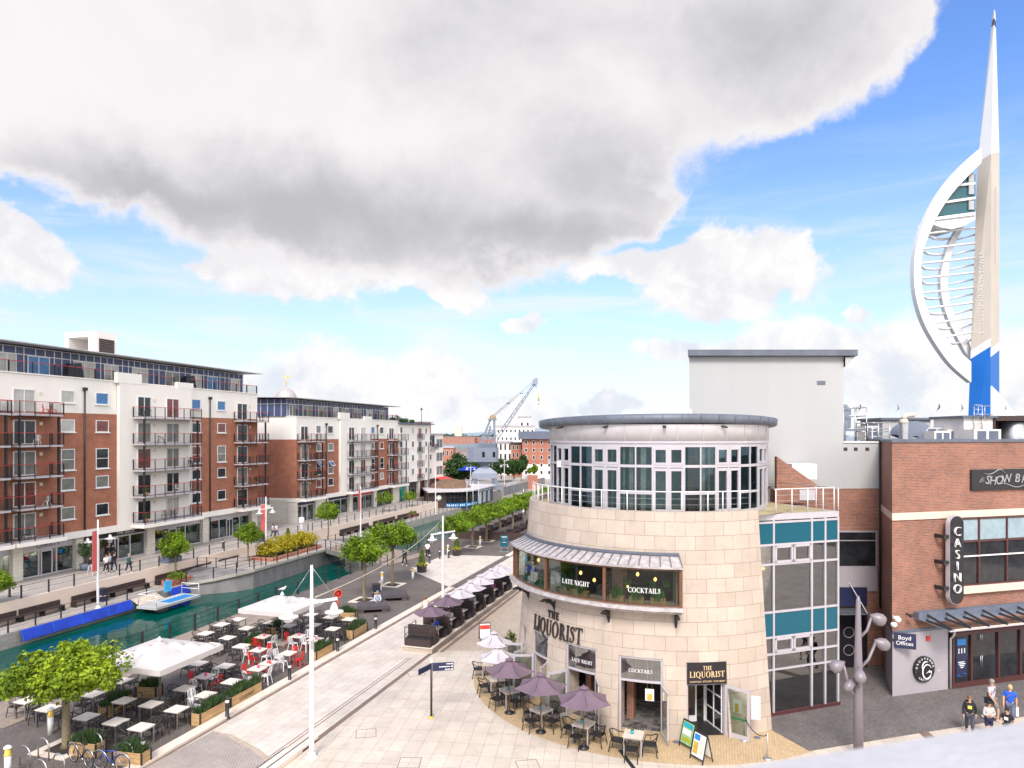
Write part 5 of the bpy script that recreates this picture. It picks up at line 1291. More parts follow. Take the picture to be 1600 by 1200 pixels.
b = MB(); b.bb(5.0,9.5,-.3,-.045,0,3.0); dd = b.build('side_door', M['sign_black'], hl)
b = MB()
for x, z in ((7.45,1.9),(8.5,1.9),(7.45,.95),(8.5,.95)): 
    b.tube([(x+.28*math.cos(a*PI/8),-.31,z+.28*math.sin(a*PI/8)) for a in range(16)],.018,5,closed=True)
b.build('ring_ornament', M['plinth'], dd)
b = MB(); b.bb(5.6,9.2,-1.5,-.3,3.15,3.2); cn = b.build('glass_canopy', M['frost'], hl)
b = MB(); b.tube([(6.6,-.05,4.6),(6.9,-1.45,3.22)],.025,5); b.tube([(8.6,-.05,4.6),(8.9,-1.45,3.22)],.025,5); b.build('tie_rod', M['white'], cn)
MB().bb(5.4,9.5,-.28,-.05,3.3,4.3).build('dark_panel', M['sign_navy'], hl)
# sloping brick stair wall and cowl on the terrace
b = MB(); b.vprism([(4.05,9.0),(6.4,9.0),(6.4,9.75),(4.05,11.4)],-1.8,-1.5); b.build('stair_wall', M['brick_casino'], hl)
b = MB(); b.bb(5.0,6.3,-1.4,-.2,10.2,11.0); b.build('plant_box', M['white'], hl)
b = MB(); b.bb(5.2,6.0,-1.86,-1.801,9.15,9.7); b.build('grille', M['alu'], hl)
b = MB(); b.tube([(2.9,-.12,9.2),(2.9,-.12,11.6),(3.1,-.12,11.7)],.06,6); b.tube([(3.1,-.1,9.75),(4.4,-.1,9.75)],.05,6); b.build('downpipe', M['fascia'], hl)

# ================================================================= brick casino building
cs = thing('casino_building', 'red brick casino building with black signs filling the right side', 'building', (18.2,32.7,0), math.atan2(2.3,8))
ec = Vector((8,2.3,0)).normalized(); oc = Vector((18.2,32.7,0))
def cx(px): k = (px-800)/F; return (k*oc.y-oc.x)/(ec.x-k*ec.y)
def cz(px, py): t = cx(px); return z_at(py, oc.y+ec.y*t)
XE = 18.0; top = 12.15
# body with bevelled return wall
b = MB(); b.prism([(0,0),(XE,0),(XE,14),(11.2,14),(2.92,3.64)],3.1,top); b.build('brick_wall', M['brick_casino'], cs)
b = MB(); b.prism([(-.06,-.06),(XE,-.06),(XE,14),(11.1,14),(2.84,3.64)],top+.001,top+.12); b.build('coping', M['lead'], cs)
b = MB(); b.prism([(-.03,-.05),(cx(1480),-.05),(cx(1480),2),(1.60,2)],0,3.0); b.build('render_plinth', M['plinth'], cs)
b = MB(); b.prism([(-.05,-.08),(cx(1485),-.08),(cx(1485),2.05),(1.60,2.05)],3.0,3.12); b.build('dark_band', M['slate'], cs)
b = MB(); b.prism([(1.64,2.01),(3.0,3.7),(5,4.5),(5,2.01)],0,3.1); b.build('brick_return', M['brick_casino'], cs)
zs = cz(1420,812); b = MB(); b.prism([(-.05,-.06),(XE,-.06),(XE,.05),(.1,.05),(2.95,3.6),(2.85,3.6)],zs,zs+.34); b.build('stringcourse', M['string'], cs)
# long window band
w0, w1, z0_, z1_ = cx(1491), 13.0, cz(1560,910)+.0, zs-.02
MB().bb(w0,w1,-.05,-.003,z0_,z1_).build('window_band', M['pane_dark'], cs)
b = MB(); p_ = (cx(1570.5)-cx(1527))
x = cx(1527)-p_
while x < w1:
    b.bb(x-.05,x+.05,-.12,-.052,z0_,z1_); x += p_
zz = cz(1560,854); b.bb(w0,w1,-.115,-.051,z1_-1.22,z1_-1.12); b.bb(w0,w1,-.12,-.05,z0_-.02,z0_+.06); b.bb(w0,w1,-.12,-.05,z1_-.08,z1_); b.build('window_bar', M['maroon'], cs)
MB().bb(w0,w1,-.13,-.05,zz-1.0+.6,zz-1.0+.66).build('window_rail', M['white'], cs)
x = cx(1527)-p_; k = 0; g = MB()
while x < w1: g.bb(x+.06,x+p_-.06,-.075,-.052,z1_-1.11,z1_-.09); x += p_
g.build('sky_pane', mat('pale_blue_blind',(.30,.39,.43),.15,var=.15), cs)
MB().bb(w0,w1,-.22,-.003,z0_-.38,z0_-.02).build('window_sill', M['string'], cs)
# ground-floor glazed doors
d0_, d1_, dz = cx(1485), 12.0, 2.75
MB().bb(d0_,d1_,-.02,-.0,0,3.1).build('door_glass', M['pane_dark'], cs)
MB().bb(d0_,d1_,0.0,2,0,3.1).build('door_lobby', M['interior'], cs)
b = MB(); b.bb(d0_,d1_,-.10,-.021,0,.28); b.bb(d0_,d1_,-.10,-.021,2.6,2.75); b.bb(d0_,d1_,-.06,-.021,2.75,3.1)
for px in (1487,1515.5,1558,1592): xx = cx(px); b.bb(xx-.06,xx+.06,-.11,-.021,.28,2.6)
for i in range(5): xx = cx(1592)+1.2*(i+1); b.bb(xx-.06,xx+.06,-.11,-.021,.28,2.6)
b.build('door_frame', M['maroon'], cs)
b = MB()
for dx_ in (-.05,.05): b.tube([(cx(1530)+dx_,-.12,.9),(cx(1530)+dx_,-.12,1.5)],.014,5); b.tube([(cx(1530)+dx_,-.12,2.2),(cx(1530)+dx_,-.12,2.55)],.014,5)
b.build('door_handle', M['steel'], cs)
xx = cx(1490)+.12; pp = MB().bb(xx,xx+.66,-.05,-.03,.5,2.5).build('window_poster', M['sign_navy'], cs)
b = MB(); b.bb(xx+.06,xx+.6,-.06,-.051,2.1,2.4); b.lathe([(.09,-.005),(0,-.005)],10,(xx+.12,-.055,.62)); b.lathe([(.09,-.005),(0,-.005)],10,(xx+.5,-.055,.7)); b.build('poster_picture', M['blue_mid'], pp)
b = MB()
for i, (a_, c_) in enumerate(((.1,.5),(.14,.56),(.2,.5),(.26,.44))): b.bb(xx+a_,xx+c_,-.06,-.051,1.25-.09*i,1.29-.09*i)
for i in range(3): b.bb(xx+.12+.18*i,xx+.18+.18*i,-.06,-.051,1.7,1.95)
b.build('poster_text', M['letter_white'], pp)
# glass canopy
c0, c1 = cx(1428), 13.0; zc = cz(1440,958)
MB().bb(c0,c1,-.30,-.003,zc-.25,zc+.12).build('canopy_beam', M['slate'], cs)
b = MB(); b.add([(c0,-.3,zc-.2),(c1,-.3,zc-.2),(c1,-1.5,zc-.48),(c0+.5,-1.5,zc-.48),(c0,-.3,zc-.17),(c1,-.3,zc-.17),(c1,-1.5,zc-.45),(c0+.5,-1.5,zc-.45)],[(3,2,1,0),(4,5,6,7),(0,1,5,4),(1,2,6,5),(2,3,7,6),(3,0,4,7)]); cn = b.build('glass_canopy', M['frost'], cs)
b = MB(); x = c0+.5
while x < c1:
    b.bar((x,-.28,zc-.02),(x+.22,-1.42,zc-.42),.06,.10); b.tube([(x+.12,-1.0,zc-.3),(x+.12,-1.0,zc-.44)],.025,5); x += 1.15
b.build('canopy_arm', M['dark'], cn)
b = MB(); b.bar((c0+.5,-1.5,zc-.48),(c1,-1.5,zc-.48),.05,.06); b.build('canopy_edge', M['alu'], cn)
b = MB(); x = cx(1482); b.tube([(x,-.12,.05),(x,-.12,2.5),(x+.03,-.3,2.75),(x+.03,-.3,zc-.25)],.05,7); b.build('downpipe', M['fascia'], cs)
b = MB(); x = cx(1379); b.tube([(2.78,3.55,3.2),(2.78,3.55,top+.1)],.06,6); b.build('drainpipe', M['black'], cs)
b = MB(); b.box((cx(1448),-.08,2.62),(.2,.08,.22)); b.build('alarm_box', M['red'], cs)
b = MB(); b.bar((cx(1416),-.02,zc+.05),(cx(1412),-.4,zc+.05),.06); b.box((cx(1413),-.45,zc+.06),(.28,.14,.14)); b.build('floodlight', M['dark'], cs)
b = MB(); b.bb(cx(1462),cx(1468),-.06,-.05,.95,1.03); b.build('wall_plate', M['alu'], cs)
# casino blade sign: things fixed to the wall are signs in their own right
def cw(x, y, z): return oc + ec*x + Vector((-ec.y,ec.x,0))*y + Vector((0,0,z))
cr_ = math.atan2(2.3,8)
sg = thing('casino_sign', 'tall black rounded upright sign with white letters on the brick casino wall', 'sign', cw(cx(1479),-.55,cz(1479,872)), cr_)
hh, ww = 2.13, .41
pl = [(ww*math.cos(a*PI/12),hh-ww+ww*math.sin(a*PI/12)) for a in range(13)] + [(-ww*math.cos(a*PI/12),-(hh-ww)-ww*math.sin(a*PI/12)) for a in range(13)]
MB().vprism([(x*1.06,z*1.012) for x,z in pl],0,.22).build('rim', M['alu'], sg); MB().vprism(pl,-.03,-.001).build('panel', M['sign_black'], sg)
for i, ch in enumerate('CASINO'):
    text_obj(ch, .64, M['letter_white'], sg, (-.06,-.10,1.38-.555*i), 0, .05, thin=.018)
b = MB()
for z in (1.15,-.1,-1.35): b.bb(-.75,-.40,.02,.16,z-.07,z+.07); b.bb(-.78,-.70,.0,.55,z-.09,z+.09)
b.build('bracket', M['black'], sg)
sg = thing('show_sign', 'wide black sign with silver swirling letters high on the brick casino wall', 'sign', cw(cx(1515),-.03,cz(1515,750)), cr_)
MB().bb(0,6.2,-.08,0,-.52,.52).build('panel', M['sign_black'], sg)
x = .8; 
for i, ch in enumerate('SHOW BAR'):
    zz = [-.02,-.06,-.05,.0,0,.04,.0,.02][i]
    text_obj(ch, .62, M['steel'], sg, (x+.2,-.09,zz), 0, .02, roll=rad([-12,-6,0,8,0,-6,4,2][i]), shear=.15); x += [.34,.42,.48,.52,.2,.46,.48,.4][i]
b = MB(); b.tube([(.75+.12*i,-.10,.38-.12*math.sin(i*.55)-.02*math.cos(i)) for i in range(14)],[.004+.02*math.sin(PI*i/13) for i in range(14)],5); b.tube([(1.7+.15*i,-.10,-.30+.10*math.sin(i*.5+.5)) for i in range(16)],[.004+.018*math.sin(PI*i/15) for i in range(16)],5)
for i in range(5): b.tube([(.45+.05*i,-.1,-.1+.06*i),(.85,-.1,-.08+.04*i)],.008,4)
b.build('swirl', M['steel'], sg)
rg = thing('round_sign', 'round black sign with silver monogram and ring of letters on the mauve plinth', 'sign', cw(cx(1440),-.06,cz(1440,1044)), cr_)
Rr = .62
MB().vprism([(Rr*math.cos(a*PI/24),Rr*math.sin(a*PI/24)) for a in range(48)],-.12,0).build('disc', M['sign_black'], rg)
for txt, a0_, st_ in (('GROSVENOR',168,-19.5),('CASINOS',232,12.8)):
    for i, ch in enumerate(txt):
        a_ = rad(a0_+st_*i); dn = txt == 'CASINOS'
        text_obj(ch, .15, M['letter_white'], rg, (.51*math.cos(a_),-.125,.51*math.sin(a_)), 0, .006, roll=a_+(PI/2 if dn else -PI/2))
b = MB()
for a_ in (187,-7): b.lathe([(0,-.01),(.025,-.01)],8,(.52*math.cos(rad(a_)),-.13,.52*math.sin(rad(a_))))
def ribbon2(pts, ws, y=-.13):
    for i in range(len(pts)-1):
        (x0,z0),(x1_,z1) = pts[i],pts[i+1]; dx,dz = x1_-x0,z1-z0; l = math.hypot(dx,dz) or 1; nx_,nz_ = -dz/l,dx/l; w0,w1 = ws[i]/2,ws[i+1]/2
        b.vprism([(x0+nx_*w0,z0+nz_*w0),(x0-nx_*w0,z0-nz_*w0),(x1_-nx_*w1,z1-nz_*w1),(x1_+nx_*w1,z1+nz_*w1)],y-.012-.0003*(i%4),y)
P1 = [(.06+.23*math.cos(rad(a)),.10+.27*math.sin(rad(a))) for a in range(60,215,12)]; ribbon2(P1,[.015+.06*math.sin(PI*i/(len(P1)-1)) for i in range(len(P1))])
P2 = [(.13+.27*math.cos(rad(a)),-.12+.34*math.sin(rad(a))) for a in range(30,355,12)]; ribbon2(P2,[.02+.05*math.sin(PI*i/(len(P2)-1)) for i in range(len(P2))])
P3 = [(.08,-.20),(.2,-.14),(.30,-.06),(.26,-.17),(.40,-.12)]; ribbon2(P3,[.01,.035,.02,.035,.045])
b.build('monogram', M['letter_white'], rg)
o8 = cw(-.05,-.05,cz(1412,997)); of = thing('office_sign', 'small navy projecting office sign on the corner of the casino building', 'sign', o8, cr_-rad(38))
MB().bb(.1,1.0,-.03,.03,-.36,.36).build('panel', M['sign_navy'], of); MB().bb(-.1,.1,-.02,.02,-.05,.05).build('bracket', M['black'], of)
text_obj('Boyd', .27, M['letter_white'], of, (.52,-.036,.14), 0, .004); text_obj('Offices', .26, M['letter_white'], of, (.52,-.036,-.12), 0, .004)
cm_ = thing('security_camera', 'pair of white dome security cameras on the casino building corner', 'camera', cw(-.02,-.04,cz(1390,972)), cr_)
b = MB(); b.box((-.05,-.25,.3),(.3,.1,.1)); b.bar((0,0,.3),(-.05,-.25,.3),.05); b.build('arm', M['white'], cm_)
b = MB()
for x, z in ((-.22,-.02),(.02,.2)): b.lathe([(0,-.15),(.11,-.11),(.15,-.02),(.14,.06),(.08,.1),(0,.11)],12,(x,-.3,z))
b.build('dome', M['white'], cm_)
# ================================================================= sail tower
TY = 253.0; tk = TY/F
tw = thing('viewing_tower', 'very tall white sail-shaped viewing tower with blue foot and needle spire', 'tower', ((1537-800)*tk, TY, 0))
def tx(px, y=0.0): return (px-800)*(TY+y)/F-(1537-800)*tk
def tz(py, y=0.0): return H-(py-HY)*(TY+y)/F
def edges(py):           # left, ridge, right edge of the shaft at a height in the photo
    f = (py-240)/410.0
    return tx(1528-15*f), tx(1549-1.5*f), tx(1561.5)
def vtx(i, py):
    f = (py-240)/410.0; px, y = [(1528-15*f,3.0),(1549-1.5*f,-2.0),(1561.5,4.5),(1545,11.5)][i]; return (tx(px,y),y,tz(py,y))
def shell(name, m, lo, hi):  # per facet (left, right, rear right, rear left): photo heights at its two edges
    b = MB()
    for k in range(4):
        i, j = k, (k+1)%4; b.add([vtx(i,lo[k][0]),vtx(j,lo[k][1]),vtx(j,hi[k][1]),vtx(i,hi[k][0])],[(0,1,2,3)])
    return b.build(name, M[m], tw)
zA = [(561,541),(558,547),(547,556),(556,561)]; zB = [(548,528),(545,534),(534,543),(543,548)]; zC = [(254,240),(240,238),(238,246),(246,254)]
shell('blue_foot','tower_blue',[(742,742)]*4,zA); shell('white_band','tower_white',zA,zB); shell('concrete_shaft','tower_conc',zB,zC)
r3 = [vtx(0,254),vtx(1,240),vtx(2,238),vtx(3,246)]
def loft(ra, rb, name, m):
    b = MB(); k = len(ra); b.add(ra+rb, [(i,(i+1)%k,k+(i+1)%k,k+i) for i in range(k)]+[tuple(range(k))[::-1],tuple(range(k,2*k))]); return b.build(name, M[m], tw)
b = MB(); b.bar((tx(1555,1.0),1.0,tz(410)),(tx(1555.5,1.0),1.0,tz(290)),.3,.12); b.build('slot', M['slab_grey'], tw)
sp = [(x,y,z) for x,y,z in r3]; tp = lambda py, w, c: [(tx(c-w,1.2),1.2,tz(py)),(tx(c+w*.15,-.6),-.6,tz(py)),(tx(c+w,1.6),1.6,tz(py)),(tx(c,2.6),2.6,tz(py))]
loft(sp, tp(40,3.6,1552.5), 'spire', 'tower_white'); loft(tp(40,3.6,1552.5), tp(29,3.0,1553), 'spire_band', 'sign_black'); loft(tp(29,3.0,1553), tp(15,1.6,1553.5), 'spire_tip', 'tower_white')
def bow(outer, inner, y0, y1, name):
    b = MB(); k = len(outer); vs = []
    for o, i in zip(outer, inner): ym = (y0+y1)/2; vs += [(tx(o[0],ym),y0,tz(o[1],ym)),(tx(i[0],ym),y0,tz(i[1],ym)),(tx(i[0],ym),y1,tz(i[1],ym)),(tx(o[0],ym),y1,tz(o[1],ym))]
    fs = []
    for i in range(k-1):
        a = 4*i
        for j in range(4): fs.append((a+j,a+(j+1)%4,a+4+(j+1)%4,a+4+j)[::-1])
    fs += [(0,1,2,3),(4*k-1,4*k-2,4*k-3,4*k-4)]; b.add(vs, fs); return b.build(name, M['tower_white'], tw)
def smooth(P, k=4):
    out = []
    for i in range(len(P)-1):
        p0, p1, p2, p3 = P[max(0,i-1)], P[i], P[i+1], P[min(len(P)-1,i+2)]
        for j in range(k):
            t = j/k; out.append(tuple(.5*((2*p1[q])+(-p0[q]+p2[q])*t+(2*p0[q]-5*p1[q]+4*p2[q]-p3[q])*t*t+(-p0[q]+3*p1[q]-3*p2[q]+p3[q])*t**3) for q in (0,1)))
    return out+[P[-1]]
bo = smooth([(1530,233),(1500,260),(1472,292),(1448,332),(1430,380),(1425,424),(1428,464),(1440,504),(1460,540),(1484,572),(1514,598)])
bi = smooth([(1530,256),(1508,278),(1483,306),(1460,342),(1441,388),(1436,424),(1440,464),(1452,498),(1476,532),(1496,550),(1514,566)])
bow(bo, bi, -3.5, -1.0, 'front_bow')
ro_ = smooth([(1497,352),(1480,382),(1471,412),(1467,440),(1471,474),(1483,508),(1500,540),(1514,566)]); ri_ = smooth([(1506,352),(1489,384),(1481,414),(1478,440),(1482,474),(1494,504),(1508,528),(1515,546)])
bow(ro_, ri_, 6.0, 8.0, 'rear_bow')
def at_py(curve, py): return min(curve, key=lambda p: abs(p[1]-py))
b = MB()
for py in (356,380,403,426,449,473,496,519):
    o = at_py(bi, py+9); r = at_py(ro_, py+20); l = edges(py)[0]
    sx_ = 1528-15*(py-240)/410.0; W_ = lambda px, y, q: (tx(px,y),y,tz(q,y))
    b.tube([W_(o[0],-2,py+9),W_(sx_+1,3,py)],.42,6); b.tube([W_(r[0]+5,7,py+20),W_(sx_+2,4.5,py+10)],.34,6)
    b.tube([W_(o[0],-1,py+12),W_((o[0]*2+r[0])/3-1.5,2,py+17),W_((o[0]+r[0]*2)/3,5,py+18),W_(r[0],7,py+17)],.5,6)
b.build('cross_tube', M['tower_white'], tw)
def slab(pl, y0, y1, name, m): return MB().vprism([(tx(x,y0),tz(y,y0)) for x,y in pl], y0, y1).build(name, M[m], tw)
slab([(1509,277),(1524,272),(1524,333),(1465,337),(1482,308)], -1.2, 8, 'viewing_gallery', 'deck_glass')
for pl, nm in (([(1499,287),(1524,284),(1524,288),(1496,291)],1),([(1477,314),(1524,307),(1524,311),(1474,318)],2),([(1462,339),(1524,331),(1524,336),(1459,344)],3)): slab(pl,-2.0,8.5,'gallery_floor','tower_white')
slab([(1459,344),(1524,336),(1524,343),(1506,353),(1488,358),(1470,355),(1456,350)],-1.4,8,'gallery_underside','tower_white')
b = MB()
for py in (273,292,316): b.bb(tx(1509),tx(1517),-1.9,-1.2,tz(py+14),tz(py))
b.build('gallery_plant', M['render_grey'], tw)
slab([(1548,603),(1550,603),(1565,618),(1592,655),(1600,735),(1547,735)],-1.8,-1.0,'side_fin','tower_white')
va, vb = vtx(0,450), vtx(1,450); LA = math.atan2(vb[1]-va[1],vb[0]-va[0]); LP = Vector(va).lerp(Vector(vb),.52)+Vector((math.sin(LA),-math.cos(LA),0))*.45
text_obj('Emirates SPINNAKER TOWER', 2.3, M['letter_soft'], tw, (LP.x,LP.y,tz(457)), LA, .02, roll=PI/2, space=1.04)

# ================================================================= things on the casino roof
def on_roof(px, py, Y): return Vector(((px-800)/F*Y, Y, z_at(py,Y)))
zr = 12.28
def roofbox(name, label, cat, px0, px1, py_top, Y, dep, m, roof=None):
    x0, x1 = (px0-800)/F*Y, (px1-800)/F*Y; t = thing(name, label, cat, (x0,Y,12.15)); h = z_at(py_top,Y)-12.15; w = x1-x0
    MB().bb(0,w,0,dep,0,h).build('wall', M[m], t)
    if roof: MB().bb(-.2,w+.2,-.2,dep+.2,h,h+.14).build('roof', M[roof], t)
    return t, w, h
roofbox('plant_room', 'pale plant room with grey roof behind the curved duct on the casino roof', 'plant room', 1379, 1454, 656, 47, 3, 'render_grey', 'lead')
t, w, h = roofbox('plant_room', 'white plant room with ladder and open tank bay below the sail tower', 'plant room', 1506, 1551, 653, 42, 3, 'render', 'lead')
b = MB(); b.bb(w,w+4,0,3,h-.18,h+.14); b.bb(w,w+4,2.6,3,0,h-.18); b.bb(w+.02,w+.15,-.05,.1,0,h-.18); b.build('tank_bay', M['darkwood'], t)
b = MB(); b.lathe([(.75,0),(.75,1.15),(.7,1.2),(0,1.25)],20,(w+2.0,1.0,0)); b.build('tank', M['steel'], t)
b = MB()
for x in (.55,1.05): b.tube([(x,-.12,0),(x,-.12,h+.7)],.025,5)
for i in range(8): b.tube([(.55,-.12,.25+.28*i),(1.05,-.12,.25+.28*i)],.018,5)
for z in (h+.2,h+.7): b.tube([(.4,-.12,z),(.4,-.7,z),(1.25,-.7,z),(1.25,-.12,z)],.02,5)
for x in (.4,.8,1.25): b.tube([(x,-.7,h-.2),(x,-.7,h+.7)],.02,5)
b.build('ladder', M['steel'], t)
t = thing('roof_duct', 'big curved grey ventilation duct on the casino roof', 'duct', on_roof(1412,690,43))
b = MB(); k = 14; ro, ri = 1.28, .35
for i in range(k):
    a, c = PI*.0+PI*.62*i/k+.35, PI*.62*(i+1)/k+.35
    b.vprism([(-ro*math.cos(a)+.5,ro*math.sin(a)),(-ro*math.cos(c)+.5,ro*math.sin(c)),(-ri*math.cos(c)+.5,ri*math.sin(c)),(-ri*math.cos(a)+.5,ri*math.sin(a))],-.45,.45)
b.build('curved_duct', M['crane'], t)
t = thing('roof_flue', 'shiny steel flue with bent cream cowl in front of the curved duct', 'flue', on_roof(1412,690,41.2))
b = MB(); b.lathe([(.26,0),(.26,1.1)],16); b.build('flue_pipe', M['steel'], t)
b = MB(); b.lathe([(.26,1.1),(.30,1.12),(.2,1.35)],16); b.tube([(0,0,1.3),(.05,0,1.52),(.25,0,1.6),(.6,0,1.62)],.16,10); b.build('cowl', M['kerb'], t)
for i, (px, py, Y, ww, hh, lb) in enumerate(((1446,674,44,1.5,.6,'wide air handling unit with dark glass front on the casino roof'),(1460,681,41,1.0,.35,'low white vent box near the middle of the casino roof'),(1480,681,43,1.8,.45,'long low white duct box left of the ladder on the casino roof'),(1522,682,40.5,1.6,.45,'white grilled condenser box below the ladder on the casino roof'),(1352,680,44,.9,.7,'small condenser unit beside the galvanised roof platform'))):
    p = on_roof(px,690,Y); t = thing('roof_unit', lb, 'roof unit', (p.x,p.y,12.15), 0, 'roof units on the casino'); 
    MB().bb(0,ww,0,1,0,hh+.25).build('casing', M['render' if i != 0 else 'fascia'], t); b = MB(); b.bb(ww*.12,ww*.45,-.02,-.001,.12,hh+.15); b.bb(ww*.55,ww*.9,-.02,-.001,.12,hh+.15); b.build('grille', M['slate'], t)
t = thing('roof_platform', 'galvanised railing platform on the low roof right of the pale hall', 'platform', on_roof(1318,690,40)); b = MB()
for x0, x1, zt in ((0,1.35,2.0),(1.35,2.7,1.1)):
    for x in (x0,(x0+x1)/2,x1):
        for y in (0,1.2): b.tube([(x,y,-.2),(x,y,zt)],.03,5)
    for z in (zt,zt-.5,.75,.3):
        b.tube([(x0,0,z),(x1,0,z)],.025,5); b.tube([(x0,1.2,z),(x1,1.2,z)],.025,5); b.tube([(x1,0,z),(x1,1.2,z)],.025,5)
b.build('frame', M['steel'], t); b = MB(); b.bb(0,1.35,0,1.2,.62,.72); b.lathe([(.42,.75),(.45,1.9),(.2,2.2)],14,(.25,.6,0)); b.build('vent_stack', M['crane'], t)
fl = None
for i, px in enumerate((1343,1403,1466,1503,1571)):
    Y = 75; p = on_roof(px,690,Y); p.z = 0; zt = z_at(630,Y)
    lab = f'dark flag on a thin mast beyond the casino roof, {ORD[i]} from the left'
    if not fl:
        fl = thing('roof_flag', lab, 'flag', p, 0, 'dark flags beyond the casino roof'); MB().tube([(0,0,0),(0,0,zt)],[.05,.02],5).build('mast', M['white'], fl)
        b = MB(); vs = []
        for j in range(7):
            f = j/6; vs += [(.02-.12*f,.05*math.sin(f*6),zt-.05-.9*f*.9),(.02+.34*math.sin(PI*min(1,f*1.1))*(1-f*.4)-.25*f,.07*math.sin(f*6+1),zt-.02-.98*f)]
        fs = [(2*j,2*j+1,2*j+3,2*j+2) for j in range(6)]; b.add(vs, fs); b.add([(x,y+.02,z) for x,y,z in vs],[q[::-1] for q in fs]); b.build('flag', M['sign_navy'], fl); USED.add(fl.name)
    else: dup(fl, p, rad(RND.uniform(-40,40)), lab)

# ================================================================= trees
def crown(rx, ry, rz, ncl, nl, ls, rc, m, seed, hollow=.45, flat=.55, name='crown', gaps=0):
    global RND
    keep = RND; RND = random.Random(seed); b = MB(); C_ = []
    while len(C_) < ncl:
        d = Vector((RND.gauss(0,1),RND.gauss(0,1),RND.gauss(0,1))).normalized(); q = RND.uniform(hollow,1.0)**.7
        p = Vector((d.x*rx*q, d.y*ry*q, d.z*rz*q*(1 if d.z > 0 else flat))); big_ = RND.random()
        if big_ < .14: p *= RND.uniform(1.06,1.2)
        C_.append((p, rc*(RND.uniform(.4,.65) if big_ < .14 else RND.uniform(.6,1.3)), q))
    for p, r, q in C_:
        for i in range(nl):
            d = Vector((RND.gauss(0,1),RND.gauss(0,1),RND.gauss(0,.8))).normalized(); o = r*RND.uniform(.55,1.08)
            nrm = (d*.8+Vector((RND.gauss(0,.45),RND.gauss(0,.45),RND.gauss(0,.45)+.55))).normalized()
            leafq(b, p+d*o, nrm, ls*RND.uniform(.65,1.3))
    RND = keep
    return b.mesh(name, m)
def trunk(h, r, rx, nb, seed, m, rise=.6, name='trunk'):
    rg = random.Random(seed); b = MB(); pts = [(0,0,-.05),(.02,.01,.12),(.03*rg.uniform(-1,1),.03,h*.4),(.06*rg.uniform(-1,1),.05*rg.uniform(-1,1),h*.75),(0,0,h)]
    b.tube(pts,[r*1.55,r*1.12,r,r*.9,r*.85],10)
    for i in range(nb):
        a = 2*PI*i/nb+rg.uniform(-.3,.3); l = rx*rg.uniform(.6,.9); z0 = h*rg.uniform(.88,1.0); e = Vector((math.cos(a)*l,math.sin(a)*l,h+rise*rg.uniform(.4,1.2)))
        m_ = Vector((math.cos(a)*l*.4,math.sin(a)*l*.4,z0+rise*.35)); b.tube([(0,0,z0-.1),m_,e],[r*.55,r*.38,r*.12],6)
        for j in range(2):
            a2 = a+rg.uniform(-.8,.8); b.tube([m_, m_+Vector((math.cos(a2)*l*.5,math.sin(a2)*l*.5,rise*rg.uniform(.2,.9)))],[r*.25,r*.08],5)
    return b.mesh(name, m)
def tree(label, loc, tm, cm, ch, group, sc=1, rz=0):
    t = thing('plane_tree', label, 'tree', loc, rz, group); obj('trunk', tm, t); c = obj('crown', cm, t, (0,0,ch)); t.scale = (sc,)*3 if not isinstance(sc, tuple) else sc; return t
# big near tree
tA = tree('large leafy plane tree behind the bicycles in the bottom left corner', G(103,1168), trunk(2.35,.15,2.0,7,3,M['bark'],.8), crown(2.15,2.1,1.02,128,78,.16,.40,M['leaf_near'],5,.3,.6), 3.05, 'clipped plane trees on the near quay')
def square_pit(label, p):
    t = thing('tree_pit', label, 'tree pit', p, ROT, 'pale tree pits'); b = MB()
    for x0,x1,y0,y1 in ((-.9,.9,-.9,-.55),(-.9,.9,.55,.9),(-.9,-.55,-.55,.55),(.55,.9,-.55,.55)): b.bb(x0,x1,y0,y1,.0,.025)
    b.build('surround', M['kerb'], t); MB().lathe([(.55,.012),(.0,.014)],20).build('soil', M['soil'], t); MB().lathe([(.62,.02),(.5,.022)],20).build('grille_ring', M['dark'], t); return t
pit0 = square_pit('pale square tree pit under the large tree behind the bicycles', G(103,1168)+Vector((0,0,.004))); USED.add(pit0.name)
tm2 = trunk(3.1,.12,1.4,6,8,M['bark'],.7); cmB = crown(1.75,1.7,1.05,88,52,.17,.40,M['leaf_mid'],21,.3,.65); cmC = crown(2.0,1.9,1.0,92,52,.17,.40,M['leaf_mid'],22,.3,.65)
tree('plane tree rising beside the seated man on the near dark bench', G(569,938), tm2, cmB, 3.75, 'clipped plane trees on the near quay'); dup(pit0, G(569,938)+Vector((0,0,.004)), ROT, 'pale square tree pit beside the near dark bench')
tree('plane tree behind the further dark bench, by the bridge foot', G(613,914), tm2, cmC, 3.9, 'clipped plane trees on the near quay', 1.05, 1.0); dup(pit0, G(613,914)+Vector((0,0,.004)), ROT, 'pale square tree pit behind the further dark bench')
trow = [66.9,71.6,76.3,81.5,87,93,99.5,107,115,124]
cmD = crown(1.9,1.9,1.05,90,38,.22,.45,M['leaf_mid'],31,.3,.65)
for i, s in enumerate(trow):
    lab = f'clipped plane tree, {ORD[i]} of the close row running behind the potted conifers'
    tree(lab, ST(s,-26.5), tm2, (cmB,cmC,cmD)[i%3], 3.5, 'plane trees in the row beyond the crossing', (1.06+.05*((i*7)%3),)*2+(.88+.03*(i%3),), i*1.3)
    if i in (1,2): dup(pit0, ST(s,-26.5,.012), ROT, f'pale tree pit under tree number {"two" if i==1 else "three"} of the far row')
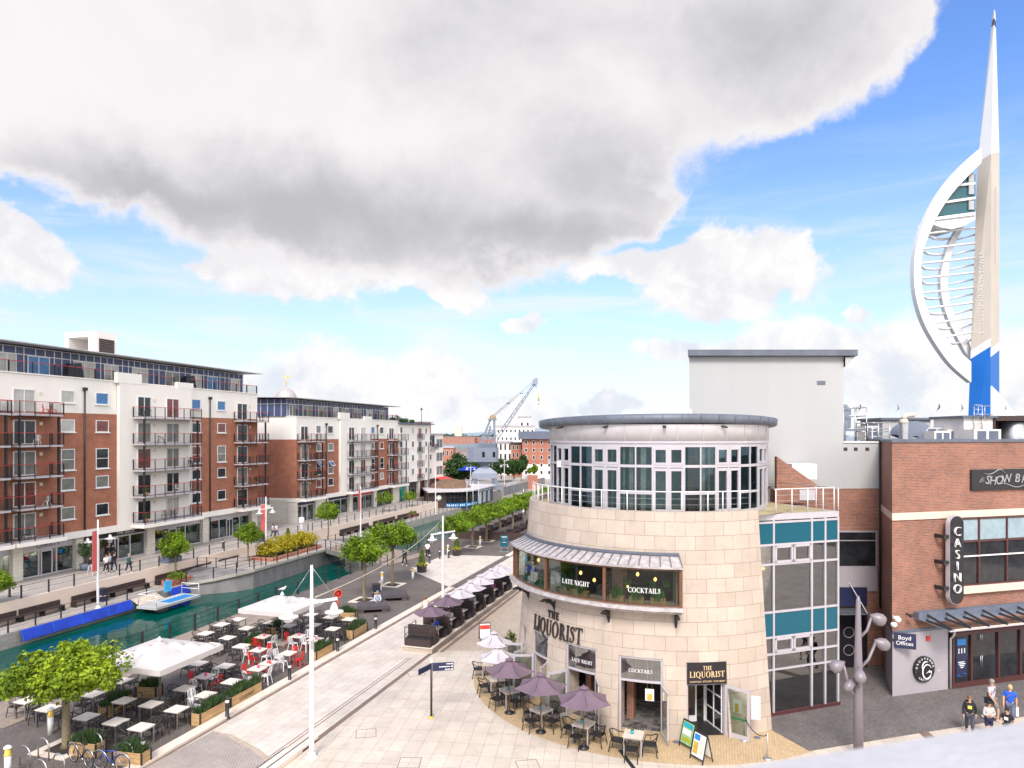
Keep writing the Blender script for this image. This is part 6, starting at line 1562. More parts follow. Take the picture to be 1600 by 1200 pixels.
# far-quay trees
farq = [(274,908,-1.6,.86,1.75,'round plane tree in a box planter beside the blue landing stage'),(388,882,-1.2,.80,1.5,'round plane tree beside the curved quay wall and red banner'),
        (513,843,-.9,.86,1.65,'round plane tree between the signpost totem and the bench by the bridge'),(600,815,-1.6,.95,1.2,'sparse young tree left of the two in planters by the far benches'),(640,806,-1.6,.85,1.0,'smallest sparse tree in a planter near the canal café')]
tm3 = trunk(2.9,.10,1.0,5,12,M['bark'],.6); tm3b = trunk(3.0,.08,1.0,5,13,M['bark'],.6)
cmF = crown(1.6,1.55,1.2,72,56,.17,.40,M['leaf_mid'],41,.3,.7); cmG = crown(1.3,1.2,1.0,38,30,.18,.36,M['leaf_mid'],43,.5,.7)
for i, (px, py, z, sc, cs_, lab) in enumerate(farq):
    p = G(px,py,z)
    tree(lab, p, tm3 if i < 3 else tm3b, cmF if i < 3 else cmG, 3.55, 'round plane trees on the far quay', (sc*1.12,)*2+(sc*1.15,), i*2.1)
tree('green tree cut by the left edge beside the shops', ST(s_at(-12,-51.5),-51.5,0), tm3, cmF, 2.0, 'round plane trees on the far quay', .8, 1)
# dark background trees
def bgtree(label, px, py_base, py_top, Y, wpx, m='leaf_dark', seed=1):
    x = (px-800)/F*Y; zb = z_at(py_base,Y); zt = z_at(py_top,Y); h = zt-zb; w = wpx/F*Y/2
    t = thing('broad_tree', label, 'tree', (x,Y,zb), 0, 'dark trees round the far plaza'); obj('trunk', trunk(h*.35,h*.03,w*.7,5,seed,M['bark'],h*.25), t)
    obj('crown', crown(w,w,h*.42,70,50,h*.085,h*.14,M[m],seed+60,.25,.8), t, (0,0,h*.58)); return t
bgtree('big dark round tree between the corner flats and the crane', 716, 762, 714, 170, 42, seed=2)
bgtree('dark tree half hidden behind the crane house', 742, 750, 716, 185, 26, seed=3)
bgtree('flat topped dark tree just right of the crane pedestal', 783, 748, 716, 180, 40, seed=4)
bgtree('dark tree at the right end of the plaza tree group', 803, 748, 716, 185, 34, seed=5)
bgtree('narrow dark tree in front of the red brick block', 818, 735, 712, 190, 10, seed=6)
bgtree('little round bush tree before the white base of the brick block', 836, 741, 727, 185, 9, 'leaf_mid', seed=7)
bgtree('little bush tree left of the round bush before the brick block', 828, 742, 731, 182, 8, 'leaf_mid', seed=8)
for i in range(16):
    px = 690+i*9+RND.uniform(-3,3)
    if i > 12: break
b = MB(); 
for i in range(70):
    X = -130+i*4.2+RND.uniform(-2,2); bm_h = RND.uniform(4,9)
    for j in range(26): leafq(b, Vector((X+RND.uniform(-4,4),960+RND.uniform(-4,4),RND.uniform(1,bm_h+6))), Vector((RND.gauss(0,.5),-.6,RND.random())).normalized(), 3.2)
kind(b.build('far_treeline', M['leaf_dark']), 'stuff')

# potted conifers
def topiary(label, p, h=1.0, sc=1.0):
    t = thing('potted_conifer', label, 'potted plant', p, 0, 'potted conifers'); t.scale = (sc,)*3
    MB().lathe([(0,0),(.40,0),(.48,.62),(.52,.62),(.52,.68),(.44,.68),(.42,.6),(0,.6)],20).build('pot', M['bench_dark'], t)
    b = MB()
    for i in range(200):
        a = RND.random()*2*PI; r = RND.uniform(.2,.62); leafq(b, Vector((r*math.cos(a),r*math.sin(a),.68+RND.uniform(0,.24)-(.15 if r > .5 else 0))), Vector((math.cos(a)*.5,math.sin(a)*.5,1)).normalized(), .1)
    b.build('flowers', M['leaf_lime'], t); b = MB()
    for i in range(1100):
        f = RND.random()**.8; a = RND.random()*2*PI; r = .30*(1-f)**.75*RND.uniform(.75,1.08)+.03
        leafq(b, Vector((r*math.cos(a),r*math.sin(a),.75+1.5*f*h)), Vector((math.cos(a),math.sin(a),.5)).normalized(), .09)
    b.tube([(0,0,.6),(0,0,2.0)],.03,5); b.build('conifer', M['leaf_topiary'], t); return t
t0 = topiary('potted cone conifer with lime flowers nearest the bridge foot', G(659,894)); 
dup(t0, G(713.5,868), 1, 'potted cone conifer with lime flowers beyond the white lantern mast')
MBt = thing('conifer_shrub', 'dark upright conifer beside the signpost totem on the quay bulge', 'shrub', ST(s_at(450,-49.5),-49.5,BZ), 0)
b = MB()
for i in range(900):
    f = RND.random(); a = RND.random()*2*PI; r = .45*(1-f)**.7+.04; leafq(b, Vector((r*math.cos(a),r*math.sin(a),.1+2.2*f)), Vector((math.cos(a),math.sin(a),.5)).normalized(), .13)
b.build('foliage', M['leaf_topiary'], MBt)
MB().tube([(0,0,0),(0,0,1.6)],.05,6).build('stem', M['bark'], MBt)
# golden shrubs in raised bed
bed = thing('raised_bed', 'raised brown planting bed holding the golden shrubs by the footbridge', 'planter', ST(66.8,-46.8,BZ), ROT)
b = MB(); b.bb(-5,4.2,-1.4,-1.2,0,.4); b.bb(-5,4.2,1.2,1.4,0,.4); b.bb(-5,-4.8,-1.2,1.2,0,.4); b.bb(4.0,4.2,-1.2,1.2,0,.4); b.build('wall', M['brick_far'], bed); MB().bb(-4.8,4.0,-1.2,1.2,0,.33).build('soil', M['soil'], bed)
gs = crown(1.1,1.1,.85,60,40,.15,.36,M['leaf_yellow'],71,.2,.9,'foliage')
for i, (s, t_, sc) in enumerate(((62.9,-46.8,1.1),(65.0,-46.6,1.2),(67.0,-47.0,1.15),(68.6,-46.7,1.2),(70.2,-46.8,1.0))):
    t = thing('golden_shrub', f'golden yellow shrub in the raised bed by the footbridge, {ORD[i]} from the left', 'shrub', ST(s,t_,BZ+.3), i, 'golden shrubs by the footbridge'); t.scale = (sc,)*3
    obj('foliage', gs, t, (0,0,.75)); MB().tube([(0,0,0),(0,0,.7)],.06,6).build('stem', M['bark'], t)

# ================================================================= lamps, masts, posts
def mast(label, p, h, arms=True, banner=None, gr='white masts', lant_rot=0):
    t = thing('mast', label, 'mast', p, lant_rot, gr)
    MB().tube([(0,0,0),(0,0,.5),(0,0,h*.78),(0,0,h*.8),(0,0,h)],[.115,.10,.085,.065,.05],10).build('pole', M['white'], t)
    MB().lathe([(0,0),(.26,0),(.26,.03),(.15,.05),(.15,.2),(0,.2)],14).build('base_plate', M['white'], t)
    if arms:
        za = h*.805
        b = MB(); b.bar((-.98,0,za-.06),(.98,0,za+.06),.10,.10); b.bar((-.35,.0,za+.0),(0,.35,za),.09,.09); b.build('cross_arm', M['white'], t)
        b = MB()
        for sg_ in (-1,1): b.tube([(0,0,h-.06),(sg_*.9,0,za+.06)],.008,4)
        b.build('stay_wire', M['steel'], t)
        for sg_ in (-1,1):
            b = MB(); x = sg_*.86; z = za-.10
            b.lathe([(.03,.02),(.06,0),(.14,-.16),(.16,-.28),(.36,-.33),(.37,-.37),(.2,-.39),(.18,-.5),(.16,-.54),(0,-.54)],16,(x,0,z)); b.build('lantern', M['white'], t)
    if banner:
        b = MB(); b.bb(-.62,-.12,-.01,.01,h*banner[0],h*banner[1]); b.build('banner', M['banner'], t)
        b = MB(); b.tube([(0,0,h*banner[1]),(-.66,0,h*banner[1])],.02,5); b.tube([(0,0,h*banner[0]),(-.66,0,h*banner[0])],.02,5); b.build('banner_arm', M['white'], t)
    return t
p = G(487,1183); mA = mast('tall white mast with two hanging lanterns standing on the plaza edge', p, z_at(883,p.y), lant_rot=rad(26))
b = MB(); b.box((0,-.13,4.4),(.12,.1,.3)); b.tube([(.05,-.1,4.75),(.2,-.16,4.72),(.22,-.16,4.6),(.1,-.14,4.58)],.02,5); b.build('fitting', M['steel'], mA)
p = G(692,942); mast('white mast with two lanterns behind the first parasol booth', p, z_at(806,p.y), lant_rot=rad(30))
p = G(153,950,-1.6); mast('white mast with coral banner beside the long blue boom', p, z_at(812,p.y)+1.6, False, (.42,.88), lant_rot=ROT+.15)
p = G(415.5,873,-.9); mast('white mast with cross arm and coral banner on the curved quay bulge', p, z_at(776,p.y)+.9, True, (.42,.88), lant_rot=ROT-.25)
p = G(563.5,838,-1.6); mast('white mast with coral banner on the far quay beyond the bridge', p, z_at(760,p.y)+1.6, False, (.50,.95), lant_rot=ROT+.1)
p = G(680.5,803,-1.6); mast('bare white mast left of the round canal café', p, z_at(738,p.y)+1.6, False)
p = G(818,800); mast('white lantern mast mostly hidden by the round building terrace', p, z_at(764,p.y), True, lant_rot=rad(10))
p = G(788,757); mast('white mast on the plaza between crane and dark trees', p, z_at(719,p.y), True, lant_rot=0)
p = G(735.5,765); mast('pale mast in front of the crane pedestal', p, z_at(722,p.y), True)
# organic grey lamp in front of the casino
p = G(1341,1187); lp = thing('street_lamp', 'mauve-grey street lamp with four pod heads in front of the casino', 'street lamp', p)
zt = z_at(931,p.y)
MB().tube([(0,0,0),(0,0,zt*.55),(0,0,zt*.97),(0,0,zt)],[.19,.155,.085,.03],14).build('pole', M['grey_post'], lp)
def pod(a, z0, z1, r, sc=1.0, droop=.5):
    d = Vector((math.cos(a),math.sin(a),0)); b = MB()
    b.tube([d*.1+Vector((0,0,z0)),d*(.12+r*.4)+Vector((0,0,z0+(z1-z0)*.3)),d*r+Vector((0,0,z1))],[.06,.055,.05],8); br_ = b.build('arm', M['grey_post'], lp)
    ax_ = (d+Vector((0,0,-droop))).normalized(); c = d*(r+.02)+Vector((0,0,z1)); b = MB(); b.tube([c-ax_*.1,c,c+ax_*.12,c+ax_*.3,c+ax_*.46,c+ax_*.54],[.03*sc,.10*sc,.20*sc,.25*sc,.2*sc,.02],12)
    b.build('lamp_pod', M['grey_post'], br_)
pod(rad(-6),4.75,5.55,.5); pod(rad(4),3.55,4.55,.72); pod(rad(186),2.4,3.75,.62); pod(rad(250),2.8,3.55,.25,.9,.9); pod(rad(205),2.9,3.1,.25,.7,.7)
# finger post
p = G(674,1122); fp = thing('fingerpost', 'dark fingerpost with white cap and navy direction boards on the plaza', 'signpost', p)
zt = z_at(1030,p.y); MB().tube([(0,0,0),(0,0,zt-.15)],.05,10).build('pole', M['dark'], fp); MB().lathe([(.06,zt-.15),(.06,zt),(.03,zt+.02),(0,zt+.02)],10).build('cap', M['white'], fp)
MB().lathe([(0,0),(.12,0),(.12,.05),(.06,.09),(0,.09)],10).build('base_collar', M['gold'], fp)
pl = []
for i in range(3): pl.append(MB().bb(.06,.98,-.025,.025,zt-.29-.12*i,zt-.175-.12*i).build('finger', M['sign_navy'], fp, None, rad(10)))
for i, pn in enumerate(pl):
    b = MB(); z = zt-.235-.12*i
    w0 = (.66,.34,.6)[i]; x = w0
    while x < .84: l = RND.uniform(.03,.07); b.bb(x,x+l,-.032,-.026,z-.02,z+.02); x += l+.015
    b.bb(.88,.94,-.032,-.026,z-.03,z+.03); b.build('lettering', M['letter_white'], pn)
for i in range(2): MB().bb(-.95,-.06,-.025,.025,zt-.29-.12*i,zt-.175-.12*i).build('finger', M['sign_navy'], fp, None, rad(62))

# bollards
bm0 = None
blab = ['beside the short timber planter by the bicycles','at the left end of the two long lettered planters','beside the far end of the white and red chairs','beside the planter right of the near white mast','beside the last planter before the dark benches']
for (px, py), lab in zip(((223,1192),(355,1123),(452.5,1065),(527.5,1020),(587,985)), blab):
    p = G(px,py)
    if not bm0:
        bm0 = thing('bollard', 'black bollard with white band '+lab, 'bollard', p, 0, 'black bollards along the kerb'); MB().lathe([(0,0),(.13,0),(.13,.05),(.085,.07),(.08,.72)],12).build('post', M['black'], bm0); MB().lathe([(.083,.72),(.083,.84)],12).build('white_band', M['white'], bm0); MB().lathe([(.08,.84),(.08,.96),(.04,1.0),(0,1.0)],12).build('cap', M['black'], bm0)
    else: dup(bm0, p, 0, 'black bollard with white band '+lab)
for px, py, lab in ((671,880,'between the two potted conifers, nearer'),(687,873,'between the two potted conifers, left of the mast'),(701,872,'between the two potted conifers, right of the mast')): dup(bm0, G(px,py), 0, 'black bollard '+lab)
for i, px in enumerate((15,262,348,394)): dup(bm0, ST(s_at(px,-52.6),-52.6,0), 0, f'short dark bollard on the far shop walkway, {ORD[i]} from the left', 'dark bollards on the shop walkway')
lb0 = thing('lantern_bollard', 'white bollard with gold lantern top at the bottom left corner', 'bollard', G(12,1212), 0, 'white bollards with gold lanterns')
MB().lathe([(0,0),(.11,0),(.11,.75),(0,.75)],14).build('post', M['white'], lb0); MB().lathe([(.12,.75),(.13,.78),(.12,.80),(.10,.80),(.10,1.02)],14).build('lantern', M['gold'], lb0); MB().lathe([(.14,1.02),(.13,1.06),(.05,1.12),(0,1.13)],14).build('cap', M['white'], lb0)
for px, py, lab in ((79,1147,'at the timber deck end by the large tree'),(594,930,'behind the navy litter bin'),(645,906,'beside the near potted conifer'),(750,853,'under the tree row left of the blue sign'),(597,914,'against the railing near the two benches'),(700,868,'beside the far potted conifer')):
    dup(lb0, G(px,py), 0, 'white bollard with gold lantern top '+lab)
# cycle hoops
hp0 = thing('cycle_hoop', 'steel cycle hoop nearest the large tree trunk', 'cycle stand', G(68,1186), 0, 'steel cycle hoops in the corner')
MB().tube([(-.33,0,0),(-.33,0,.48)]+[(-.33*math.cos(a),0,.48+.33*math.sin(a)) for a in [PI*i/10 for i in range(1,10)]]+[(.33,0,.48),(.33,0,0)],.028,8).build('hoop', M['steel'], hp0)
hp0.rotation_euler.z = rad(-25)
for px, py, lab in ((39,1199,'cut by the bottom edge, left of the large tree'),(92,1212,'in front of the one nearest the tree'),(151,1178,'in front of the left small timber planter'),(199,1194,'in front of the right small timber planter'),(64,1222,'at the very bottom, second from left')): dup(hp0, G(px,py), rad(-25), 'steel cycle hoop '+lab)
# ================================================================= café furniture
def make_table(name, label, m, leg, w=.72, d=.72):
    t = thing(name, label, 'table'); MB().bb(-w/2,w/2,-d/2,d/2,.715,.75).build('tabletop', M[m], t)
    lm_ = MB().bb(-.02,.02,-.02,.02,0,.715).mesh('leg', M[leg])
    for x in (-1,1):
        for y in (-1,1): obj('leg', lm_, t, (x*(w/2-.05),y*(d/2-.05),0))
    b = MB()
    for y in (-1,1): b.bb(-w/2+.05,w/2-.05,y*(d/2-.05)-.012,y*(d/2-.05)+.012,.66,.70)
    for x in (-1,1): b.bb(x*(w/2-.05)-.012,x*(w/2-.05)+.012,-d/2+.05,d/2-.05,.66,.70)
    b.build('frame', M[leg], t); return t
def make_wire_chair(name, label, m, seatm=None):           # faces -y
    t = thing(name, label, 'chair')
    b = MB(); b.bb(-.24,.24,-.24,.24,.43,.455); 
    b.build('seat', M[seatm or m], t)
    for x in (-1,1):
        MB().tube([(x*.23,-.23,.44),(x*.26,-.29,0)],.020,6).build('leg', M[m], t); MB().tube([(x*.23,.22,.44),(x*.25,.30,0)],.020,6).build('leg', M[m], t)
    hoop = [(-.27,-.16,.66)]+[(-.28*math.cos(a),.06+.26*math.sin(a),.66+.14*math.sin(a)) for a in [PI*i/12 for i in range(13)]]+[(.27,-.16,.66)]
    b = MB(); b.tube(hoop,.021,6)
    for a in (55,75,90,105,125): b.tube([(-.24*math.cos(rad(a)),.22,.45),(-.28*math.cos(rad(a)),.06+.26*math.sin(rad(a)),.66+.14*math.sin(rad(a)))],.010,5)
    b.build('backrest', M[m], t); b = MB()
    for x in (-1,1): b.tube([(x*.27,-.16,.66),(x*.24,-.22,.45)],.016,6); b.tube([(x*.28,.05,.67),(x*.24,.0,.45)],.012,5)
    b.build('armrest', M[m], t); b = MB()
    b.tube([(-.245,-.26,.2),(.245,-.26,.2)],.010,5); b.tube([(-.24,-.26,.2),(-.24,.26,.2)],.010,5); b.tube([(.24,-.26,.2),(.24,.26,.2)],.010,5); b.build('stretcher', M[m], t)
    return t
def make_metal_chair(name, label, m):
    t = thing(name, label, 'chair')
    b = MB(); b.prism([(-.19,-.2),(.19,-.2),(.16,.17),(-.16,.17)],.43,.46); b.build('seat', M[m], t)
    for x in (-1,1):
        for y in (-1,1):
            b = MB(); b.bar((x*.16,y*.16,.45),(x*.22,y*.235,0),.05,.03); b.build('leg', M[m], t)
    b = MB(); b.tube([(-.17,.16,.44),(-.19,.21,.66),(-.17,.25,.82),(-.09,.27,.88),(.09,.27,.88),(.17,.25,.82),(.19,.21,.66),(.17,.16,.44)],.016,6); b.add([(-.05,.17,.45),(.05,.17,.45),(.06,.26,.86),(-.06,.26,.86),(-.05,.185,.45),(.05,.185,.45),(.06,.275,.86),(-.06,.275,.86)],[(0,1,2,3),(7,6,5,4),(1,5,6,2),(0,3,7,4)])
    for x in (-1,1): b.bar((x*.12,.17,.45),(x*.12,.255,.85),.03,.012)
    b.build('backrest', M[m], t); return t
PR = {'D': make_wire_chair('wire_chair','dark wire armchair','chair_dark'), 'R': make_metal_chair('metal_chair','red metal chair','chair_red'), 'W': make_metal_chair('metal_chair','white metal chair','chair_white'),
      'B': make_wire_chair('bar_chair','black chair','chair_black')}
T1 = make_table('cafe_table','white café table','table_top','steel'); T2 = make_table('bar_table','pale table','table_top2','alu',.76,.76)
def make_pot(name, label, m, fl=True):
    t = thing(name, label, 'pot'); MB().lathe([(0,0),(.055,0),(.07,.14),(.06,.14),(.05,.02)],10).build('pot', M[m], t)
    if fl:
        b = MB()
        for i in range(30): leafq(b, Vector((RND.uniform(-.07,.07),RND.uniform(-.07,.07),.16+RND.uniform(0,.06))), Vector((RND.gauss(0,.5),RND.gauss(0,.5),1)).normalized(), .05)
        b.build('plant', M['leaf_topiary'], t)
    return t
PK = make_pot('menu_pot','pink pot','pink',False); CY = make_pot('table_pot','turquoise pot','cyan_pot')
cname = {'D':'dark wire armchair','R':'red metal chair','W':'white metal chair','B':'black round-backed armchair'}
sidename = ['canal side','promenade side','near end','far end']        # of its table
def side_pose(k):
    return [(0,.58,0),(0,-.58,PI),(-.58,0,PI/2),(.58,0,-PI/2)][k]
# table top centres read off the photograph: px, py, row, chairs on (canal, promenade, near, far) sides
TB = [ (42,1095,'deck','DD.D'),(76,1107,'deck','DD..'),(146,1085,'deck','DDDD'),(162,1056,'deck','DD.D'),(191,1064,'deck','D..D'),
 (135,1119,'inner','DDDD'),(181,1127,'inner','D.DD'),(231,1137,'inner','D.DD'),(194,1094,'inner','D..D'),(236,1100,'inner','D..D'),(287,1109,'inner','D.DD'),(289,1075,'inner','D.DD'),
 (330,1086,'bright','W.WD'),(320,1056,'bright','RRWW'),(310,1036,'inner','DD.D'),(352,1040,'inner','DDDD'),(367,1065,'inner','D.DD'),
 (322,989,'water','DDDD'),(347,976,'water','DDDD'),(386,981,'water','D.DD'),(356,996,'water','DD.D'),(330,1007,'water','D..D'),(377,1009,'inner','.DD.'),
 (404,1015,'bright','WWRR'),(411,994,'bright','WWR.'),(402,1044,'bright','RWWR'),(450,1020,'bright','WRWR'),(450,1039,'bright','....'),(466,993,'bright','RRWW'),
 (451,977,'water','D.DD'),(490,976,'water','DD.D'),(496,999,'bright','WW.D'),(520,982,'end','DDDD'),(516,964,'end','DDDD'),(486,960,'end','DD.D'),(546,967,'end','D.DD'),(424,972,'water','D.DD'),(372,968,'water','D.D.') ]
rown = {'deck':'on the timber deck','inner':'among the planters by the large tree','bright':'amid the red and white chairs','water':'by the canal railing','end':'before the dark benches'}
cnt = {}
TB.sort(key=lambda q: (q[2], st_of(G(q[0],q[1],.75))[0]))
for px, py, row, ch in TB:
    p = G(px,py,.75); p.z = .004 if row not in ('deck',) else .034
    s_, t_ = st_of(p)
    if t_ > -22.35 and s_ < 36: t_ = -22.35; p = ST(s_,t_,p.z)
    if t_ < -31.4: t_ = -31.4; p = ST(s_,t_,p.z)
    if t_ < -29.3: p.z = .034
    i = cnt.get(row,0); cnt[row] = i+1
    place(T1, USED, p, ROT, f'white square café table {rown[row]}, {ORD[i]} from the near end', 'white café tables on the canal terrace')
    for k, c in enumerate(ch):
        if c == '.': continue
        x, y, r = side_pose(k); jx, jy = RND.uniform(-.07,.07), RND.uniform(-.06,.06); x += jx; y += jy
        ca, sa = math.cos(ROT), math.sin(ROT)
        q = p + Vector((x*ca-y*sa, x*sa+y*ca, 0))
        place(PR[c], USED, q, ROT+r+RND.uniform(-.28,.28), f'{cname[c]}, {sidename[k]} of the {ORD[i]} table {rown[row]}', {'D':'dark wire armchairs','R':'red metal chairs','W':'white metal chairs'}[c]+' on the canal terrace')
    if row == 'bright' and i not in (0,4) and ch != '....':
        place(PK, USED, p+Vector((0.05,.02,.75)), 0, f'small pink pot on the {ORD[i]} table amid the red and white chairs', 'pink pots on tables')
# round-building tables
RT = [(796,1078,'third'),(846,1108,'second'),(912,1130,'first'),(990,1147,'nearest')]
for (px, py, nm), chs in zip(RT, ('BBBB','BBBB','BBBB','BBBB')):
    p = G(px,py,.75); p.z = .012; a = math.atan2(p.y-DC[1], p.x-DC[0])+PI/2
    lab = {'nearest':'without a parasol before the cocktail doorway','first':'under the parasol nearest the main door','second':'under the middle plum parasol','third':'under the third plum parasol from the door'}[nm]
    place(T2, USED, p, a, 'pale square table '+lab, 'pale tables round the stone building')
    place(CY, USED, p+Vector((-.05,0,.75)), 0, 'turquoise pot with small plant on the table '+lab.split(' before')[0], 'turquoise table pots')
    for k, c in enumerate(chs):
        x, y, r = side_pose(k); x *= 1.08; y *= 1.08; ca, sa = math.cos(a), math.sin(a)
        q = p+Vector((x*ca-y*sa, x*sa+y*ca, 0)); place(PR['B'], USED, q, a+r+RND.uniform(-.2,.2), f'black armchair, {["building side","plaza side","left end","right end"][k]} of the table '+lab.replace(' before the cocktail doorway',''), 'black armchairs round the stone building')
for px, py, lab in ((765,1036,'under the faded parasols'),(775,1060,'between faded and plum parasols')):
    p = G(px,py,.75); p.z = .012; a = math.atan2(p.y-DC[1], p.x-DC[0])+PI/2
    place(T2, USED, p, a, 'pale square table '+lab, 'pale tables round the stone building')
    for k in range(3):
        x, y, r = side_pose(k); ca, sa = math.cos(a), math.sin(a); q = p+Vector((x*ca-y*sa, x*sa+y*ca, 0))
        place(PR['B'], USED, q, a+r, f'black round-backed armchair, {["building side","plaza side","left end"][k]} of the table '+lab, 'black armchairs round the stone building')

# parasols
def square_parasol(label, p, half, top, edge, rz):
    t = thing('canvas_parasol', label, 'parasol', p, rz, 'large square canvas parasols'); b = MB(); n_ = 8; vs = []; fs = []
    def P_(u, v):
        r = max(abs(u),abs(v)); d = min(abs(u),abs(v)); sag = .10*math.sin(PI*r)*(1-.7*d/max(r,1e-3)); return (u*half,v*half,edge+(top-edge)*(1-r)**.92-sag*(1 if r<1 else 0)-.05*(1-(d/r if r else 0))*r*0)
    g = [[P_(-1+2*i/n_,-1+2*j/n_) for j in range(n_+1)] for i in range(n_+1)]
    for i in range(n_+1):
        for j in range(n_+1): vs.append(g[i][j])
    for i in range(n_):
        for j in range(n_): fs.append((i*(n_+1)+j,(i+1)*(n_+1)+j,(i+1)*(n_+1)+j+1,i*(n_+1)+j+1))
    b.add(vs, fs)
    per = [(-1+2*i/n_,-1) for i in range(n_)]+[(1,-1+2*i/n_) for i in range(n_)]+[(1-2*i/n_,1) for i in range(n_)]+[(-1,1-2*i/n_) for i in range(n_)]
    for i in range(len(per)):
        a, c = P_(*per[i]), P_(*per[(i+1)%len(per)]); wv = lambda q, k: (q[0]*1.004,q[1]*1.004,q[2]-.24-.02*(k%2))
        b.add([a,wv(a,i),wv(c,i+1),c],[(0,1,2,3)])
    b.build('canopy', M['white_fabric'], t)
    MB().tube([(0,0,0),(0,0,top)],.045,10).build('pole', M['steel'], t)
    b = MB(); b.lathe([(.10,-.02),(.13,.03),(.07,.10),(.05,.16),(0,.18)],12,(0,0,top)); b.build('finial', M['white'], t)
    b = MB(); b.bb(-.5,.5,-.5,.5,.0,.09); b.build('base', M['quay'], t)
    b = MB()
    for x, y in ((-1,-1),(1,-1),(1,1),(-1,1),(0,-1),(0,1),(1,0),(-1,0)): b.bar((0,0,top-.12),(x*half*.98,y*half*.98,edge-.05),.03)
    b.build('rib', M['steel'], t); return t
def spread_parasol(pxl, pxr, Y): return (pxr-pxl)/F*Y
# left parasol: corners seen at (165,1050) (250,1065) (347,1017) (250,1000 top)
pc1 = G(249,1003,2.85); pc1.z = .004; s1, t1 = st_of(pc1)
square_parasol('left large square white canvas parasol over the tables by the large tree', pc1, 1.95, 2.92, 2.33, ROT)
pc2 = G(441,931,2.85); pc2.z = .004
square_parasol('right large square white canvas parasol with a gull on top', pc2, 1.75, 2.92, 2.35, ROT)
def hex_parasol(label, p, m, R_=1.12, top=2.5, edge=2.0, n_=6, rz=.3, group='plum parasols'):
    t = thing('parasol', label, 'parasol', p, rz, group); b = MB()
    for k in range(n_):
        a0, a1 = 2*PI*k/n_, 2*PI*(k+1)/n_; P0 = (R_*math.cos(a0),R_*math.sin(a0),edge); P1 = (R_*math.cos(a1),R_*math.sin(a1),edge)
        rows = 5; vs = []
        for i in range(rows+1):
            f = i/rows
            for j in range(5):
                g = j/4; e = Vector(P0).lerp(Vector(P1), g); v = Vector((0,0,top)).lerp(e, f); v.z -= .05*math.sin(PI*f)+.05*math.sin(PI*g)*f; sc_ = 1-.07*math.sin(PI*g)*f; v.x *= sc_; v.y *= sc_; vs.append(v)
        b.add(vs,[(i*5+j,(i+1)*5+j,(i+1)*5+j+1,i*5+j+1) for i in range(rows) for j in range(4)])
    me = b.build('canopy', M[m], t); b = MB()
    for k in range(n_):
        a0 = 2*PI*k/n_; b.bar((0,0,top-.06),(R_*.98*math.cos(a0),R_*.98*math.sin(a0),edge-.03),.018)
    b.build('rib', M['dark'], t)
    b = MB()
    for k in range(n_):
        a0, a1 = 2*PI*k/n_, 2*PI*(k+1)/n_; q = lambda a, r, z: (r*math.cos(a),r*math.sin(a),z)
        b.add([q(a0,.22,top-.035),q(a1,.22,top-.035),(0,0,top+.07)],[(0,1,2)])
    b.tube([(0,0,top),(0,0,top+.11)],.02,6); b.build('vent_cap', M[m], t)
    MB().tube([(0,0,0),(0,0,top)],.022,8).build('pole', M['teak'], t); MB().lathe([(0,0),(.22,0),(.22,.05),(.05,.08),(.04,.2),(0,.2)],14).build('base', M['black'], t); return t
pl = [(772,986,'lilac_fabric','smallest faded lilac parasol furthest along the stone building'),(778,1008,'lilac_fabric','faded lilac parasol in front of the furthest one by the stone building'),(796,1027,'purple_fabric','plum parasol furthest from the main door of the stone building'),(845,1051,'purple_fabric','middle plum parasol by the stone building'),(912,1071,'purple_fabric','plum parasol nearest the main door of the stone building')]
for i, (px, py, m, lab) in enumerate(pl):
    p = G(px,py,2.52); p.z = .01; hex_parasol(lab, p, m, 1.15 if i > 1 else .95, 2.45, 1.93, rz=.2+.35*i, group='parasols round the stone building')

# booths along the promenade
tb = thing('booth_terrace', 'long stone-edged platform carrying the dark wicker booths along the promenade', 'platform', ST(36.0,-16.7,0), ROT)
MB().bb(0,34,-.9,.95,.004,.28).build('plinth', M['tan_pave'], tb); b = MB(); b.bb(-.05,34,-.95,-.72,.28,.33); b.bb(-.06,.2,-.72,1.0,.28,.33); b.build('coping', M['kerb'], tb)
fr = thing('booth_railing', 'black railing round the near end of the booth platform', 'railing', ST(36.2,-16.7,.3), ROT)
b = MB()
for x, y in ((0,.9),(0,-.75),(1.5,.9)): b.tube([(x,y,0),(x,y,1.05)],.03,6)
for z in (1.02,.6,.2): b.tube([(1.5,.9,z),(0,.9,z),(-.1,.8,z),(-.12,.3,z)] if z < 1 else [(1.5,.9,z),(0,.9,z),(0,-.75,z)],.018,5)
b.build('frame', M['black'], fr)
bt0 = thing('booth_table','pale booth table','table'); MB().bb(-.35,.35,-.75,.55,.715,.75).build('tabletop', M['table_top2'], bt0); MB().bb(-.05,.05,-.6,-.5,0,.715).build('leg', M['alu'], bt0); MB().bb(-.05,.05,.35,.45,0,.715).build('leg', M['alu'], bt0)
bs0 = thing('booth_bench','dark wicker bench','bench'); MB().bb(-.62,-.08,-.8,.8,0,.44).build('seat', M['wicker'], bs0); MB().bb(.08,.62,-.8,.8,0,.44).build('seat', M['wicker'], bs0)
MB().bb(-.08,.08,-.85,.85,0,1.12).build('backrest', M['wicker'], bs0); b = MB(); b.bb(-.58,-.1,-.76,.76,.44,.52); b.bb(.1,.58,-.76,.76,.44,.52); b.build('cushion', M['chair_black'], bs0)
sp_ = 2.12
btop = [37.0,39.5,41.6,43.6,45.7,48.0,50.0]
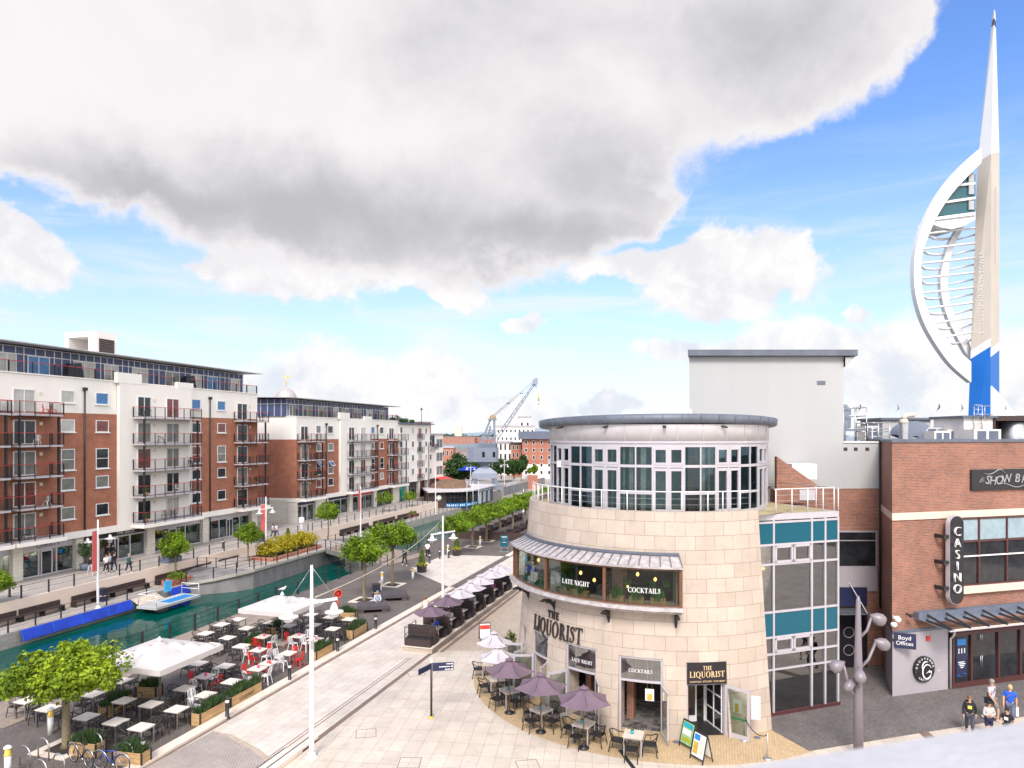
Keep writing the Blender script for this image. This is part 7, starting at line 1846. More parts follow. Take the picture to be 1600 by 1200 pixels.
for i in range(8):
    s = 36.6+sp_*i
    if i == 0: o = place(bs0, USED, ST(s,-16.7,.284), ROT, 'dark wicker booth bench at the near end of the booth platform', 'dark wicker booth benches')
    else: place(bs0, USED, ST(s,-16.7,.284), ROT, f'dark back-to-back wicker booth bench, {ORD[i]} from the near end', 'dark wicker booth benches')
    if i < 7:
        place(bt0, USED, ST(s+sp_/2,-16.7,.284), ROT, f'pale booth table under the {ORD[i]} parasol of the booth row', 'pale booth tables')
        place(CY, USED, ST(s+sp_/2,-16.9,1.034), 0, f'turquoise pot on the {ORD[i]} booth table from the near end', 'turquoise table pots')
        hex_parasol(f'{"plum" if i<2 else "faded lilac"} parasol over the booths, {ORD[i]} from the near end', ST(btop[i],-16.3,.284), 'purple_fabric' if i < 2 else 'lilac_fabric', 1.12, 2.25, 1.8, rz=.4*i, group='parasols over the booths')

# planters
def planter(label, p, L, rz, text=None, d=.48, h=.52, pl=None, group='timber planters with rosemary'):
    t = thing('timber_planter', label, 'planter', p, rz, group)
    b = MB(); b.bb(-L/2,L/2,-d/2,-d/2+.04,0,h); b.bb(-L/2,L/2,d/2-.04,d/2,0,h); b.bb(-L/2,-L/2+.04,-d/2+.04,d/2-.04,0,h); b.bb(L/2-.04,L/2,-d/2+.04,d/2-.04,0,h); b.build('box', M['timber'], t)
    MB().bb(-L/2+.04,L/2-.04,-d/2+.04,d/2-.04,.05,h-.06).build('soil', M['soil'], t)
    sm_ = MB().bb(-.035,.035,-.02,.02,0,h+.01).mesh('corner_strap', M['black'])
    for x in (-1,1):
        for y in (-1,1): obj('corner_strap', sm_, t, (x*(L/2+.004),y*(d/2+.004),0))
    b = MB(); k = int(L*420)
    for i in range(k):
        x, y = RND.uniform(-L/2+.05,L/2-.05), RND.uniform(-d/2+.05,d/2-.05); hh = RND.uniform(.28,.50)*(.85+.3*math.sin(x*5+L)); 
        tp = Vector((x+RND.gauss(0,.09)+.12*x/L, y+RND.gauss(0,.09)+.25*y, h+hh)); p0 = Vector((x,y,h-.08)); a = RND.random()*PI; s_ = Vector((math.cos(a),math.sin(a),0))*.016
        m_ = p0.lerp(tp,.5); b.add([p0-s_,p0+s_,m_+s_,m_-s_,tp],[(0,1,2,3),(3,2,4)])
    b.build('rosemary', M['rosemary'], t)
    if text: text_obj(text, .2, M['letter_dark'], t, (0,-d/2-.012,h*.5), 0, .004, space=1.1)
    return t
planter('short timber planter behind the cycle hoops, left of the pair', G(136,1178), 1.25, ROT-rad(85))
planter('short timber planter behind the cycle hoops, right of the pair', G(206,1193), 1.25, ROT-rad(85))
planter('long plain timber planter on the kerb, left of two', ST(24.97,-21.57,.004), 1.8, ROT+PI, None)
planter('long lettered timber planter on the kerb, right of two', ST(27.1,-21.57,.004), 2.2, ROT, 'LIQUORIST')
planter('timber planter beside the near white mast', ST(33.7,-21.57,.004), 1.75, ROT+.02)
planter('last timber planter on the kerb before the dark benches', ST(38.05,-21.8,.004), 1.9, ROT+.05)
planter('timber planter by the railing in front of the life ring', G(540,968)+Vector((0,0,.004)), 1.5, ROT-rad(78))
planter('shaded timber planter among tables left of the left parasol', G(181,1112)+Vector((0,0,.01)), 1.6, ROT+.12)
planter('timber planter under the left canvas parasol', G(233,1088), 1.0, ROT-rad(80))
planter('timber planter left of the right parasol pole', G(397,1013), 1.6, ROT+.1)
planter('timber planter directly under the right canvas parasol', G(431,992), 1.1, ROT-rad(80))

# dark benches, bin, life ring, blue sign
def slab_bench(label, p, rz):
    t = thing('stone_bench', label, 'bench', p, rz, 'low charcoal benches'); MB().bb(-1.05,1.05,-.75,.75,.24,.50).build('seat', M['bench_dark'], t)
    b = MB(); b.bb(-1.0,-.62,-.7,.7,0,.24); b.bb(.62,1.0,-.7,.7,0,.24); b.build('support', M['bench_dark'], t); return t
pb1, pb2 = G(582,954), G(614,936)
slab_bench('low charcoal slab bench with the man seated on it', pb1, rad(14)); slab_bench('low charcoal slab bench beyond the seated man', pb2, rad(14))
t = thing('litter_bin', 'navy litter bin with pale lid edge behind the seated man', 'litter bin', G(588,935), rad(20)); MB().bb(-.27,.27,-.27,.27,0,1.0).build('body', M['sign_navy'], t); MB().bb(-.29,.29,-.29,.29,1.0,1.12).build('lid', M['dark'], t)
nbin = t
b = MB(); b.bb(-.18,.18,-.285,-.271,.72,.92); b.build('slot', M['rubber'], t); b = MB(); b.bb(-.2,.2,-.279,-.271,.45,.52); b.bb(-.279,-.271,-.2,.2,.45,.52); b.build('lettering_band', M['letter_gold'], t)
dup(nbin, ST(s_at(161,-50.2),-50.2,-1.6), ROT, 'navy litter bin against the cream wall behind the bannered mast')
t = thing('life_ring', 'orange life ring on a red post by the railing behind the planter', 'life ring', G(528,960), rad(30))
MB().tube([(0,0,0),(0,0,1.25)],.05,8).build('post', M['red'], t); MB().tube([(.27*math.cos(a),-.07,1.45+.27*math.sin(a)) for a in [2*PI*i/20 for i in range(20)]],.06,8,closed=True).build('ring', M['lifering'], t); MB().lathe([(.3,0),(.3,.03),(0,.03)],16,(0,0,0)).build('holder', M['red'], t, (0,.02,1.45)).rotation_euler = (PI/2,0,0)
t = thing('info_sign', 'blue free-standing information board left of the round building', 'sign', G(788,862), rad(-10))
MB().bb(-.42,.42,-.04,.04,.55,1.75).build('panel', M['teal'], t); b = MB(); b.bb(-.38,-.34,-.03,.03,.05,.55); b.bb(.34,.38,-.03,.03,.05,.55); b.bb(-.5,.5,-.25,.25,0,.05); b.build('stand', M['steel'], t)
b = MB(); b.bb(-.3,.3,-.05,-.041,1.55,1.62); b.bb(-.2,.2,-.05,-.041,1.0,1.04); b.lathe([(.12,-.004),(0,-.004)],12,(0,-.046,1.3)); b.build('marking', M['letter_white'], t)
t = thing('totem_sign', 'white-topped dark totem column beside the upright conifer', 'totem', ST(s_at(471,-49.6),-49.6,BZ), ROT)
MB().lathe([(.28,0),(.28,1.5),(.22,1.5)],16).build('base', M['sign_black'], t); MB().lathe([(.22,1.5),(.22,2.6)],16).build('column', M['fascia'], t); MB().lathe([(.34,2.6),(.34,3.2),(0,3.3)],16).build('head', M['white'], t)
t = thing('notice_box', 'small black notice box beside the totem column', 'notice board', ST(s_at(462,-49.3),-49.3,BZ), ROT); MB().bb(-.5,.5,-.15,.15,.1,1.1).build('panel', M['sign_black'], t); MB().bb(-.35,.35,-.16,-.151,.6,.75).build('marking', M['letter_white'], t)

# string of rope across
rp = MB(); a, c = Vector(G(487,1183))+Vector((.1,.05,z_at(936,26.5))), ST(57,-31.6,1.2)
pa, pz_ = G(487,1183)+Vector((.15,0,z_at(933,26.5))), ST(60,-25.9,3.9)
pts = [pa.lerp(pz_,i/24)+Vector((0,0,-1.1*4*(i/24)*(1-i/24)*.5)) for i in range(25)]
t = thing('festoon_cable', 'pale cable strung from the near mast past the canal trees', 'cable', pa); MB().tube([p-pa for p in pts],.022,6).build('cable', M['rope'], t)

# far-quay things: booms, landing stage, benches
def boom(label, s0, s1, gr='blue quay booms'):
    t = thing('quay_boom', label, 'boom', ST(s0,-48.35,-1.6), ROT, gr); L = s1-s0
    b = MB(); b.add([(0,-.10,-.02),(L,-.10,-.02),(L,-.34,-.74),(0,-.34,-.74),(0,.02,-.0),(L,.02,-.0),(L,-.22,-.76),(0,-.22,-.76)],[(0,3,2,1),(4,5,6,7),(0,1,5,4),(1,2,6,5),(2,3,7,6),(3,0,4,7)]); k = int(L/2.2)
    b.build('cover', M['blue_boom'], t); b = MB()
    for i in range(k+1): b.bar((L*i/k,-.11,-.01),(L*i/k,-.36,-.75),.025,.012); b.tube([(L*i/k,.25,.02),(L*i/k,-.05,.02)],.012,4)
    b.build('strap', M['blue_mid'], t); return t
boom('long royal blue boom hung on the far quay edge', s_at(31,-48.4), s_at(203,-48.4)); boom('short royal blue boom right of the landing stage', s_at(264,-48.4), s_at(308,-48.4))
s0, s1 = s_at(206,-48.0), s_at(284,-47.5)
t = thing('landing_stage', 'pale floating landing stage with blue mat and white rails', 'landing stage', ST(s0,-48.0,-2.3), ROT); L = min(s1-s0, 7.5)
b = MB(); b.bb(0,L,-2.6,-.5,.06,.26); b.build('pontoon', M['render_grey'], t); MB().bb(L*.35,L*.92,-2.3,-1.2,.262,.28).build('mat', M['blue_mid'], t)
b = MB()
for x in (.1,L-.1):
    b.tube([(x,-2.5,.3),(x,-2.5,1.25),(x,-.6,1.25),(x,-.6,.3)],.04,6); b.tube([(x,-2.5,.8),(x,-.6,.8)],.03,6)
b.tube([(.1,-.6,1.25),(L*.4,-.6,1.25),(L*.4,-.6,.3)],.04,6); b.build('rail', M['white'], t)
MB().bb(L*.62,L*.62+.8,-.4,-.32,.72,1.7).build('blue_board', mat('sky_blue_board',(.05,.42,.72)), t); b = MB(); 
for i in range(4): b.bb(.4,L*.6,-.5+.0+.25*i,-.25+.25*i,.32+.12*i-.12,.32+.12*i)
b.build('step', M['kerb'], t)
def back_bench(label, s0, s1):
    t = thing('long_bench', label, 'bench', ST(s0,-50.8,-1.6), ROT, 'dark benches along the cream wall'); L = s1-s0
    b = MB(); b.bb(0,L,.06,.12,.46,.88); b.build('backrest', M['darkwood'], t); MB().bb(0,L,-.45,.05,.42,.48).build('seat', M['darkwood'], t)
    b = MB(); k = max(2,int(L/1.8))
    for i in range(k+1): b.bb(L*i/k-.03,L*i/k+.03,-.42,.14,0,.42)
    b.build('support', M['black'], t)
bp = [(-60,27),(31,95),(113,228),(244,331),(343,374)]; bl = ['at the left edge','before the white coral-bannered mast','behind the landing stage','under the box-planted round tree','by the curved quay wall']
for (a, c), l in zip(bp, bl): back_bench('long dark brown bench with panel back along the cream wall, '+l, s_at(a,-50.8), s_at(c,-50.8))
for (a, c), l in zip([(532,577),(584,618),(622,651)], ['just beyond the footbridge','between the two planted trees','furthest, by the canal café']): back_bench('dark panel-backed bench on the far lower quay, '+l, s_at(a,-50.8), s_at(c,-50.8))
def boxplanter(label, p, w, m='brick_far', fol=None):
    t = thing('box_planter', label, 'planter', p, ROT, 'box planters on the far quay'); MB().bb(-w,w,-.6,.6,0,.55).build('box', M[m], t)
    obj('foliage', fol or shrubm, t, (0,0,.75)); return t
shrubm = crown(1.0,.7,.35,30,30,.12,.25,M['leaf_mid'],91,.1,.9,'foliage')
boxplanter('green planted box under the round tree by the landing stage', G(277,912,-1.6), 1.3); boxplanter('brick planted box under the sparse tree left of two', G(601,817,-1.6), 1.5); boxplanter('brick planted box under the smallest sparse tree', G(640,808,-1.6), 1.7)
t = thing('clipped_shrub','round clipped bush in a dark pot between the two left shops','potted plant', ST(s_at(132.5,-56.3),-56.3,0)); MB().lathe([(0,0),(.35,0),(.45,.6),(0,.6)],14).build('pot', M['slate'], t); obj('foliage', crown(.75,.75,.75,30,40,.10,.2,M['leaf_dark'],92,.2,1,'foliage'), t, (0,0,1.9)); MB().tube([(0,0,.6),(0,0,1.8)],.04,5).build('stem', M['bark'], t)
boxplanter('planted box with pale shrubs on the shop walkway edge', ST(s_at(267,-51.9),-51.9,0), .8, 'slate'); boxplanter('planted box with lime shrubs near the bannered mast', ST(s_at(404,-51.9),-51.9,0), .8, 'slate')
for i, px in enumerate((137,172)):
    t = thing('wall_lantern', f'white bracket lantern over the black shop sign, {"left" if i==0 else "right"} one', 'lantern', ST(s_at(px,-56.6),-56.6,2.45)); MB().lathe([(0,.45),(.1,.4),(.16,.15),(.5,.05),(.5,0),(.2,-.05),(.18,-.35),(0,-.35)],14).build('lantern', M['white'], t)

# A boards, stanchions, access covers, small plaza things
def aboard(label, p, rz, fm, pics):
    t = thing('a_board', label, 'a-board', p, rz, 'a-boards by the main door'); a = rad(14); 
    for sgn, nm in ((1,'front_panel'),(-1,'rear_panel')):
        b = MB(); h_ = 1.05; off = .27
        for x in (-.33,.33): b.bar((x,-sgn*off,0),(x,-sgn*.01,h_),.035,.035)
        b.bar((-.33,-sgn*.02,h_-.02),(.33,-sgn*.02,h_-.02),.04); b.bar((-.33,-sgn*off*.85,.16),(.33,-sgn*off*.85,.16),.035); o = b.build('frame', M['black'], t)
        b = MB(); y0, y1 = -sgn*off*.86, -sgn*.03; b.add([(-.31,y0,.17),(.31,y0,.17),(.31,y1,h_-.04),(-.31,y1,h_-.04),(-.31,y0+sgn*.02,.17),(.31,y0+sgn*.02,.17),(.31,y1+sgn*.015,h_-.04),(-.31,y1+sgn*.015,h_-.04)],[(0,1,2,3),(7,6,5,4)])
        b.build('panel', M[fm], o)
        if sgn == 1:
            for (u0,u1,v0,v1,m) in pics:
                f = lambda v: (y0+(y1-y0)*v-.012, .17+(h_-.21)*v)
                (ya,za),(yb,zb) = f(v0), f(v1); MB().add([(u0,ya,za),(u1,ya,za),(u1,yb,zb),(u0,yb,zb)],[(0,1,2,3)]).build('print', M[m], o)
M['lime_board'] = mat('lime_board',(.30,.50,.24),.5,var=.3,scale=5)
aboard('black-framed a-board with blue and orange poster in front of the main door', G(1096,1188), rad(-62), 'letter_white', [(-.27,.02,.70,.95,'blue_mid'),(-.27,-.02,.12,.62,'gold'),(.06,.27,.2,.6,'curtain')])
aboard('black-framed a-board with green poster just behind the orange one', G(1078,1168), rad(-62), 'lime_board', [(-.27,.25,.75,.95,'cyan_pot'),(-.2,.25,.15,.3,'leaf_lime'),(-.25,.2,.42,.68,'letter_white')])
aboard('white easel board with red band beside the furthest faded parasol', G(742+600-600,1000)+Vector((.6,0,0)), rad(10), 'letter_white', [(-.3,.3,.62,.9,'red')])
st0 = thing('rope_post', 'silver stanchion post with hanging rope at the pavement corner', 'stanchion', G(1199,1186)); MB().lathe([(0,0),(.17,0),(.17,.03),(.04,.06),(0,.06)],16).build('base', M['steel'], st0); MB().tube([(0,0,.05),(0,0,.98)],.025,8).build('pole', M['steel'], st0); MB().lathe([(.04,.95),(.04,1.0),(0,1.02)],10).build('cap', M['steel'], st0)
b = dup(st0, G(1163,1157), 0, 'silver stanchion post against the stone wall by the open door')
p0, p1 = G(1163,1157)+Vector((0,0,.95)), G(1199,1186)+Vector((0,0,.92)); t = thing('barrier_rope', 'dark rope slung between the two silver stanchions', 'rope', p0)
MB().tube([(p1-p0)*(i/10)+Vector((0,0,-.28*4*(i/10)*(1-i/10))) for i in range(11)],.018,6).build('rope', M['rubber'], t)
for i, (px, py, lab) in enumerate(((572,1146,'left of the fingerpost'),(640,1192,'at the bottom below the fingerpost'),(650,1052,'near the booth steps'),(825,1196,'at the bottom centre'))):
    t = thing('access_cover', 'square access cover outline in the plaza slabs, '+lab, 'manhole cover', G(px,py)+Vector((0,0,.006)), .18+RND.uniform(-.2,.2), 'access covers in the plaza'); b = MB(); s_ = .42
    for x0,x1,y0,y1 in ((-s_,s_,-s_,-s_+.025),(-s_,s_,s_-.025,s_),(-s_,-s_+.025,-s_+.025,s_-.025),(s_-.025,s_,-s_+.025,s_-.025)): b.bb(x0,x1,y0,y1,0,.004)
    b.build('frame', M['kerb_line'], t); MB().bb(-s_+.03,s_-.03,-s_+.03,s_-.03,-.001,.002).build('lid', M['plaza'], t)
for px, py, lab in ((1057,1160,'beside the a-boards'),(1183,1153,'between the two stanchions')):
    t = thing('ground_light', 'round dark ground light set in the buff paving '+lab, 'ground light', G(px,py)+Vector((0,0,.010)), 0, 'ground lights'); MB().lathe([(.14,.0),(.14,.012),(.1,.014),(0,.014)],16).build('lens', M['slate'], t)
b = MB(); p0, p1 = G(968,1172), G(992,1203); b.bar(p0+Vector((0,0,.012)),p1+Vector((0,0,.012)),.16,.01); kind(b.build('drain_channel', M['rubber']))
t = thing('door_planter','small green potted shrub beside the furthest doorway','potted plant', G(800,1021)); MB().lathe([(0,0),(.2,0),(.25,.4),(0,.4)],12).build('pot', M['bench_dark'], t); obj('foliage', crown(.35,.35,.4,16,30,.09,.15,M['leaf_topiary'],93,.2,1,'foliage'), t, (0,0,.85))

# blue parasols beside the crane
for i, (px, lab) in enumerate(((729,'left'),(741,'right'))):
    p = G(px,760); t = hex_parasol(f'bright blue café parasol beside the crane, {lab} of two', p, 'blue_boom', 2.3, 5.0, 4.0, group='blue parasols by the crane'); 
# dark seating terrace behind the tree row
tt = thing('terrace_screen', 'long dark wicker screen of the seating terrace behind the tree row', 'screen', ST(77,-22.2,0), ROT); MB().bb(0,34,0,.12,0,1.0).build('panel', M['darkwood'], tt); MB().bb(0,.12,.12,9,0,1.0).build('side_panel', M['darkwood'], tt)
for i in range(14):
    s, t_ = 79.5+2.6*(i%7)*1.1, (-25.0,-28.6)[i//7]
    sf = thing('terrace_table', f'dark lounge table on the terrace behind the trees, {ORD[i%7]} in the {"front" if i<7 else "canal"} row', 'table', ST(s,t_,.01), ROT, 'dark lounge tables behind the tree row'); MB().bb(-.4,.4,-.4,.4,.42,.47).build('tabletop', M['teal' if i%3==0 else 'darkwood'], sf)
    b = MB()
    for x in (-.33,.33):
        for y in (-.33,.33): b.bb(x-.03,x+.03,y-.03,y+.03,0,.42)
    b.build('leg', M['dark'], sf)
    for q, sg_ in ((0,-1),(1,1)):
        c = thing('lounge_chair', f'dark lounge chair {"nearer" if sg_<0 else "further"} than the {ORD[i%7]} {"front" if i<7 else "canal"}-row terrace table', 'chair', ST(s+sg_*.85,t_,.01), ROT, 'dark lounge chairs behind the tree row')
        MB().bb(-.32,.32,-.35,.35,.05,.42).build('seat', M['wicker'], c); x0 = .24*sg_; MB().bb(min(x0,x0+.1*sg_),max(x0,x0+.1*sg_),-.35,.35,.42,.85).build('backrest', M['wicker'], c)

# window ledge of the viewpoint, bottom right
p0, p1 = Vector((.303,.923,12.05)), Vector((.804,1.072,12.05)); d = (p1-p0).normalized(); nn = Vector((d.y,-d.x,0))
a, c = p0-d*.9, p0+d*3.0
lg = MB(); lg.prism([tuple(a[:2]),tuple(c[:2]),tuple((c+nn*.55)[:2]),tuple((a+nn*.55)[:2])],11.75,12.05)
tag(lg.build('window_ledge', mat('pale_ledge',(.43,.42,.43),.7,var=.07,scale=6,bump=.2,bscale=40)), 'blurred pale ledge crossing the bottom right corner close to the viewer', 'ledge')

# gulls
def gull(label, p, rz):
    t = thing('gull', label, 'gull', p, rz, 'gulls'); b = MB(); b.tube([(0,.22,.13),(0,.12,.16),(0,-.02,.18),(0,-.12,.20),(0,-.16,.26),(0,-.19,.31),(0,-.24,.31)],[.01,.05,.085,.07,.045,.045,.02],10)
    b.build('body', M['white'], t)
    b = MB()
    for x in (-1,1): b.tube([(x*.07,-.08,.20),(x*.085,.05,.19),(x*.05,.24,.15)],[.03,.045,.01],6)
    b.build('wing', M['lead_pale'], t); b = MB(); b.tube([(0,-.24,.305),(0,-.30,.295)],[.014,.004],5)
    for x in (-.03,.03): b.tube([(x,0,.1),(x,-.01,0)],.007,4)
    b.build('beak_and_legs', M['gold'], t)
gull('white gull perched on the right canvas parasol', pc2+Vector((0,0,3.09)), rad(100))
# bicycles
def bicycle(label, p, rz, m, gr='bicycles by the hoops'):
    t = thing('bicycle', label, 'bicycle', p, rz, gr); R_ = .34
    def tube(nm, pts, r, mm, par=None): b = MB(); b.tube(pts, r, 7); return b.build(nm, M[mm], par or t)
    bb, hd, st_, rx, fx = Vector((0,0,.29)), Vector((.42,0,.78)), Vector((-.16,0,.76)), Vector((-.44,0,R_)), Vector((.60,0,R_))
    b = MB(); b.tube([st_,hd-Vector((0,0,.06))],.018,7); b.tube([bb,hd-Vector((0,0,.14))],.021,7); b.tube([bb,st_],.018,7); b.tube([bb,rx],.012,6); b.tube([st_-Vector((0,0,.05)),rx],.010,6); b.tube([hd+Vector((.0,0,.05)),hd-Vector((-.03,0,.16)),fx],.017,7); b.build('frame', M[m], t)
    for c, nm in ((rx,'wheel'),(fx,'wheel')):
        w = MB(); w.tube([(c.x+R_*math.cos(a),0,c.z+R_*math.sin(a)) for a in [2*PI*i/24 for i in range(24)]],.022,7,closed=True); o = w.build(nm, M['rubber'], t)
        w = MB(); w.tube([(c.x+(R_-.03)*math.cos(a),0,c.z+(R_-.03)*math.sin(a)) for a in [2*PI*i/24 for i in range(24)]],.012,6,closed=True)
        for i in range(14): a = 2*PI*i/14; w.tube([(c.x,.02*(-1)**i,c.z),(c.x+(R_-.03)*math.cos(a),0,c.z+(R_-.03)*math.sin(a))],.002,3)
        w.lathe([(.02,-.05),(.02,.05)],8,(c.x,0,c.z)); w.build('rim', M['steel'], o)
        w = MB(); w.tube([(c.x+(R_+.035)*math.cos(a),0,c.z+(R_+.035)*math.sin(a)) for a in [PI*(.15+.7*i/8) for i in range(9)]],.02,6); w.build('mudguard', M['steel'], o)
    b = MB(); b.bar((-.30,0,.86),(-.05,0,.87),.11,.05); b.tube([st_,(-.18,0,.85)],.014,6); b.build('saddle', M['rubber'], t)
    b = MB(); b.tube([(.36,-.29,.93),(.42,-.12,.90),(.42,.12,.90),(.36,.29,.93)],.014,6); b.tube([hd,(.42,0,.9)],.016,6); b.build('handlebar', M['black'], t)
    b = MB(); b.lathe([(.10,-.01),(.10,.01),(0,.012)],14,(0,0,0)); o = b.build('chainset', M['steel'], t, bb+Vector((0,-.04,0))); o.rotation_euler = (PI/2,0,0); b = MB(); b.bar(bb+Vector((0,-.08,0)),bb+Vector((.12,-.08,-.12)),.02); b.bar(bb+Vector((0,.08,0)),bb+Vector((-.12,.08,.12)),.02); b.bar(bb+Vector((.12,-.08,-.12)),bb+Vector((.12,-.17,-.12)),.06,.02); b.build('pedal', M['black'], t)
bicycle('dark bicycle leaning by the large tree, left of the two', G(128,1196), rad(150), 'bike_dark'); bicycle('blue bicycle leaning on the right hoop', G(176,1205), rad(165), 'bike_blue')
# ================================================================= people
def cmat(nm, c): 
    if nm not in M: M[nm] = mat(nm, c, .8, var=.12, scale=8)
    return nm
def skinmesh(name, joints, edges, m, parent, root=0, sub=2):
    me = bpy.data.meshes.new(name); me.from_pydata([j[0] for j in joints], edges, []); me.materials.append(m)
    o = bpy.data.objects.new(name, me); COL.objects.link(o); o.parent = parent
    o.modifiers.new('skin','SKIN'); 
    sv = me.skin_vertices[0].data
    for i, j in enumerate(joints):
        r = j[1]; sv[i].radius = r if isinstance(r, tuple) else (r, r); sv[i].use_root = (i == root)
    o.modifiers['skin'].use_smooth_shade = True
    s = o.modifiers.new('sub','SUBSURF'); s.levels = sub; s.render_levels = sub
    return o
def person(label, loc, rz, pose, top, bottom, hair, skin='skin_light', h=1.72, sleeves='short', legs='long', group=None, hairlen=0, extra=None, hands=True, lean=0):
    t = thing('person', label, 'person', loc, rz, group); t.scale = (h/1.75,)*3
    sit = pose == 'sit'; pz = .52 if sit else .95
    V = Vector; dz = pz-.95; ly = -lean
    J = {'pel':V((0,0,.95+dz)),'wai':V((0,.0+ly*.3,1.10+dz)),'che':V((0,.0+ly*.8,1.32+dz)),'nec':V((0,-.01+ly,1.47+dz)),'hb':V((0,-.02+ly*1.1,1.56+dz)),'hm':V((0,-.035+ly*1.15,1.64+dz)),'ht':V((0,-.02+ly*1.2,1.715+dz))}
    for s_, sd in ((-1,'l'),(1,'r')):
        J['hip'+sd] = V((s_*.095,0,.90+dz)); J['sh'+sd] = V((s_*.175,ly*.95,1.42+dz))
        if sit:
            J['kn'+sd] = V((s_*.12,-.42,.54)); J['an'+sd] = V((s_*.12,-.40,.09)); J['to'+sd] = V((s_*.13,-.58,.04)); J['el'+sd] = V((s_*.24,-.10+ly,1.16+dz)); J['wr'+sd] = V((s_*.14,-.34+ly*.6,1.04+dz))
        elif pose == 'walk':
            f = s_; J['kn'+sd] = V((s_*.10,-.16*f-.06,.50)); J['an'+sd] = V((s_*.10,-.24*f+.05,.09 if f > 0 else .15)); J['to'+sd] = J['an'+sd]+V((0,-.16,-.05 if f > 0 else -.10)); J['el'+sd] = V((s_*.235,.07*f+.02,1.15)); J['wr'+sd] = V((s_*.24,.16*f-.10,.92))
        else:
            J['kn'+sd] = V((s_*.10,-.02,.50)); J['an'+sd] = V((s_*.11,.02,.09)); J['to'+sd] = V((s_*.13,-.14,.04)); J['el'+sd] = V((s_*.24,.03,1.14)); J['wr'+sd] = V((s_*.22,-.08,.92))
    if pose == 'fold':
        for s_, sd in ((-1,'l'),(1,'r')): J['el'+sd] = V((s_*.24,-.05,1.14)); J['wr'+sd] = V((-s_*.02,-.24,1.16+.03*s_))
    R_ = {'pel':(.14,.11),'wai':(.125,.10),'che':(.15,.11),'nec':.055,'hb':(.062,.07),'hm':(.078,.095),'ht':(.06,.07)}
    for sd in 'lr': R_.update({'hip'+sd:.088,'kn'+sd:.058,'an'+sd:.04,'to'+sd:.035,'sh'+sd:.058,'el'+sd:.042,'wr'+sd:.028})
    E = [('pel','wai'),('wai','che'),('che','nec'),('nec','hb'),('hb','hm'),('hm','ht')]
    for sd in 'lr': E += [('pel','hip'+sd),('hip'+sd,'kn'+sd),('kn'+sd,'an'+sd),('an'+sd,'to'+sd),('che','sh'+sd),('sh'+sd,'el'+sd),('el'+sd,'wr'+sd)]
    # nose, and a hand with palm, four fingers and a thumb
    J['nose'] = J['hm']+V((0,-.115,-.01)); R_['nose'] = .014; E.append(('hm','nose'))
    if hands:
        for s_, sd in ((-1,'l'),(1,'r')):
            d = (J['wr'+sd]-J['el'+sd]).normalized(); sidev = d.cross(V((s_,0,0))).normalized() if abs(d.x) < .9 else V((0,0,1))
            J['pa'+sd] = J['wr'+sd]+d*.07; R_['pa'+sd] = (.034,.022); E.append(('wr'+sd,'pa'+sd))
            for i, (o, l) in enumerate(((-.026,.075),(-.009,.085),(.009,.08),(.026,.062))):
                k1, k2 = f'f{i}a{sd}', f'f{i}b{sd}'; J[k1] = J['pa'+sd]+d*.035+sidev*o; J[k2] = J[k1]+d*l*.9+V((-s_*.02,0,-.005)); R_[k1] = .010; R_[k2] = .008; E += [('pa'+sd,k1),(k1,k2)]
            k1, k2 = 'tha'+sd, 'thb'+sd; J[k1] = J['wr'+sd]+d*.04-sidev*.035; J[k2] = J[k1]+d*.045-sidev*.02; R_[k1] = .012; R_[k2] = .009; E += [('wr'+sd,k1),(k1,k2)]
    keys = list(J); ix = {k:i for i, k in enumerate(keys)}
    skinmesh('body', [(J[k], R_[k]) for k in keys], [(ix[a], ix[b]) for a, b in E], M[skin], t, ix['pel'])
    def part(name, ks, es, grow, m, extra_r={}):
        jj = [(J[k] if isinstance(k, str) else k, extra_r.get(k) or (tuple(x+grow for x in R_[k]) if isinstance(R_[k], tuple) else R_[k]+grow)) for k in ks]
        i2 = {k:i for i, k in enumerate(ks)}; return skinmesh(name, jj, [(i2[a], i2[b]) for a, b in es], M[m], t, 0)
    for sd in 'lr':
        J['slv'+sd] = J['sh'+sd].lerp(J['el'+sd], .75); R_['slv'+sd] = .052; J['slw'+sd] = J['el'+sd].lerp(J['wr'+sd], .92); R_['slw'+sd] = .034
        J['sho'+sd] = J['hip'+sd].lerp(J['kn'+sd], .92); R_['sho'+sd] = .085; J['cuf'+sd] = J['kn'+sd].lerp(J['an'+sd], .92); R_['cuf'+sd] = .05
    J['hem'] = J['pel']+V((0,0,-.02)); R_['hem'] = (.15,.12); J['col'] = J['che'].lerp(J['nec'], .7); R_['col'] = (.09,.075)
    ks = ['che','wai','hem','col']; es = [('che','wai'),('wai','hem'),('che','col')]
    for sd in 'lr':
        if sleeves == 'none': ks += ['sh'+sd]; es += [('che','sh'+sd)]
        elif sleeves == 'short': ks += ['sh'+sd,'slv'+sd]; es += [('che','sh'+sd),('sh'+sd,'slv'+sd)]
        else: ks += ['sh'+sd,'el'+sd,'slw'+sd]; es += [('che','sh'+sd),('sh'+sd,'el'+sd),('el'+sd,'slw'+sd)]
    part('top', ks, es, .018, top)
    ks = ['pel']; es = []
    for sd in 'lr':
        if legs == 'short': ks += ['hip'+sd,'sho'+sd]; es += [('pel','hip'+sd),('hip'+sd,'sho'+sd)]
        else: ks += ['hip'+sd,'kn'+sd,'cuf'+sd]; es += [('pel','hip'+sd),('hip'+sd,'kn'+sd),('kn'+sd,'cuf'+sd)]
    part('shorts' if legs == 'short' else 'trousers', ks, es, .014, bottom)
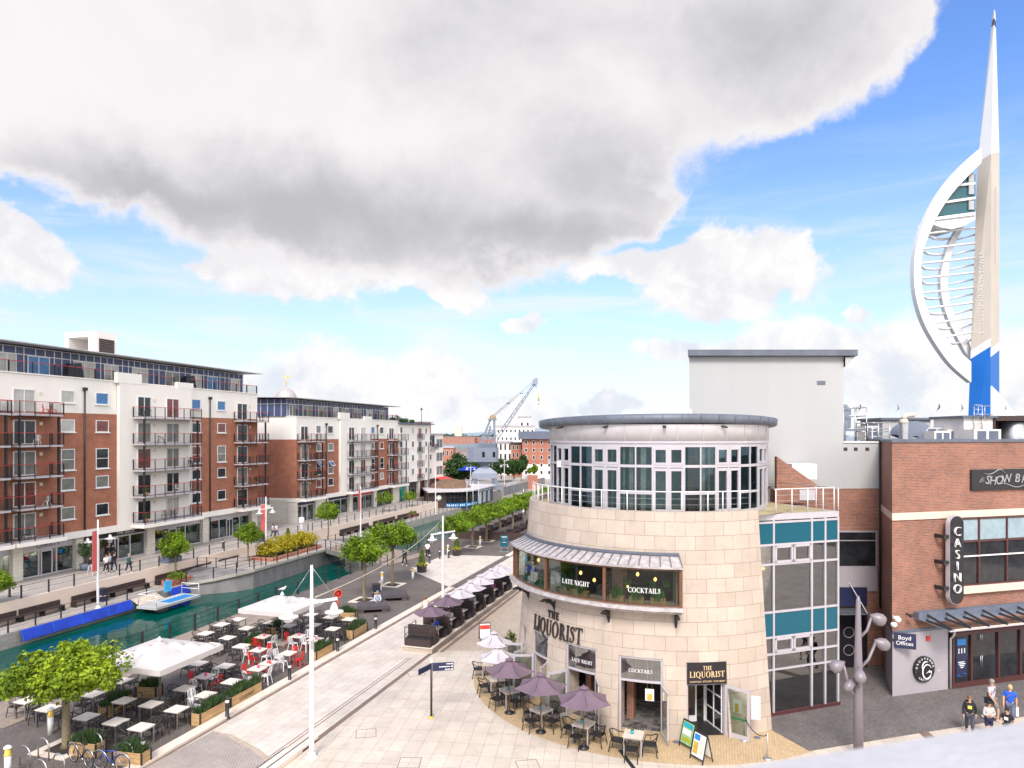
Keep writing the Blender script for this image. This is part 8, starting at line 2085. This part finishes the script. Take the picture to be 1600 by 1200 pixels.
    for sd in 'lr':
        J['hee'+sd] = J['an'+sd]+V((0,.03,-.04)); R_['hee'+sd] = .035; part('shoe', ['an'+sd,'hee'+sd,'to'+sd], [('an'+sd,'hee'+sd),('hee'+sd,'to'+sd)], .012, extra.get('shoe','trainer_white') if extra else 'trainer_white')
    # hair and face
    hc = J['hm']+V((0,.018,.035)); b = MB(); prof = [(0,.108),(.05,.098),(.082,.065),(.097,.015),(.092,-.035-hairlen*.5),(.07,-.06-hairlen)]
    b.lathe(prof, 14, hc, 0, True, 0, 2*PI, 1.12); b.build('hair', M[hair], t)
    b = MB()
    for s_ in (-1,1): b.lathe([(0,-.007),(.009,0),(0,.007)],6,J['hm']+V((s_*.032,-.093,.01)))
    b.bar(J['hm']+V((-.022,-.098,-.055)),J['hm']+V((.022,-.098,-.055)),.007); b.build('face', M['darkwood'], t)
    b = MB()
    for s_ in (-1,1): b.lathe([(0,-.03),(.018,0),(0,.03)],7,J['hm']+V((s_*.092,.0,.0)))
    b.build('ear', M[skin], t)
    if extra:
        if 'bag' in extra: b = MB(); p = J['hip'+extra.get('side','r')]+V((.16*(1 if extra.get('side','r')=='r' else -1),-.02,.0)); b.box(p,(.1,.30,.26)); b.build('bag', M[extra['bag']], t); b = MB(); b.tube([p+V((0,0,.13)),J['che']+V((0,-.15,.03)),J['sh'+('l' if extra.get('side','r')=='r' else 'r')]+V((0,0,.07)),J['che']+V((0,.15,.0)),p+V((0,.05,.13))],.014,5); b.build('strap', M[extra['bag']], t)
        if 'carrier' in extra: b = MB(); p = J['wrr']+V((.03,-.03,-.32)); b.box(p,(.10,.26,.34)); o = b.build('carrier_bag', M['letter_white'], t); MB().box(p+V((.052,0,0)),(.006,.14,.12)).build('marking', M['leaf_topiary'], o); b = MB(); b.tube([p+V((0,-.08,.17)),J['par'] if hands else J['wrr'],p+V((0,.08,.17))],.008,5); b.build('handle', M['letter_white'], o)
        if 'pack' in extra: b = MB(); b.box(J['che']+V((0,.20,-.05)),(.30,.16,.42)); b.build('backpack', M[extra['pack']], t)
        if 'print' in extra: b = MB(); b.box(J['che']+V((0,-.142,-.04)),(.16,.02,.14)); b.build('print', M[extra['print']], t)
        if 'glasses' in extra: b = MB(); b.box(J['hm']+V((0,-.103,.012)),(.13,.02,.035)); b.build('sunglasses', M['black'], t)
    return t
for nm, c in (('skin_light',(.56,.33,.23)),('skin_tan',(.42,.24,.16)),('hair_brown',(.055,.03,.018)),('hair_dark',(.018,.012,.01)),('hair_blond',(.52,.38,.18)),('hair_grey',(.28,.25,.22)),('hair_red',(.20,.09,.035)),
  ('tee_grey',(.52,.48,.52)),('tee_blue',(.01,.10,.60)),('hoodie_grey',(.50,.48,.46)),('black_cloth',(.014,.014,.017)),('khaki',(.20,.18,.16)),('denim',(.10,.12,.20)),('denim_dark',(.045,.05,.075)),('navy_cloth',(.02,.02,.06)),('white_cloth',(.76,.74,.72)),('pale_blue_cloth',(.46,.55,.68)),('yellow_cloth',(.66,.60,.10)),('teal_cloth',(.03,.12,.14)),('purple_cloth',(.18,.02,.18)),('trainer_white',(.62,.62,.60)),('tan_bag',(.36,.16,.09))): cmat(nm, c)
gr = 'people walking by the casino'
def face_to(px): return 0
person('man in pale grey t-shirt, grey shorts and sunglasses walking by the casino doors', G(1549,1126), rad(28), 'walk','tee_grey','khaki','hair_grey',h=1.8,legs='short',group=gr,extra={'glasses':1,'bag':'black_cloth','side':'l'})
person('blonde woman in bright blue top carrying a white bag', G(1578,1131), rad(-35), 'walk','tee_blue','denim','hair_blond',h=1.68,group=gr,hairlen=.05,extra={'bag':'tan_bag','side':'l','carrier':1})
person('teenager in black jacket and backpack walking in front of the group', G(1515,1148), rad(-30), 'walk','black_cloth','denim_dark','hair_red',h=1.62,sleeves='long',group=gr,extra={'print':'yellow_cloth','pack':'black_cloth','shoe':'black_cloth'})
person('boy in pale grey hoodie and navy shorts with folded arms', G(1545,1152), rad(-12), 'fold','hoodie_grey','navy_cloth','hair_dark',h=1.48,sleeves='long',legs='short',group=gr,extra={'shoe':'black_cloth'})
person('dark-haired boy in black t-shirt with white print at the ledge', G(1574,1163), rad(-55), 'walk','black_cloth','black_cloth','hair_dark',h=1.46,legs='short',group=gr,extra={'print':'white_cloth'})
gr = 'people on the terraces'
bz = Vector((0,0,.0))
person('man in pale blue shirt sitting on the near dark bench', G(589,951)+Vector((0,.15,-.02)), rad(15), 'sit','pale_blue_cloth','navy_cloth','hair_grey',sleeves='long',group=gr,lean=.12)
person('man in royal blue shirt seated in the first booth', ST(37.35,-16.75,.28), ROT+rad(90), 'sit','tee_blue','khaki','hair_grey','skin_tan',group=gr,lean=.1).location = ST(38.05,-16.55,.26)
person('person in pale top with back turned in the first booth', ST(37.05,-16.3,.26), ROT-rad(90), 'sit','curtain','black_cloth','hair_dark',legs='short',group=gr,lean=.1).rotation_euler.z = ROT+rad(90)
person('woman in white top seated in the second booth', ST(40.25,-16.4,.26), ROT-rad(90), 'sit','white_cloth','denim','hair_brown',group=gr,hairlen=.06,lean=.1)
person('man in white shirt seated in the fourth booth', ST(44.5,-16.4,.26), ROT-rad(90), 'sit','pale_blue_cloth','denim_dark','hair_dark',group=gr,sleeves='long',lean=.16)
person('person in purple top seated in the sixth booth', ST(48.8,-16.4,.26), ROT-rad(90), 'sit','purple_cloth','black_cloth','hair_dark',group=gr,lean=.1)
person('woman in white vest walking behind the first booth parasol', ST(42.0,-18.9,.01), rad(180), 'walk','white_cloth','white_cloth','hair_red',group=gr,sleeves='none',legs='short',hairlen=.06)
gr = 'people by the footbridge'
person('person in black walking off the footbridge', G(632,884), rad(40), 'walk','black_cloth','black_cloth','hair_brown',group=gr,sleeves='long',hands=False)
person('person in dark top half hidden by the near potted conifer', G(668,873), rad(180), 'stand','white_cloth','black_cloth','hair_dark',group=gr,hands=False)
person('person in white t-shirt beside the golden shrubs', ST(s_at(432,-51.7),-51.7,.01), rad(80), 'walk','white_cloth','denim','hair_brown',group=gr,hands=False)
person('person in pale blue top beside the golden shrubs', ST(s_at(426.5,-52.0),-52.0,.01), rad(80), 'walk','pale_blue_cloth','denim_dark','hair_dark',group=gr,hands=False)
gr = 'people on the shop walkway'
for px, py, top, bot, hair, pose, lab, a in ((141,899,'black_cloth','tee_grey','hair_dark','walk','woman in black top and grey trousers left of the walkway group',60),(166,896,'white_cloth','black_cloth','hair_brown','walk','woman in pale top in the middle of the walkway group',60),(171,894,'pale_blue_cloth','denim_dark','hair_red','walk','woman in pale blue top striding with the walkway group',70),(178,893,'black_cloth','navy_cloth','hair_brown','walk','man in black at the right of the walkway group',70),(201,895,'teal_cloth','black_cloth','hair_grey','walk','man in dark teal shirt with a bag walking alone',75),(168,878,'black_cloth','black_cloth','hair_dark','stand','woman in black by the shop door, left of the pair',180),(176,877,'black_cloth','denim_dark','hair_brown','stand','person in black by the shop door, right of the pair',180)):
    person(lab, G(px,py), rad(a), pose, top, bot, hair, group=gr, hands=False, sleeves='long' if top in ('black_cloth','teal_cloth') else 'short', extra={'bag':'tan_bag'} if px == 201 else None)
# balcony furniture in view
def potplant(label, p, sc=1.0):
    t = thing('balcony_plant', label, 'potted plant', p, 0, 'balcony plants'); t.scale = (sc,)*3; MB().lathe([(0,0),(.14,0),(.18,.3),(0,.3)],10).build('pot', M['tan_bag'], t); obj('foliage', balc_m, t, (0,0,.55)); return t
balc_m = crown(.28,.28,.35,14,24,.08,.12,M['leaf_topiary'],97,.2,1,'foliage')
def bal_pt(px, k, y): s = s_at(px, WALL_T); q = ST(s, WALL_T+y, 3.6+2.68*k); return q
for px, k, nm in ((214,1,'second'),(214,0,'first')): potplant(f'potted shrub on the {nm} balcony up of the white bay, left end', bal_pt(px,k,1.2), 1.2)
for i, (px, k, c, lab) in enumerate(((56,4,'R','red folding chair on the top left balcony, left of two'),(68,4,'R','red folding chair on the top left balcony, right of two'),(262,1,'W','white chair on the second balcony of the white bay, left'),(280,1,'W','white chair on the second balcony of the white bay, right'),(243,0,'B','black armchair on the lowest balcony of the white bay, left'),(258,0,'B','black armchair on the lowest balcony of the white bay, right'),(380,2,'B','black armchair on the third end balcony'),(238,3,'B','black armchair on the fourth balcony of the white bay'))):
    dup(PR[c], bal_pt(px,k,1.15), ROT+RND.uniform(-1,1), lab, 'chairs on the balconies')
for px, k, lab in ((115,5,'left'),(295,5,'right')):
    t = thing('covered_heater', f'black covered barbecue on the penthouse terrace, {lab} one', 'barbecue', ST(s_at(px,-58.6),-58.6,17.9), ROT, 'covered barbecues on the penthouse terrace'); MB().add([(-.9,-.3,0),(.9,-.3,0),(.9,.3,0),(-.9,.3,0),(-.55,-.22,1.35),(.65,-.22,1.5),(.65,.22,1.5),(-.55,.22,1.35)],[(0,1,5,4),(1,2,6,5),(2,3,7,6),(3,0,4,7),(4,5,6,7),(3,2,1,0)]).build('cover', M['sign_black'], t)

cols_ = {'left column of the nearer block':(30,46,62),'white bay of the nearer block':(216,240,268,284),'right end column of the nearer block':(372,392),'left column of the further block':(472,486),'white bay of the further block':(545,556,570)}
taken = {('white bay of the nearer block',k) for k in (0,1,3)} | {('left column of the nearer block',4),('right end column of the nearer block',2)}
FL = ['lowest','second','third','fourth','top']
for nm, pxs in cols_.items():
    for k in range(5 if 'nearer' in nm else 4):
        if (nm,k) in taken or RND.random() < .25: continue
        px = RND.choice(pxs); y = 1.25 if 'bay' in nm else .85
        if RND.random() < .3: potplant(f'potted shrub on the {FL[k]} balcony, {nm}', bal_pt(px,k,y), 1.1)
        else:
            c = RND.choice('BBWD'); dup(PR[c], bal_pt(px,k,y), ROT+RND.uniform(-1.5,1.5), f'{cname[c]} on the {FL[k]} balcony, {nm}', 'chairs on the balconies')
